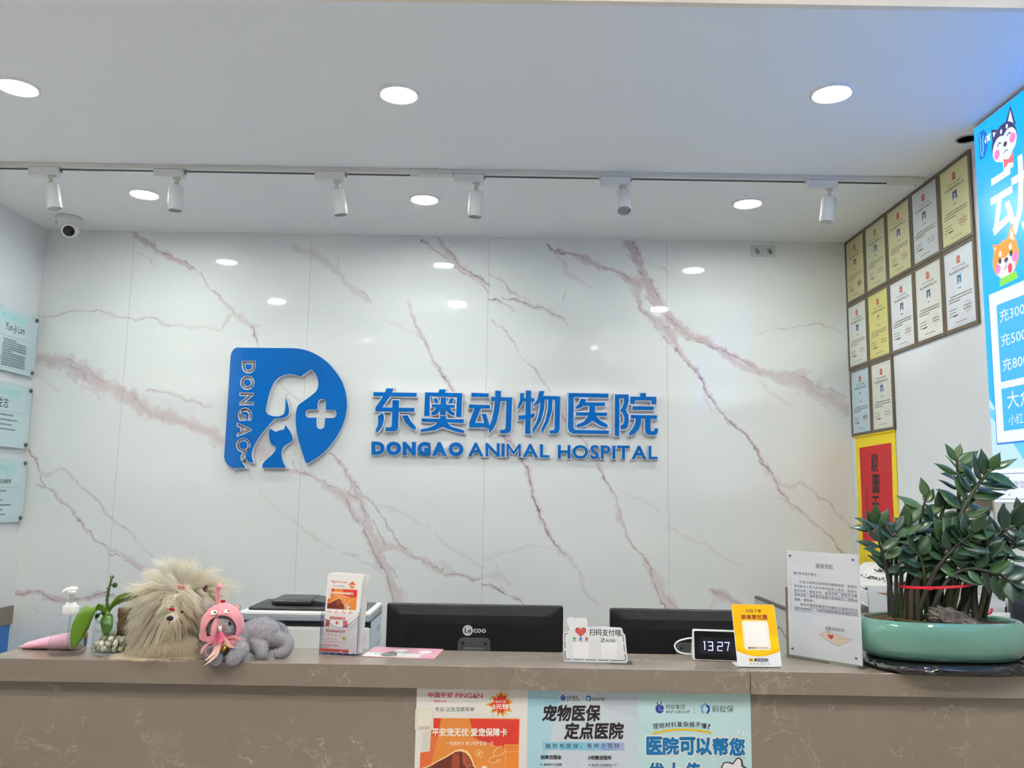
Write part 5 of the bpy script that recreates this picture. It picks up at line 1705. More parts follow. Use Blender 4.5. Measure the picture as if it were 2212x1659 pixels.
t = empty('cardboard_box', (1.02, 2.86, 0.75), 'narrow brown cardboard box standing upright behind the white notice', 'box')
b = MB()
b.rbox(-0.085, 0.03, -0.03, 0.05, 0.0005, 0.475, mat('cardboard', (136, 108, 82), 0.7), 0.003)
b.build('carton', t)
b = MB()
b.box(-0.086, -0.0855, 0.0, 0.02, 0.1, 0.47, mat('tape_brown', (112, 84, 60), 0.3))
b.build('tape', t)

# crumpled printed plastic bag
t = empty('plastic_bag', (1.482, 3.45, CT2), 'crumpled translucent plastic bag printed with a dark script word, under the yellow calendar', 'bag')
bagm = mat('bag_plastic', (214, 212, 206), 0.22)


def bagwarp(v, w):
    n_ = noise.noise(v * 2.2) * 0.028 + noise.noise(v * 5.5 + Vector((3, 1, 2))) * 0.012
    w = w * (1 + n_ * 6)
    w.z = max(w.z, -0.0955)
    return w


b = MB()
b.ball((0.0, 0.0, 0.0965), (0.180, 0.19, 0.110), bagm, 56, 36, warp=bagwarp)
bag = b.build('bag_film', t)
bag_pts = [v.co.copy() for v in bag.data.vertices]
b = MB()
vs, fs, bb = glyphs('Camud', 0.03, 2)
for j, (u0, v0, ht) in enumerate(((-0.10, 0.165, 0.022), (-0.02, 0.145, 0.022), (0.06, 0.120, 0.022), (-0.065, 0.105, 0.022), (0.02, 0.08, 0.022), (-0.05, 0.19, 0.022), (0.085, 0.16, 0.022), (-0.13, 0.125, 0.022), (0.09, 0.07, 0.022))):
    out = []
    for a_, c_ in vs:
        u = u0 + (a_ * 0.021 + c_ * 0.008)
        zz = v0 + c_ * ht - a_ * 0.004
        # height of the film under the print, blended from the nearest points facing the room
        near_ = sorted(((p.x - u) ** 2 + (p.z - zz) ** 2, p.y) for p in bag_pts if p.y < 0.02)[:6]
        ws = [1.0 / (d_ + 2e-5) for d_, _ in near_]
        out.append((u, sum(w_ * y_ for w_, (_, y_) in zip(ws, near_)) / sum(ws) - 0.005, zz))
    b.add(out, [f for f in fs], mat('script_ink', (58, 40, 38), 0.5))
b.build('print', t)
# white shipping slip stuck to the bag
s = Sheet()
s.board(0.075, 0.060, 0.0006, mat('slip_white', (232, 232, 232), 0.4))
for r in range(5):
    s.dashes(0.01, 0.06, 0.048 - r * 0.009, 0.004, ink((150, 150, 152)), seed=r)
tag(s.build('shipping_slip', (-0.175, -0.215, 0.085), (0.9, 0.1, -0.42), (0.36, 0.35, 0.75), t), 'white shipping slip')

# white storage box with papers
t = empty('storage_box', (1.465, 3.02, CT2), 'open white document box with loose papers behind the planter', 'box')
wp = mat('box_white', (214, 216, 220), 0.35)
b = MB()
for q in ((-0.16, 0.20, -0.14, -0.136, 0.0005, 0.115), (-0.16, 0.20, 0.10, 0.104, 0.0005, 0.155), (-0.16, -0.156, -0.14, 0.104, 0.0005, 0.135), (0.196, 0.20, -0.14, 0.104, 0.0005, 0.135), (-0.16, 0.20, -0.14, 0.104, 0.0005, 0.004)):
    b.box(*q, wp)
b.build('shell', t)
b = MB()
b.box(-0.15, 0.0, 0.090, 0.098, 0.118, 0.130, mat('kraft_strip', (150, 118, 92), 0.6))
b.build('kraft_strip', t)
for k, (x, y, w_, h_, c_, lb) in enumerate(((1.335, 2.92, 0.075, 0.115, (222, 224, 226), 'white paper sheet standing leftmost in the document box'), (1.39, 2.95, 0.08, 0.13, (210, 212, 216), 'grey paper sheet in the document box behind the blue folder'), (1.495, 2.97, 0.07, 0.10, (228, 228, 230), 'white paper sheet right of the blue folder in the document box'))):
    t = empty('paper_sheet', (x, y, CT2 + 0.0045), lb, 'paper', 'papers in the document box')
    b = MB()
    b.prism([(0, 0), (w_, 0), (w_, h_), (0, h_)], (0, 0, 0), (1, 0.1, 0), (0.06 * (k - 1), 0.05, 1), YN, 0.0, 0.0012, mat('sheet_%d' % k, c_, 0.5))
    b.build('sheet', t)
t = empty('folder', (1.397, 2.905, CT2 + 0.0045), 'bright blue plastic folder standing in the document box', 'folder')
b = MB()
b.prism([(0, 0), (0.085, 0), (0.085, 0.105), (0.075, 0.114), (0.012, 0.104), (0, 0.09)], (0, 0, 0), (1, 0.08, 0), UPV, YN, 0.0, 0.004, mat('folder_blue', (36, 106, 190), 0.3))
b.build('cover', t)
t = empty('card_flag', (1.475, 3.06, CT2 + 0.08), 'dark blue card with white curls standing above the blue folder', 'card')
s = Sheet()
s.board(0.075, 0.10, 0.0012, mat('card_navy', (34, 40, 130), 0.35))
s.ring(0.022, 0.062, 0.006, 0.003, ink((236, 238, 246)), a0=120, a1=400)
s.ring(0.044, 0.060, 0.006, 0.003, ink((236, 238, 246)), a0=120, a1=400)
s.line([(0.016, 0.066), (0.016, 0.076)], 0.003, ink((236, 238, 246)))
s.line([(0.038, 0.064), (0.038, 0.074)], 0.003, ink((236, 238, 246)))
s.build('card', (0, 0, -0.045), (1, 0.05, -0.12), (0.12, 0.05, 1), t)
# clear tub with lid, scissors
t = empty('storage_tub', (1.545, 2.775, CT2), 'clear plastic tub with a white lid behind the right end of the planter', 'tub')
b = MB()
b.rbox(-0.105, 0.115, -0.060, 0.085, 0.0005, 0.085, mat('tub_clear', (206, 210, 214), 0.2), 0.006)
b.build('tub', t)
b = MB()
b.rbox(-0.112, 0.122, -0.068, 0.090, 0.0855, 0.100, mat('tub_lid', (226, 228, 232), 0.3), 0.004)
b.build('lid', t)
t = empty('scissors', (1.46, 2.75, CT2 + 0.1005), 'black scissors with red handles lying on the tub lid', 'scissors')
b = MB()
b.prism([(-0.085, 0.036), (-0.08, 0.030), (0.035, 0.002), (0.036, 0.010)], (0, 0, 0), (1, 0, 0), UPV, YN, 0.0, 0.005, mat('blade_black', (36, 36, 40), 0.3))
b.build('blade', t)
b = MB()
b.tube([(0.030, 0.004, 0.006), (0.050, 0.010, 0.0045), (0.062, 0.010, 0.012), (0.068, 0.006, 0.024)], 0.0042, mat('handle_red', (200, 34, 56), 0.35), 8)
b.tube([(0.030, -0.006, 0.006), (0.055, -0.012, 0.0045), (0.075, -0.010, 0.014), (0.080, -0.008, 0.026)], 0.0042, mat('handle_red'), 8)
b.build('handle', t)
# dark chair back at the right edge
t = empty('chair', (1.555, 2.45, 0.0), 'dark blue rounded chair back at the right edge of the photo behind the planter', 'chair')
chm = mat('chair_navy', (40, 44, 58), 0.55)
b = MB()
b.rbox(-0.125, 0.105, -0.02, 0.02, 0.86, 1.255, chm, 0.019, 4)
b.build('backrest', t)
b = MB()
b.rbox(-0.12, 0.10, -0.05, 0.20, 0.45, 0.50, chm, 0.015, 3)
b.build('seat', t)
b = MB()
b.tube([(0, 0.03, 0.48), (0, 0.02, 0.9)], 0.014, mat('chair_metal', (70, 70, 74), 0.4), 10)
b.build('back_post', t)
b = MB()
b.tube([(0, 0.08, 0.03), (0, 0.08, 0.46)], 0.022, mat('chair_metal'), 12)
b.build('gas_column', t)
b = MB()
for k in range(5):
    a_ = math.radians(72 * k + 10)
    b.tube([(0, 0.08, 0.07), (0.10 * math.cos(a_), 0.08 + 0.10 * math.sin(a_), 0.02)], [0.016, 0.018], mat('chair_metal'), 10)
b.build('base', t)

# ================================================================== SMALL THINGS ON THE COUNTER
PLASTICW = mat('white_plastic', (238, 238, 236), 0.32)

# ---- pink cloth pouch at the left end
t = empty('cloth_pouch', (-1.272, 2.262, TOP), 'pink fabric pouch lying at the left end behind the hand gel bottle', 'pouch')
pinkc = mat('pink_cloth', (246, 182, 206), 0.85, sheen=0.3)
b = MB()
n, mseg = 26, 20
vs, fs = [], []
for i in range(n + 1):
    u = i / n
    x = 0.004 + u * 0.150
    hh = 0.010 + 0.034 * math.sin(min(1.0, u * 0.9 + 0.05) * math.pi / 2) ** 1.1
    dd = 0.020 + 0.016 * min(1, u * 1.6)
    if u < 0.06:
        hh *= 0.35 + 0.65 * u / 0.06
        dd *= 0.35 + 0.65 * u / 0.06
    if u > 0.93:
        hh *= 1 - (u - 0.93) * 6
        dd *= 1 - (u - 0.93) * 5
    for k in range(mseg):
        a = 2 * math.pi * k / mseg
        cz, sz = math.cos(a), math.sin(a)
        q = Vector((x * 20, cz * 2, sz * 2))
        w_ = 1 + 0.07 * noise.noise(q)
        zz = hh * 0.5 + hh * 0.5 * sz * w_
        vs.append((x, dd * cz * w_, max(0.0006, zz)))
for i in range(n):
    for k in range(mseg):
        k2 = (k + 1) % mseg
        fs.append((i * mseg + k, (i + 1) * mseg + k, (i + 1) * mseg + k2, i * mseg + k2))
fs.append(tuple(range(mseg)))
fs.append(tuple(n * mseg + k for k in range(mseg))[::-1])
b.add(vs, fs, pinkc, True)
b.build('pouch', t)
b = MB()
b.tube([(0.006, 0, 0.005), (-0.002, 0, 0.004), (-0.006, 0.001, 0.0035)], [0.003, 0.0025, 0.0015], mat('cord_cream', (228, 206, 190), 0.8), 8)
b.build('cord_end', t)

# ---- hand gel bottle with a pump
t = empty('pump_bottle', (-1.1155, 2.192, TOP), 'clear pump bottle of hand gel with a white pump beside the pink pouch', 'bottle')
BOT = clear('bottle_clear', (252, 254, 254), 0.9, 0.02)
b = MB()
b.lathe([(0.030, 0.001), (0.041, 0.0012), (0.0445, 0.006), (0.0445, 0.015), (0.0425, 0.040), (0.0425, 0.058), (0.0405, 0.068), (0.034, 0.083), (0.024, 0.094), (0.017, 0.0985), (0.0165, 0.1035)], BOT, n=48)
b.build('bottle_body', t)
b = MB()
b.lathe([(0.0, 0.0035), (0.040, 0.0035), (0.0425, 0.008), (0.0428, 0.015), (0.0408, 0.040), (0.0405, 0.0545), (0.0, 0.0545)], clear('hand_gel', (249, 252, 251), 0.25, 0.05), n=48)
b.build('gel', t)
b = MB()
b.tube([(0, 0, 0.006), (0, 0, 0.103)], 0.0032, clear('dip_tube', (240, 242, 244), 0.9), 12, caps=False)
b.build('dip_tube', t)
b = MB()
b.lathe([(0.0, 0.0985), (0.0182, 0.0985), (0.0188, 0.1005), (0.0188, 0.119), (0.0178, 0.1205), (0.0122, 0.121), (0.0122, 0.128), (0.0, 0.128)], PLASTICW, n=40)
b.build('collar', t)
b = MB()
b.lathe([(0.0062, 0.127), (0.0058, 0.148), (0.0105, 0.149), (0.0105, 0.158), (0.0, 0.158)], PLASTICW, n=24)
b.tube([(0.012, 0, 0.1615), (0.000, 0, 0.1625), (-0.012, -0.001, 0.160), (-0.020, -0.002, 0.1555), (-0.027, -0.003, 0.149)], [0.0055, 0.0062, 0.0055, 0.0048, 0.0030], PLASTICW, 14, flat=0.75)
b.build('pump_head', t)
b = MB()
vs, fs = [], []
R_ = 0.0435
for i in range(17):
    a = math.radians(-8 + 95 * i / 16)
    vs += [(R_ * math.cos(a), R_ * math.sin(a), 0.016), (R_ * math.cos(a), R_ * math.sin(a), 0.052)]
for i in range(16):
    fs.append((2 * i, 2 * i + 2, 2 * i + 3, 2 * i + 1))
b.add(vs, fs, mat('bottle_label', (212, 214, 216), 0.4), True)
vs, fs = [], []
for i in range(9):
    a = math.radians(-8 + 26 * i / 8)
    vs += [((R_ + .0003) * math.cos(a), (R_ + .0003) * math.sin(a), 0.020), ((R_ + .0003) * math.cos(a), (R_ + .0003) * math.sin(a), 0.047)]
for i in range(8):
    fs.append((2 * i, 2 * i + 2, 2 * i + 3, 2 * i + 1))
b.add(vs, fs, mat('label_blue', (28, 84, 140), 0.4), True)
b.build('label', t)

# ---- glass jar with water, pebbles, a cut cane and a small plant
JX, JY = -1.010, 2.222
t = empty('glass_jar', (JX, JY, TOP), 'clear round glass jar of white pebbles and water holding the leafy plant', 'jar')
b = MB()
b.lathe([(0.0, 0.0006), (0.050, 0.0006), (0.0535, 0.004), (0.0540, 0.012), (0.0535, 0.070), (0.0500, 0.078), (0.0500, 0.083), (0.0512, 0.0855), (0.0490, 0.0865), (0.0478, 0.083), (0.0478, 0.078)], clear('jar_glass', (251, 253, 252), 0.9, 0.02), n=56)
b.lathe([(0.0, 0.006), (0.048, 0.006)], clear('jar_glass'), n=40)
b.build('jar', t)
t = empty('water', (JX, JY, TOP), 'clear water filling the glass jar of pebbles to two thirds', 'water')
b = MB()
b.lathe([(0.0, 0.0565), (0.0505, 0.0565), (0.0515, 0.0575)], clear('jar_water', (240, 242, 234), 0.5, 0.02), n=48)
b.build('water_surface', t)
PEB = [mat('pebble_%d' % i, c, 0.45) for i, c in enumerate(((222, 220, 206), (206, 204, 188), (232, 230, 220)))]
rnd = random.Random(12)


def pebble_mesh(seed):
    r_ = random.Random(seed)
    sx, sy, sz = r_.uniform(0.8, 1.25), r_.uniform(0.7, 1.0), r_.uniform(0.55, 0.85)
    off = Vector((seed * 3.7, seed, 0))
    b_ = MB()
    b_.ball((0, 0, 0), (0.0092 * sx, 0.0092 * sy, 0.0092 * sz), PEB[seed % 3], 14, 9, warp=lambda v, w: w * (1 + 0.22 * noise.noise(v * 1.6 + off)))
    return b_


protos = []
placed = []
tries = 0
while len(placed) < 46 and tries < 6000:
    tries += 1
    layer = min(3, len(placed) // 15)
    a = rnd.uniform(0, 2 * math.pi)
    rr = 0.0415 * math.sqrt(rnd.uniform(0.35 if layer < 2 else 0.1, 1.0))
    p = Vector((rr * math.cos(a), rr * math.sin(a), 0.0145 + layer * 0.0125 + rnd.uniform(-0.001, 0.002)))
    if math.hypot(p.x - 0.018, p.y - 0.012) < 0.026 or math.hypot(p.x + 0.013, p.y) < 0.009:
        continue
    if all((p - q).length > 0.0128 for q in placed):
        placed.append(p)
for i, p in enumerate(placed):
    if i < 9:
        o = pebble_mesh(i + 1).build('pebble')
        protos.append(o)
    else:
        o = protos[i % 9].copy()
        COL.objects.link(o)
    o.location = Vector((JX, JY, TOP)) + p
    o.rotation_euler = (rnd.uniform(0, 6), rnd.uniform(0, 6), rnd.uniform(0, 6))
    tag(o, 'white pebble lying under water in the round glass jar', 'pebble', 'white pebbles in the glass jar')

t = empty('wood_cane', (JX + 0.018, JY + 0.012, TOP + 0.0065), 'cut brown wood cane standing in the pebble jar behind the leaves', 'wood')
b = MB()
bark = mat('cane_bark', (104, 78, 52), 0.8)
prof = []
for i in range(20):
    zz = 0.105 * i / 19
    prof.append((0.0195 + 0.0012 * math.sin(i * 1.3) + (0.002 if i % 6 == 0 else 0), zz))
b.lathe(prof, bark, n=28)
for i, v in enumerate(b.v):
    q = Vector(v)
    k = 1 + 0.07 * noise.noise(Vector((q.x * 60, q.y * 60, q.z * 25)))
    b.v[i] = (q.x * k, q.y * k, q.z)
cane = b.build('cane', t)
b = MB()
b.lathe([(0.0, 0.1054), (0.017, 0.1054), (0.0195, 0.1040)], mat('cane_cut', (150, 138, 120), 0.7), n=24)
for i, f in enumerate(b.f):
    b.f[i] = f[::-1]
b.build('cut_face', t)

# the plant: a rosette of arching leaves, a bare stem with a bud
LEAFG = mat('dracaena_leaf', (96, 138, 34), 0.35)
LEAFG2 = mat('dracaena_leaf_dark', (66, 112, 30), 0.35)


def strip_leaf(mb, path, widths, m, fold=0.25, side=None, roll=0.0):
    """a leaf blade along a path, creased at its midrib"""
    path = [Vector(p) for p in path]
    n_ = len(path)
    vs_, fs_ = [], []
    for i, p in enumerate(path):
        t_ = (path[min(i + 1, n_ - 1)] - path[max(i - 1, 0)]).normalized()
        sd = (Vector(side) if side is not None else t_.cross(Vector((0, 0, 1))))
        sd = (sd - t_ * sd.dot(t_))
        sd = sd.normalized() if sd.length > 1e-5 else t_.orthogonal().normalized()
        up_ = sd.cross(t_)
        if roll:
            R_ = Matrix.Rotation(roll, 3, t_)
            sd, up_ = R_ @ sd, R_ @ up_
        w_ = widths[i]
        for k_ in (-1, -0.5, 0, 0.5, 1):
            vs_.append(p + sd * w_ * k_ + up_ * fold * w_ * abs(k_) * (1 if abs(k_) < 1 else 0.9))
    for i in range(n_ - 1):
        for k_ in range(4):
            fs_.append((i * 5 + k_, i * 5 + k_ + 1, i * 5 + 5 + k_ + 1, i * 5 + 5 + k_))
    mb.add(vs_, fs_, m, True)


def spline(pts, n_=12):
    pts = [Vector(p) for p in pts]
    P_ = [pts[0] * 2 - pts[1]] + pts + [pts[-1] * 2 - pts[-2]]
    out = []
    seg = len(pts) - 1
    for i in range(n_ + 1):
        u = i / n_ * seg
        k = min(int(u), seg - 1)
        f = u - k
        a_, b_, c_, d_ = P_[k], P_[k + 1], P_[k + 2], P_[k + 3]
        out.append(0.5 * ((2 * b_) + (c_ - a_) * f + (2 * a_ - 5 * b_ + 4 * c_ - d_) * f * f + (3 * b_ - a_ - 3 * c_ + d_) * f ** 3))
    return out


t = empty('leafy_plant', (-1.024, 2.215, TOP + 0.02), 'small green leafy plant with a bare budded stem growing out of the glass jar', 'plant')
P0 = Vector(t.location)
def rel(x, y, z):
    return Vector((x, y, z)) - P0
stemg = mat('plant_stem', (72, 92, 38), 0.5)
b = MB()
b.tube(spline([rel(-1.024, 2.215, 1.122), rel(-1.030, 2.214, 1.16), rel(-1.031, 2.213, 1.205)], 8), [0.0055] * 9, mat('stem_pale', (128, 140, 60), 0.5), 10)
b.build('stem', t)
b = MB()
b.tube(spline([rel(-1.031, 2.213, 1.20), rel(-1.035, 2.214, 1.235), rel(-1.032, 2.214, 1.262), rel(-1.028, 2.215, 1.288)], 12), [0.0036] * 8 + [0.003] * 5, stemg, 10)
for zz, dx in ((1.215, 0.003), (1.232, -0.003), (1.246, 0.003), (1.262, -0.0035), (1.270, 0.003)):
    b.ball(rel(-1.0335 + dx, 2.213, zz), (0.003, 0.003, 0.0022), stemg, 8, 6)
b.tube([rel(-1.0345, 2.213, 1.256), rel(-1.042, 2.212, 1.2515), rel(-1.048, 2.212, 1.2505)], [0.0015, 0.001, 0.0004], stemg, 6)
b.build('flower_stem', t)
b = MB()
b.ball(rel(-1.0275, 2.215, 1.2905), (0.0052, 0.0052, 0.005), mat('bud_brown', (116, 104, 82), 0.7), 12, 8, warp=lambda v, w: w * (1 + 0.25 * noise.noise(v * 3)))
b.build('tip_bud', t)
b = MB()
b.tube([rel(-1.030, 2.214, 1.272), rel(-1.022, 2.212, 1.270)], 0.0022, stemg, 8)
b.ball(rel(-1.0170, 2.211, 1.2705), (0.0068, 0.0066, 0.0066), mat('bud_green', (46, 84, 34), 0.5), 14, 10, warp=lambda v, w: w * (1 + 0.12 * noise.noise(v * 3)))
b.build('side_bud', t)
for path, wd, m_, fold, side, roll in (
        ([rel(-1.030, 2.213, 1.198), rel(-1.040, 2.200, 1.214), rel(-1.052, 2.185, 1.219), rel(-1.062, 2.172, 1.206), rel(-1.074, 2.166, 1.172), rel(-1.084, 2.164, 1.135), rel(-1.086, 2.165, 1.116)], (0.005, 0.007, 0.010, 0.018, 0.021, 0.012, 0.002), LEAFG, 0.15, (0.75, 0.6, 0.35), 0.0),
        ([rel(-1.030, 2.215, 1.198), rel(-1.020, 2.216, 1.216), rel(-1.000, 2.218, 1.232), rel(-0.975, 2.220, 1.236), rel(-0.950, 2.224, 1.229)], (0.006, 0.009, 0.018, 0.021, 0.012), LEAFG, 0.3, (0.2, -0.75, 0.65), 0.0),
        ([rel(-1.031, 2.214, 1.195), rel(-1.026, 2.202, 1.198), rel(-1.020, 2.186, 1.188), rel(-1.013, 2.176, 1.168), rel(-1.013, 2.174, 1.150)], (0.006, 0.011, 0.016, 0.014, 0.003), LEAFG2, 0.2, (1, 0.05, 0.15), 0.0),
        ([rel(-1.031, 2.215, 1.196), rel(-1.040, 2.208, 1.204), rel(-1.050, 2.205, 1.197), rel(-1.056, 2.204, 1.186)], (0.005, 0.011, 0.010, 0.002), LEAFG2, 0.2, (0.6, 0.5, 0.6), 0.0),
        ([rel(-1.030, 2.215, 1.198), rel(-1.024, 2.216, 1.214), rel(-1.014, 2.218, 1.222), rel(-1.004, 2.220, 1.222)], (0.005, 0.007, 0.005, 0.001), LEAFG, 0.3, (0.3, -0.8, 0.4), 0.0),
        ([rel(-1.031, 2.214, 1.196), rel(-1.034, 2.216, 1.210), rel(-1.040, 2.222, 1.216), rel(-1.060, 2.23, 1.210), rel(-1.075, 2.236, 1.196)], (0.005, 0.009, 0.008, 0.008, 0.002), LEAFG, 0.3, (0.4, 0.6, 0.5), 0.0),
        ([rel(-1.062, 2.185, 1.170), rel(-1.070, 2.178, 1.158), rel(-1.060, 2.172, 1.145)], (0.003, 0.012, 0.006), mat('leaf_brown', (122, 104, 44), 0.5), 0.2, (0.5, -0.3, 0.8), 0.0)):
    pp = spline(path, 14)
    ww = [float(np.interp(i / 14.0 * (len(wd) - 1), range(len(wd)), wd)) for i in range(15)]
    b = MB()
    strip_leaf(b, pp, ww, m_, fold, side, roll)
    o = b.build('leaf', t)
    so = o.modifiers.new('thickness', 'SOLIDIFY')
    so.thickness = 0.0006

# ---- brochure holder and its brochures
t = empty('brochure_holder', (-0.440, 2.244, TOP), 'clear acrylic brochure holder packed with orange pet insurance leaflets', 'holder', rz=math.radians(-8))
HOLD = clear('holder_acrylic', (249, 249, 252), 0.8, 0.03)
b = MB()
W2 = 0.0505
lip = []
for i in range(15):
    u = -1 + 2 * i / 14
    lip.append((u * W2, 0.098 - 0.030 * (1 - abs(u) ** 1.6)))
b.prism([(-W2, 0.001)] + [(W2, 0.001)] + lip[::-1], (0, 0, 0), (1, 0.0, 0), UPV, YN, 0.0, 0.0022, HOLD)
b.prism([(-W2, 0.001), (W2, 0.001), (W2, 0.150), (-W2, 0.150)], (0, 0.040, 0), (1, 0, 0), UPV, YN, 0.0, 0.0022, HOLD)
for sx in (-W2, W2):
    b.prism([(0.0, 0.001), (0.040, 0.001), (0.040, 0.150), (0.0, 0.098)], (sx, -0.002, 0), (0, 1, 0), UPV, (1, 0, 0), -0.001, 0.001, HOLD)
b.rbox(-W2, W2, -0.002, 0.040, 0.0005, 0.0035, clear('holder_base', (214, 220, 240), 0.9), 0.0008)
b.build('holder', t)
b = MB()
edge = mat('acrylic_edge', (150, 156, 196), 0.15)
b.tube([(p[0], -0.0011, p[1]) for p in lip], 0.0011, clear('acrylic_rim', (214, 218, 236), 1.0), 6)
for sx in (-W2, W2):
    b.tube([(sx, -0.0015, 0.001), (sx, -0.0015, 0.098), (sx, 0.039, 0.150)], 0.0009, clear('acrylic_rim'), 6)
for i in range(5):
    b.box(-W2 + 0.012 + i * 0.019, -W2 + 0.022 + i * 0.019, -0.0045, -0.0022, 0.001, 0.006, clear('holder_base'))
b.build('rim', t)
ca, sa = math.cos(math.radians(-8)), math.sin(math.radians(-8))
kb = 0.094 / 2066
for i in range(6):
    ly = 0.0035 + i * 0.0052
    lx = 0.001 + i * 0.0013
    lb = ('front orange pet insurance leaflet in the clear holder, its dog picture showing' if i == 0 else 'white leaflet stacked in the clear holder behind the front orange one')
    tt = empty('leaflet', (-0.440 + lx * ca - ly * sa, 2.244 + lx * sa + ly * ca, TOP + 0.0042), lb, 'leaflet', 'leaflets in the clear holder', rz=math.radians(-8))
    tt.rotation_euler = (math.radians(-3.2), math.radians(1.2 + 0.25 * i), math.radians(-8))
    s = Sheet(kb, (150, 0), True, 0.0, 0.00002)
    hgt = 0.1985 + (0.001 * (i % 3))
    s.board(0.094, hgt, 0.0022, mat('leaflet_white', (240, 238, 236), 0.4), u0=-0.047, v0=0)
    if i == 0:
        s.o = (150 + 1033, 4140)
        pet_card(s, False)
        s.o = (1183, 4140 - 0)
    s.build('printed_sheet', (0, 0, 0), (1, 0, 0), UPV, tt)

# ---- pink card lying flat
t = empty('flyer_card', (-0.377, 2.226, TOP + 0.0004), 'pink printed card lying flat on the counter in front of the monitor', 'card')
ux = Vector((0.190, -0.019, 0)).normalized()
uy = Vector((0.019, 0.190, 0)).normalized()
s = Sheet()
pk = mat('card_pink', (240, 176, 192), 0.25)
s.board(0.190, 0.135, 0.0016, pk, r=0.004)
s.rect(0.002, 0.002, 0.150, 0.055, ink((236, 236, 230), 0.25))
s.rect(0.150, 0.040, 0.188, 0.055, ink((244, 196, 208), 0.25))
s.disc(0.064, 0.034, 0.021, ink((36, 38, 42), 0.3), 0.026)
for i in range(3):
    s.dashes(0.050, 0.080, 0.022 + i * 0.009, 0.005, ink((210, 210, 206)), seed=i)
s.rect(0.108, 0.010, 0.148, 0.042, ink((244, 244, 240), 0.25))
s.dashes(0.024, 0.040, 0.036, 0.010, ink((120, 170, 140)), seed=3)
s.dashes(0.098, 0.106, 0.040, 0.010, ink((120, 170, 140)), seed=4)
s.disc(0.084, 0.082, 0.020, ink((214, 206, 194), 0.3), 0.024)
s.poly([(0.052, 0.066), (0.112, 0.068), (0.108, 0.076), (0.090, 0.072), (0.060, 0.076)], ink((44, 116, 84)))
s.disc(0.150, 0.080, 0.018, ink((240, 226, 226), 0.3), 0.022)
s.dashes(0.045, 0.120, 0.122, 0.006, ink((60, 56, 60)), seed=5)
s.build('card', (0, 0, 0), ux, uy, t)

# ---- white payment sign with a red heart on a clear stand (codes and character left out)
t = empty('payment_sign', (0.139, 2.200, TOP), 'white cut-out payment sign with a red heart on a clear base', 'sign', rz=math.radians(-2))
s = Sheet(0.18 / 690, (130, 683), True, 0.0)
WS = mat('sign_white', (240, 242, 244), 0.25)
b = MB()
outl = [(150, 683), (740, 683), (752, 676), (756, 660), (732, 420), (712, 402), (706, 372), (700, 360), (690, 354), (600, 352), (520, 348), (470, 352), (380, 356), (362, 330), (366, 300), (350, 272), (320, 268), (290, 275), (235, 275), (205, 262), (172, 272), (160, 300), (172, 335), (190, 360), (188, 400), (150, 404), (132, 416), (126, 440)]
b.prism([s.T(p) for p in outl][::-1], (0, 0, 0.003), (1, 0, 0), UPV, YN, 0.0, 0.003, WS)
b.build('panel', t)
blk = ink((26, 28, 34), 0.4)
rd = ink((228, 88, 84), 0.4)
s.text('扫码支付哦', 384, 372, 62, blk, w=308, bold=0.018)
s.poly(heart(300, 400, 52), blk)
s.poly(heart(300, 400, 46), rd)
for q in (((165, 664), (210, 664)), ((228, 664), (330, 664)), ((350, 664), (450, 664)), ((470, 664), (570, 664)), ((590, 664), (700, 664)),
          ((146, 440), (146, 480)), ((148, 490), (149, 560)), ((150, 580), (151, 640)), ((710, 440), (717, 490)), ((718, 510), (727, 580)), ((729, 600), (735, 650)),
          ((146, 440), (152, 424), (175, 418)), ((151, 640), (156, 656), (165, 664)), ((735, 650), (728, 660), (700, 664)), ((712, 440), (706, 426), (692, 420))):
    s.line(q, 6, blk)
for x, c in ((238, (64, 172, 84)), (300, (52, 134, 196)), (358, (206, 60, 74))):
    if c[1] == 172:
        s.disc(x, 466, 12, ink(c))
    else:
        s.rect(x - 12, 455, x + 12, 478, ink(c), 3)
    s.dashes(x - 16, x + 16, 484, 7, ink((60, 110, 80)), seed=x)
s.rect(498, 458, 530, 494, ink((52, 150, 92)), 5)
s.disc(510, 472, 8, ink((240, 246, 242)), 7)
s.disc(519, 480, 7, ink((240, 246, 242)), 6)
s.text('微信客服', 542, 464, 28, ink((40, 44, 50)), w=94)
s.rect(226, 496, 380, 650, ink((250, 250, 250)))
s.rect(500, 496, 654, 650, ink((250, 250, 250)))
s.build('print', (0, -0.0031, 0.003), (1, 0, 0), UPV, t)
b = MB()
b.rbox(0.0, 0.176, -0.014, 0.022, 0.0004, 0.0030, clear('stand_clear', (244, 246, 248), 0.95), 0.0006)
b.build('base', t)

# ---- desk clock display
t = empty('desk_clock', (0.548, 2.243, TOP), 'small white desk display showing 13 27 with a white cable', 'clock', rz=math.radians(-6))
b = MB()
wv = 0.068
prof = [(-0.001, 0.0008), (0.055, 0.0008), (0.022, 0.077), (0.014, 0.078)]
b.prism([(p[0], p[1]) for p in prof], (-wv, 0, 0), (0, 1, 0), UPV, (1, 0, 0), 0.0, 2 * wv, PLASTICW)
bevel(b.build('case', t), 0.003, 3)
fx, fz = Vector((1, 0, 0)), Vector((0, 0.015, 0.0772)).normalized()
s = Sheet()
s.board(2 * wv - 0.008, 0.070, 0.0008, mat('clock_glass', (8, 8, 10), 0.08), r=0.004, u0=-wv + 0.004, v0=0.004)
s.rect(-0.052, 0.016, 0.052, 0.060, mat('clock_screen', (26, 28, 36), 0.15))
DIG = mat('clock_digits', (200, 205, 255), 0.4, emit=(176, 178, 255), strength=1.1)


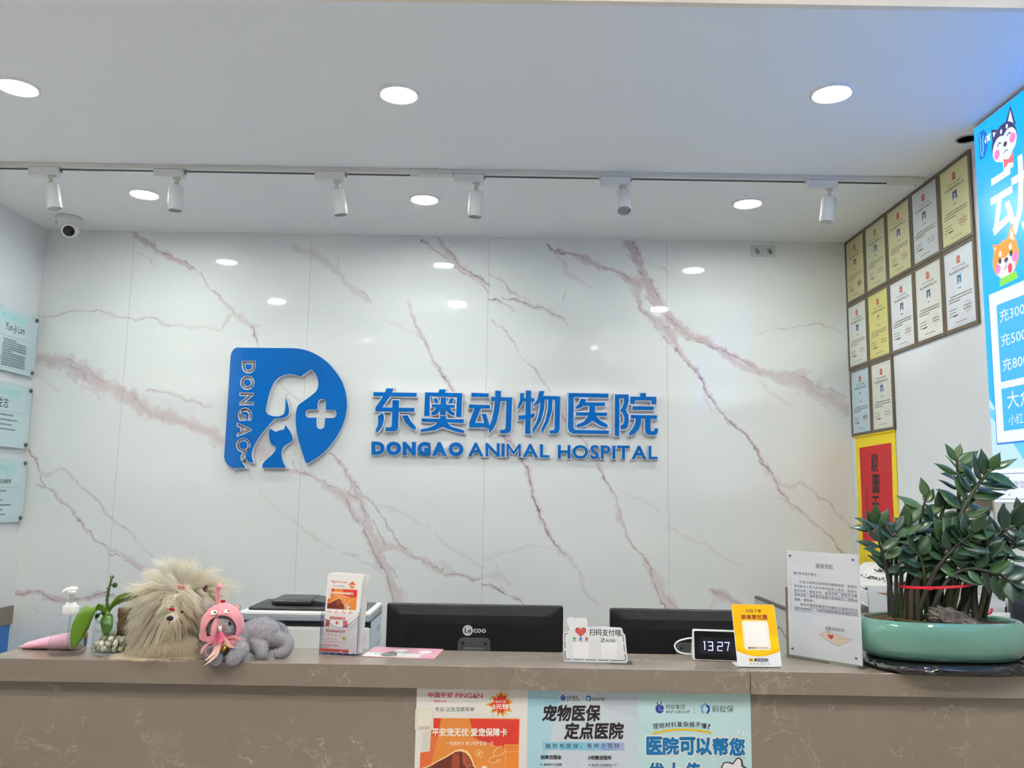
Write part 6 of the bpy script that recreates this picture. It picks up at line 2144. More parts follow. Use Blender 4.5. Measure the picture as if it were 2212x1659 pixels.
def seg7(ch, x):
    w_, h_, tw = 0.0125, 0.0205, 0.0023
    z0_ = 0.027
    A = {'1': [((0.5, 1), (0.75, 1), (0.75, 0))], '3': [((0, 1), (1, 1), (1, 0), (0, 0)), ((0.2, 0.52), (1, 0.52))], '2': [((0, 1), (1, 1), (1, 0.55), (0.85, 0.52), (0.1, 0.52), (0, 0.45), (0, 0), (1, 0))], '7': [((0, 1), (1, 1), (0.75, 0.5), (0.6, 0))]}
    for ln_ in A[ch]:
        s.line([(x + p[0] * w_, z0_ + p[1] * h_) for p in ln_], tw, DIG)


for ch, x in (('1', -0.047), ('3', -0.030), ('2', -0.005), ('7', 0.0125)):
    seg7(ch, x)
s.build('screen', Vector((0, -0.0017, 0.0008)), fx, fz, t)
b = MB()
b.tube(spline([(-0.060, 0.046, 0.050), (-0.078, 0.040, 0.049), (-0.103, 0.030, 0.043), (-0.113, 0.026, 0.031), (-0.104, 0.026, 0.017), (-0.080, 0.034, 0.010), (-0.060, 0.043, 0.010), (-0.040, 0.060, 0.004)], 28), 0.0022, PLASTICW, 10)
b.build('cable', t)

# ---- yellow scan-to-order sign
o_ = Vector((0.574, 2.170, TOP))
ux = Vector((0.1105, 0.004, 0)).normalized()
upy = Vector((-0.006, 0.047, 0.146))
upy = (upy - ux * upy.dot(ux)).normalized()
t = empty('table_sign', o_, 'yellow and white leaning scan-to-order sign in front of the desk clock', 'sign')
YO = mat('sign_yellow', (252, 190, 0), 0.25)
s = Sheet()
SH = 0.1535
s.board(0.1115, SH, 0.003, mat('sign_white', (240, 242, 244)), r=0.0045)
p = [(0.0005, SH - 0.0045), (0.0015, SH - 0.0015), (0.0045, SH - 0.0005), (0.107, SH - 0.0005), (0.110, SH - 0.0015), (0.111, SH - 0.0045)]
arc_ = [(0.111 - 0.1105 * i / 16, 0.0370 - 0.0125 * math.sin(math.pi * i / 16)) for i in range(17)]
s.poly((p + arc_)[::-1], YO)
arc2 = [(0.111 - 0.1105 * i / 16, 0.0480 - 0.0200 * math.sin(math.pi * i / 16)) for i in range(17)]
s.poly(([(0.0005, 0.075), (0.111, 0.075)] + arc2)[::-1], mat('sign_amber', (255, 206, 10), 0.25))
dr = ink((142, 40, 24), 0.3)
s.text('扫码下单', 0.0555, SH - 0.0215, 0.0092, ink((64, 40, 16), 0.3), align='C', w=0.040, bold=0.02)
s.text('单单享优惠', 0.0555, SH - 0.0385, 0.0125, dr, align='C', w=0.068, bold=0.035)
s.rect(0.0215, 0.040, 0.0895, 0.1125, ink((250, 238, 214), 0.3), 0.008)
s.rect(0.0275, 0.0495, 0.0835, 0.1065, ink((252, 246, 236), 0.3), 0.003)
for x, c in ((0.0315, (70, 60, 30)), (0.0385, (200, 60, 70)), (0.0455, (60, 160, 90))):
    s.rect(x, 0.0428, x + 0.005, 0.0472, ink(c), 0.0008)
s.text('扫码即享优惠', 0.053, 0.0428, 0.0046, ink((80, 60, 50)), w=0.030)
s.rect(0.030, 0.0115, 0.0400, 0.0205, ink((250, 190, 20), 0.3), 0.002)
s.dashes(0.0315, 0.0385, 0.0145, 0.003, ink((60, 50, 20)), seed=2)
s.text('美团团购', 0.0425, 0.0115, 0.0088, ink((40, 34, 30), 0.3), w=0.036, bold=0.03)
s.text('选 好 多 , 省 好 多', 0.030, 0.0045, 0.0042, ink((90, 84, 80), 0.3), w=0.052)
s.build('panel', (0, 0, 0.0025), ux, upy, t)
b = MB()
uv = Vector((-ux.y, ux.x, 0))
b.prism([(0.0, 0.002), (0.111, 0.002), (0.105, 0.058), (0.003, 0.058)], (0, 0, 0.0005), ux, uv, UPV, 0.0, 0.002, mat('sign_white'))
b.build('base', t)

# ---- reimbursement notice in an acrylic stand
A_, B_ = Vector((0.7560, 2.3270, TOP)), Vector((0.8935, 2.1840, TOP))
ux = (B_ - A_).normalized()
NW, NH = (B_ - A_).length, 0.2745
un = ux.cross(Vector((0, 0, 1)))
t = empty('notice_stand', A_, 'white reimbursement notice in a clear acrylic stand beside the planter', 'notice')
s = Sheet(1.0, (0, 0), False)
s.board(NW, NH, 0.0022, mat('notice_paper', (226, 226, 230), 0.22))
dk, bl = ink((56, 58, 70), 0.3), ink((50, 60, 110), 0.3)
U = lambda x: x * NW
V = lambda y: (1 - y) * NH
s.text('报销须知', U(0.53), V(0.155), 0.0125, dk, align='C', w=U(0.235), bold=0.012)
s.text('致所有毛孩子家长：', U(0.09), V(0.232), 0.0080, dk, w=U(0.345), bold=0.012)
rows = (('如宝贝有购买宠物保险需要报销，请提前', 0.175, 0.79, ''), ('告知前台工作人员并提供投保人姓名，投保人', 0.095, 0.87, (0.56, 0.965)), ('身份证号，爱宠名字，爱宠品种，爱宠生日等', 0.095, 0.87, (0.095, 0.92)),
        ('保单信息，避免登记信息与保单有出入而影响', 0.095, 0.87, ''), ('报销，望知悉！', 0.095, 0.275, ''), ('就诊时请您拍摄宝贝在医生诊室就诊的正', 0.18, 0.785, (0.30, 0.965)), ('面和侧面照片，方便您报销时提交给保险公司。', 0.095, 0.885, (0.095, 0.345)))
for i, (tx, u0, w_, ul) in enumerate(rows):
    yb = 0.312 + i * 0.0425
    s.text(tx, U(u0), V(yb), 0.0078, dk, w=U(w_))
    if ul:
        s.line([(U(ul[0]), V(yb + 0.009)), (U(ul[1]), V(yb + 0.009))], 0.0008, bl)
s.text('东奥动物医院', U(0.52), V(0.722), 0.0085, dk, w=U(0.26))
env, ed = ink((226, 208, 182), 0.3), ink((186, 150, 120), 0.3)
E_ = [(0.43, 0.775), (0.535, 0.738), (0.88, 0.782), (0.68, 0.860)]
s.poly([(U(a), V(c)) for a, c in E_][::-1], env)
s.line([(U(a), V(c)) for a, c in E_ + E_[:1]], 0.0008, ed)
s.line([(U(0.535), V(0.738)), (U(0.60), V(0.79)), (U(0.88), V(0.782))], 0.0007, ed)
s.poly([(p[0], p[1]) for p in heart(U(0.595), V(0.780), 0.0075, False)][::-1], ink((196, 60, 76), 0.3))
pl = ink((186, 168, 174), 0.3)
s.line([(U(0.045), V(0.165)), (U(0.045), V(0.28))], 0.0006, pl)
s.line([(U(0.045), V(0.33)), (U(0.045), V(0.545))], 0.0006, pl)
for q in (((0.03, 0.27), (0.06, 0.30)), ((0.06, 0.27), (0.03, 0.32)), ((0.035, 0.31), (0.06, 0.335))):
    s.line([(U(a), V(c)) for a, c in q], 0.0008, pl)
s.build('printed_page', (0, 0, 0.0075), ux, UPV, t)
b = MB()
b.prism([(0, 0), (NW + 0.0004, 0), (NW + 0.0004, NH + 0.0004), (0, NH + 0.0004)], Vector((0, 0, 0.0075)) + un * 0.0030, ux, UPV, un, 0.0, 0.0028, clear('notice_acrylic', (252, 253, 254), 0.35, 0.04))
b.build('cover_sheet', t)
for u, v in ((0.06, 0.05), (0.93, 0.05), (0.06, 0.94), (0.93, 0.94)):
    b = MB()
    R_ = Matrix((ux, Vector((0, 0, 1)), un)).transposed()
    b.lathe([(0.0032, 0.0), (0.0032, 0.0010), (0.0022, 0.0016), (0.0, 0.0016)], mat('screw_grey', (120, 120, 118), 0.4, metal=0.7), c=Vector((0, 0, 0.0075)) + ux * U(u) + Vector((0, 0, V(v))) + un * 0.0060, n=16, rot=R_)
    b.lathe([(0.0014, 0.0017), (0.0, 0.0017)], DARK, c=Vector((0, 0, 0.0075)) + ux * U(u) + Vector((0, 0, V(v))) + un * 0.0060, n=10, rot=R_)
    b.build('screw', t)
b = MB()
b.prism([(-0.009, -0.016), (NW + 0.009, -0.016), (NW + 0.009, 0.020), (-0.009, 0.020)], (0, 0, 0.0005), ux, -un, UPV, 0.0, 0.0065, clear('stand_thick', (240, 246, 243), 0.95))
b.build('base', t)

# ================================================================== FUR


def surface_of(o):
    """triangle arrays of an object after its modifiers (object space)"""
    dg = bpy.context.evaluated_depsgraph_get()
    dg.update()
    ev = o.evaluated_get(dg)
    me = ev.to_mesh()
    me.calc_loop_triangles()
    v = np.zeros(len(me.vertices) * 3, np.float32)
    me.vertices.foreach_get('co', v)
    v = v.reshape(-1, 3)
    t_ = np.zeros(len(me.loop_triangles) * 3, np.int32)
    me.loop_triangles.foreach_get('vertices', t_)
    t_ = t_.reshape(-1, 3)
    ev.to_mesh_clear()
    return v, t_


def sample_surface(v, t_, n, rs):
    a, b_, c = v[t_[:, 0]], v[t_[:, 1]], v[t_[:, 2]]
    nr = np.cross(b_ - a, c - a)
    ar = np.linalg.norm(nr, axis=1)
    pick = rs.choice(len(t_), n, p=ar / ar.sum())
    r1, r2 = np.sqrt(rs.rand(n, 1)), rs.rand(n, 1)
    p = (1 - r1) * a[pick] + r1 * (1 - r2) * b_[pick] + r1 * r2 * c[pick]
    nn = nr[pick] / np.maximum(ar[pick][:, None], 1e-12)
    return p, nn


def norm(a):
    return a / np.maximum(np.linalg.norm(a, axis=1, keepdims=True), 1e-9)


def strands_mesh(name, P, rad, m, tone, parent=None):
    """P: (n strands, k points, 3). thin tapering three-sided hairs as one mesh"""
    n, k, _ = P.shape
    T = np.gradient(P, axis=1)
    T = T / np.maximum(np.linalg.norm(T, axis=2, keepdims=True), 1e-9)
    ref = np.array([0.31, 0.53, 0.79])
    A = np.cross(T, ref)
    A = A / np.maximum(np.linalg.norm(A, axis=2, keepdims=True), 1e-9)
    B = np.cross(T, A)
    taper = (1 - (np.arange(k) / (k - 1)) ** 1.7 * 0.9)[None, :, None]
    rr = rad[:, None, None] * taper
    V = np.stack([P + rr * (A * math.cos(q) + B * math.sin(q)) for q in (0.0, 2.0944, 4.1888)], axis=2)   # n,k,3,3
    V = V.reshape(-1, 3).astype(np.float32)
    base = (np.arange(n) * k * 3)[:, None, None] + (np.arange(k - 1) * 3)[None, :, None]
    q0 = np.array([0, 1, 2])
    q1 = np.array([1, 2, 0])
    F = np.stack([base + q0, base + q1, base + q1 + 3, base + q0 + 3], -1).reshape(-1, 4).astype(np.int32)
    me = bpy.data.meshes.new(name)
    me.vertices.add(len(V))
    me.vertices.foreach_set('co', V.ravel())
    me.loops.add(F.size)
    me.loops.foreach_set('vertex_index', F.ravel())
    me.polygons.add(len(F))
    me.polygons.foreach_set('loop_start', (np.arange(len(F)) * 4).astype(np.int32))
    me.polygons.foreach_set('use_smooth', np.ones(len(F), bool))
    me.update(calc_edges=True)
    at_ = me.attributes.new('tone', 'FLOAT', 'POINT')
    at_.data.foreach_set('value', np.repeat(tone, k * 3).astype(np.float32))
    me.materials.append(m)
    return link(name, me, parent)


def fur_material(name, dark, light, rough=0.55):
    g = Nodes(name, rough)
    t_ = g.n('ShaderNodeAttribute', attribute_name='tone').outputs['Fac']
    g.l(g.mix(t_, lin(dark), lin(light)), g.b.inputs['Base Color'])
    g.b.inputs['Specular IOR Level'].default_value = 0.25
    # light passes through the thin fibres as well as off them
    tr = g.n('ShaderNodeBsdfTranslucent')
    g.l(g.mix(t_, lin(dark), lin(light)), tr.inputs[0])
    mx = g.n('ShaderNodeMixShader')
    mx.inputs[0].default_value = 0.5
    out = [x for x in g.nt.nodes if x.type == 'OUTPUT_MATERIAL'][0]
    g.l(g.b.outputs[0], mx.inputs[1])
    g.l(tr.outputs[0], mx.inputs[2])
    g.l(mx.outputs[0], out.inputs[0])
    return g.m


def grow_fur(P0, D0, L, k, gravity, cores, floor, rs, flow=None, curl=0.0):
    P = P0.copy()
    D = norm(D0)
    out = [P.copy()]
    step = L[:, None] / (k - 1)
    wv = rs.randn(len(P), 3) * curl
    for i in range(k - 1):
        D = D + np.array([0, 0, -1.0]) * (gravity[:, None] if hasattr(gravity, 'shape') else gravity)
        if flow is not None:
            D = D + flow(P) * 0.5
        D = norm(D + wv * (0.5 + 0.5 * i))
        P = P + D * step
        for c, r in cores:
            q = (P - c) / r
            d = np.linalg.norm(q, axis=1)
            ins = d < 1.03
            if ins.any():
                P[ins] = c + q[ins] / d[ins][:, None] * 1.03 * r
        low = P[:, 2] < floor
        P[low, 2] = floor + rs.rand(low.sum()) * 0.002
        D = norm(P - out[-1])
        out.append(P.copy())
    return np.stack(out, axis=1)


# ================================================================== WHITE LONG-HAIRED TOY DOG
DO = Vector((-0.850, 2.235, TOP))
t = empty('plush_dog', DO, 'fluffy cream-white long-haired toy dog with hair clips, sitting between the jar and the cat', 'plush toy')
L_ = lambda p: Vector(p) - DO
core = mat('dog_cloth', (244, 236, 214), 0.9)
HEAD = (np.array(L_((-0.8727, 2.2150, 1.2056))), np.array((0.060, 0.050, 0.058)))
SNOUT = (np.array(L_((-0.8540, 2.1720, 1.1937))), np.array((0.026, 0.026, 0.022)))
BODY = (np.array(L_((-0.8644, 2.2620, 1.1789))), np.array((0.078, 0.055, 0.078)))
CHEST = (np.array(L_((-0.8712, 2.2050, 1.1322))), np.array((0.072, 0.044, 0.052)))
TOPK = (np.array(L_((-0.8726, 2.2350, 1.2505))), np.array((0.050, 0.045, 0.045)))
BACKR = (np.array(L_((-0.8368, 2.2750, 1.2188))), np.array((0.055, 0.045, 0.060)))
cores = [HEAD, SNOUT, BODY, CHEST, TOPK, BACKR]
for c, r in cores:
    r[2] = min(r[2], c[2] - 0.002) if c[2] - r[2] < 0.002 else r[2]
b = MB()
for c, r in cores:
    b.ball(c, tuple(r), core, 32, 20)
o = b.build('body', t)
rm_ = o.modifiers.new('join', 'REMESH')
rm_.mode = 'VOXEL'
rm_.voxel_size = 0.004
sm_ = o.modifiers.new('smooth', 'SMOOTH')
sm_.iterations = 6
v_, t_ = surface_of(o)
rs = np.random.RandomState(5)
Pn, Nn = sample_surface(v_, t_, 13000, rs)
NOSE = np.array(L_((-0.8433, 2.1460, 1.1996)))
EYES = [np.array(L_((-0.8771, 2.1720, 1.2196))), np.array(L_((-0.8237, 2.1720, 1.2119)))]
face_d = np.linalg.norm((Pn - NOSE) * np.array([1, 0.6, 1]), axis=1)
keep = face_d > 0.0095
for e in EYES:
    keep &= np.linalg.norm((Pn - e) * np.array([1, 0.5, 1]), axis=1) > 0.0055
keep &= Pn[:, 2] > 0.006
Pn, Nn, face_d = Pn[keep], Nn[keep], face_d[keep]
# locks: hairs gather to the tip of a guide hair near their root
ng = 520
gi = rs.choice(len(Pn), ng, replace=False)
G = Pn[gi]
near = np.empty(len(Pn), np.int64)
for i0 in range(0, len(Pn), 2000):
    d = ((Pn[i0:i0 + 2000, None, :] - G[None]) ** 2).sum(2)
    near[i0:i0 + 2000] = d.argmin(1)


def hair_dir(P, N):
    front = np.clip(-N[:, 1] * 1.4, 0, 1)[:, None]
    rad = P - NOSE
    rad[:, 1] = 0
    rad = norm(rad)
    crown = np.clip((P[:, 2] - 0.150) / 0.035, 0, 1)[:, None]
    low = np.clip((0.09 - P[:, 2]) / 0.06, 0, 1)[:, None]
    part = np.sign(P[:, 0] - NOSE[0] - 0.012)[:, None]
    d = N * 0.55 + rad * 0.85 * front + np.array([0, 0, -0.75]) * (1 - crown)
    d = d + crown * (np.array([0, 0, 0.75]) + part * np.array([0.30, 0, 0]))
    d = d + low * N * np.array([0.55, 0.25, 0.0])
    return d


fg = face_d[gi]
Lg = (0.062 + 0.040 * rs.rand(ng)) * np.clip(fg / np.where((G[:, 2] < NOSE[2] - 0.004) & (G[:, 1] < NOSE[1] + 0.05), 0.030, 0.060), 0.24, 1.0)
Lg = np.where(G[:, 2] > 0.165, Lg * 0.72, Lg)
Dg = norm(hair_dir(G, Nn[gi])) + rs.randn(ng, 3) * 0.20
gg = 0.16 + np.where(G[:, 2] > 0.155, -0.03, 0.06)
SG = grow_fur(G, Dg, Lg, 9, gg, cores, 0.0015, rs, None, 0.03)
L = Lg[near] * (0.72 + 0.42 * rs.rand(len(Pn)))
D0 = norm(hair_dir(Pn, Nn)) * 0.5 + norm(Dg)[near] * 0.6 + rs.randn(len(Pn), 3) * 0.13
S = grow_fur(Pn, D0, L, 9, gg[near], cores, 0.0015, rs, None, 0.022)
w_ = (np.linspace(0, 1, 9) ** 1.5 * 0.62)[None, :, None]
stray = (rs.rand(len(Pn)) < 0.14)[:, None, None]
S = np.where(stray, S, S * (1 - w_) + (SG[near] + (Pn - G[near])[:, None, :] * 0.25) * w_)
S[:, :, 2] = np.maximum(S[:, :, 2], 0.0012)
for q, rr in [(NOSE, 0.0088), (EYES[0], 0.0042), (EYES[1], 0.0042)]:
    d = np.abs(S - q)
    hit = ((d[:, :, 0] < rr) & (d[:, :, 2] < rr) & (S[:, :, 1] < q[1] + 0.03)).any(axis=1)
    S = S[~hit]
    near = near[~hit]
tone = np.clip(0.30 + 0.45 * np.random.RandomState(3).rand(ng)[near] + 0.22 * (rs.rand(len(S)) - 0.5) + 3.2 * (S[:, 0, 2] - 0.10), 0, 1)
strands_mesh('fur', S, 0.00050 + 0.00035 * rs.rand(len(S)), fur_material('dog_fur', (253, 241, 216), (255, 254, 246)), tone, t)
b = MB()
b.ball(NOSE, (0.0085, 0.006, 0.0066), mat('dog_nose', (14, 14, 16), 0.25), 20, 14)
b.ball(NOSE + np.array([-0.001, -0.001, -0.0105]), (0.0012, 0.001, 0.0020), mat('dog_nose'), 8, 6)
b.build('nose', t)
for e in EYES:
    b = MB()
    b.ball(e, (0.0048, 0.0035, 0.0032), mat('dog_eye', (20, 20, 26), 0.08), 14, 10)
    b.build('eye', t)
# bone shaped pink clip
def clip_shape(mb, c, w, h, m, y_, tilt):
    pts = []
    for cx, cy, a0 in ((w, h * 0.5, -60), (w, h * 0.5, 30), (-w, h * 0.5, 60), (-w, h * 0.5, 150), (-w, -h * 0.5, 120), (-w, -h * 0.5, 210), (w, -h * 0.5, 240), (w, -h * 0.5, 330)):
        a = math.radians(a0)
        pts.append((cx + h * 0.62 * math.cos(a), cy + h * 0.62 * math.sin(a)))
    ux_ = Vector((math.cos(tilt), 0, -math.sin(tilt)))
    uz_ = Vector((math.sin(tilt), -0.35, math.cos(tilt))).normalized()
    mb.prism(sorted(pts, key=lambda p: math.atan2(p[1], p[0])), c, ux_, uz_, ux_.cross(uz_), 0.0, y_, m)
b = MB()
cpos = L_((-0.8195, 2.1480, 1.2752))
pinkclip = mat('clip_pink', (248, 164, 172), 0.35)
clip_shape(b, cpos, 0.0080, 0.0062, pinkclip, 0.0022, 0.12)
clip_shape(b, cpos + Vector((0, -0.0026, 0)), 0.0046, 0.0024, mat('clip_metal', (190, 176, 166), 0.25, metal=0.8), 0.0008, 0.12)
b.build('hair_clip', t)
b = MB()
cp = L_((-0.8454, 2.1360, 1.2233))
for i in range(26):
    u = (i % 9) / 8.0
    vv = (i // 9) - 1
    b.ball(cp + Vector((-0.0075 + 0.013 * u, -0.001 * math.sin(i), 0.0028 * vv + 0.001 * math.sin(i * 2.1))), 0.0014, mat('rhinestone', (222, 210, 180), 0.12, metal=0.6), 8, 6)
b.build('rhinestone_clip', t)
b = MB()
for dx, dz in ((0.0075, 0.0006), (0.0125, -0.0012)):
    b.ball(cp + Vector((dx, -0.002, dz)), 0.0044, mat('cherry_red', (170, 16, 34), 0.15), 14, 10)
for i in range(7):
    b.ball(cp + Vector((0.007 + i * 0.0014, -0.001, 0.0062 + 0.0012 * math.sin(i * 2))), 0.0011, mat('cherry_leaf', (84, 110, 60), 0.25), 8, 6)
b.build('cherry_clip', t)
b = MB()
cp = L_((-0.7783, 2.1950, 1.2683))
for i in range(7):
    b.ball(cp + Vector((0.003 * math.cos(i * 0.9), 0.0, 0.0065 - i * 0.0022)), (0.0042, 0.003, 0.0022), mat('claw_clip', (84, 24, 36), 0.3), 10, 6)
b.tube([cp + Vector((0.001, 0, 0.0)), cp + Vector((0.008, 0, 0.001))], [0.0024, 0.0012], mat('claw_clip'), 8)
b.build('claw_clip', t)

# ================================================================== GREY TOY CAT IN A PINK HOOD
CO = Vector((-0.665, 2.170, TOP))
t = empty('plush_cat', CO, 'grey plush cat wearing a pink hood, its paws hanging over the counter edge', 'plush toy')
L_ = lambda p: Vector(p) - CO
GC = mat('cat_plush', (164, 162, 168), 0.95, sheen=0.4)
b = MB()
def seg(pts, rad):
    P = spline([L_(p) for p in pts], 16)
    R_ = [float(np.interp(i / 16.0 * (len(rad) - 1), range(len(rad)), rad)) for i in range(17)]
    for p, r in zip(P, R_):
        b.ball(p, r, GC, 16, 10)
# torso from the chest to the rump
seg([(-0.7303, 2.1750, 1.1374), (-0.6978, 2.1950, 1.1414), (-0.6691, 2.2150, 1.1496), (-0.6326, 2.2250, 1.1612), (-0.6095, 2.2320, 1.1493)], [0.034, 0.036, 0.033, 0.036, 0.030])
# neck and head
b.ball(L_((-0.7202, 2.1700, 1.1819)), (0.047, 0.042, 0.043), GC, 32, 20)
b.ball(L_((-0.7048, 2.1380, 1.1769)), (0.020, 0.016, 0.015), GC, 20, 12)
# front legs lying forward, paws over the edge
seg([(-0.7414, 2.1600, 1.1303), (-0.7319, 2.1350, 1.1202), (-0.7118, 2.1150, 1.1096)], [0.022, 0.019, 0.0165])
seg([(-0.6765, 2.1650, 1.1359), (-0.6624, 2.1450, 1.1249), (-0.6721, 2.1180, 1.1111)], [0.024, 0.019, 0.0175])
# rump, hind foot, stretched hind leg with its toe curling back
b.ball(L_((-0.6269, 2.2220, 1.1520)), (0.044, 0.040, 0.042), GC, 28, 18)
seg([(-0.6392, 2.2000, 1.1305), (-0.6215, 2.1800, 1.1234), (-0.6179, 2.1720, 1.1133)], [0.024, 0.018, 0.0165])
seg([(-0.6070, 2.2150, 1.1396), (-0.5788, 2.2050, 1.1431), (-0.5579, 2.1980, 1.1336), (-0.5626, 2.1920, 1.1181), (-0.5795, 2.1880, 1.1104)], [0.022, 0.020, 0.0135, 0.0125, 0.0125])
seg([(-0.6124, 2.2550, 1.1639), (-0.5958, 2.2650, 1.1570), (-0.5854, 2.2620, 1.1420)], [0.018, 0.014, 0.010])
o = b.build('body', t)
rm_ = o.modifiers.new('join', 'REMESH')
rm_.mode = 'VOXEL'
rm_.voxel_size = 0.0028
rm_.use_smooth_shade = True
sm_ = o.modifiers.new('smooth', 'SMOOTH')
sm_.iterations = 8
v_, t_ = surface_of(o)
rs = np.random.RandomState(15)
Pn, Nn = sample_surface(v_, t_, 17000, rs)
D0 = Nn + rs.randn(len(Pn), 3) * 0.35 + np.array([0.25, 0, -0.2])
S = grow_fur(Pn - Nn * 0.0006, D0, 0.0036 + 0.0016 * rs.rand(len(Pn)), 3, 0.1, [], -1.0, rs)
strands_mesh('plush_pile', S, 0.00030 + 0.00012 * rs.rand(len(S)), fur_material('cat_fur', (158, 156, 162), (216, 214, 220), 0.8), rs.rand(len(S)), t)
# ears
pinkin = mat('ear_pink', (222, 182, 172), 0.9)
for pts, inner in (([(-0.7176, 2.1800, 1.2231), (-0.6814, 2.1860, 1.2478), (-0.6755, 2.1800, 1.2045)], True), ([(-0.7786, 2.1850, 1.1979), (-0.7809, 2.1920, 1.2371), (-0.7409, 2.1880, 1.2341)], False)):
    b = MB()
    A_, B2, C_ = [L_(p) for p in pts]
    nf = Vector((0, -1, 0))
    mid = (A_ + B2 + C_) / 3
    vs = [A_, B2, C_, A_ + Vector((0, 0.012, 0)), B2 + Vector((0, 0.006, 0)), C_ + Vector((0, 0.012, 0)), mid + Vector((0, -0.002, 0))]
    b.add(vs, [(0, 1, 6), (1, 2, 6), (2, 0, 6), (3, 5, 4), (0, 3, 4, 1), (1, 4, 5, 2), (2, 5, 3, 0)], GC, True)
    if inner:
        k_ = [mid + (q - mid) * 0.62 + Vector((0.003, -0.0032, 0)) for q in (A_, B2, C_)]
        b.add(k_, [(0, 1, 2)], pinkin)
    e_ = b.build('ear', t)
    sb = e_.modifiers.new('soft', 'SUBSURF')
    sb.levels = sb.render_levels = 2
# eyes, nose
for p, r in (((-0.6889, 2.1330, 1.1927), 0.0052), ((-0.7236, 2.1360, 1.1910), 0.0050)):
    b = MB()
    c_ = L_(p)
    b.ball(c_, (r, 0.0036, r), mat('cat_eye_iris', (86, 84, 70), 0.15), 20, 12)
    b.ball(c_ + Vector((0.0004, -0.0022, 0)), (r * 0.62, 0.0022, r * 0.72), mat('cat_pupil', (10, 10, 12), 0.05), 16, 10)
    b.ball(c_ + Vector((-0.0012, -0.0042, 0.0016)), 0.0006, mat('eye_glint', (250, 250, 250), 0.2), 8, 6)
    b.build('eye', t)
b = MB()
c_ = L_((-0.7002, 2.1210, 1.1854))
b.add([c_ + Vector(q) for q in ((-0.0062, 0, 0.0040), (0, -0.003, 0.0046), (0.0062, 0, 0.0040), (0.0028, -0.001, -0.0030), (0, -0.0035, -0.0046), (-0.0028, -0.001, -0.0030), (0, -0.005, 0.0006))], [(0, 6, 1), (1, 6, 2), (2, 6, 3), (3, 6, 4), (4, 6, 5), (5, 6, 0)], mat('cat_nose', (196, 146, 96), 0.8), True)
b.build('nose', t)

# hood: a shell around the head, open at the face
HP = mat('hood_pink', (232, 150, 158), 0.92, sheen=0.35)
hc = L_((-0.7202, 2.1700, 1.1819))
b = MB()
nu, nv = 48, 22
vs, fs = [], []
open_c = L_((-0.6979, 2.1220, 1.1868))
for j in range(nv + 1):
    # from the rim of the face opening (j=0) round to the back of the head
    f_ = j / nv
    th = math.radians(47 + 125 * f_)
    for i in range(nu):
        a = 2 * math.pi * i / nu
        rx = 0.0545 + 0.004 * math.cos(a) * 0
        d_ = Vector((math.sin(th) * math.cos(a), -math.cos(th), math.sin(th) * math.sin(a)))
        p = Vector((d_.x * 0.0525, d_.y * 0.052, d_.z * 0.0510))
        if d_.z < -0.2:
            p.x *= 1.0 + 0.10 * (-d_.z)
            p.z *= 1.06
        if d_.z > 0.5:
            p.z *= 1.02 + 0.08 * (d_.z - 0.5)
        p *= 1 + 0.018 * noise.noise(d_ * 5)
        # the opening looks towards the right front
        R_ = Matrix.Rotation(math.radians(15), 3, 'Z') @ Matrix.Rotation(math.radians(10), 3, 'X')
        vs.append(hc + R_ @ p)
for j in range(nv):
    for i in range(nu):
        i2 = (i + 1) % nu
        fs.append((j * nu + i, j * nu + i2, (j + 1) * nu + i2, (j + 1) * nu + i))
b.add(vs, fs, HP, True)
hood = b.build('hood', t)
so = hood.modifiers.new('thick', 'SOLIDIFY')
so.thickness = 0.0035
so.offset = 1.0
sb = hood.modifiers.new('soft', 'SUBSURF')
sb.levels = sb.render_levels = 1
b = MB()
rim = [Vector(v) for v in vs[:nu]]
b.tube(rim + [rim[0], rim[1]], 0.0034, HP, 10, caps=False)
b.build('hood_hem', hood)
# gathered neck frill under the hood
b = MB()
fr_ = spline([L_((-0.7662, 2.1500, 1.1612)), L_((-0.7564, 2.1400, 1.1523)), L_((-0.7327, 2.1280, 1.1500)), L_((-0.7130, 2.1220, 1.1547))], 18)
b.tube(fr_, [0.005 + 0.0012 * math.sin(i * 1.9) for i in range(19)], HP, 10)
fr_ = spline([L_((-0.7659, 2.1520, 1.1663)), L_((-0.7505, 2.1380, 1.1567)), L_((-0.7303, 2.1280, 1.1560))], 12)
b.tube(fr_, 0.0042, HP, 10)
b.build('hood_frill', hood)
# felt eyes on the hood
for c_, rx, rz, px_ in ((L_((-0.7284, 2.1250, 1.2191)), 0.0102, 0.0070, 0.003), (L_((-0.6933, 2.1260, 1.2292)), 0.0082, 0.0058, 0.003)):
    b = MB()
    # seat the patch on the hood surface
    d_ = (c_ - hc).normalized()
    o_ = hc + d_ * 0.0570
    ux_ = Vector((0, 0, 1)).cross(d_).normalized()
    uy_ = d_.cross(ux_)
    rot_ = Matrix((ux_, uy_, d_)).transposed()
    b.ball(o_, (rx, rz, 0.0022), mat('felt_white', (240, 232, 216), 0.9), 28, 12, rot=rot_)
    b.ball(o_ + d_ * 0.0016 + ux_ * px_, (0.0030, 0.0028, 0.0013), mat('bead_dark', (60, 56, 52), 0.3), 16, 10, rot=rot_)
    b.ball(o_ + d_ * 0.0026 + ux_ * (px_ + 0.0007), (0.0013, 0.0013, 0.0008), mat('cat_pupil'), 10, 8, rot=rot_)
    b.build('felt_eye', hood)
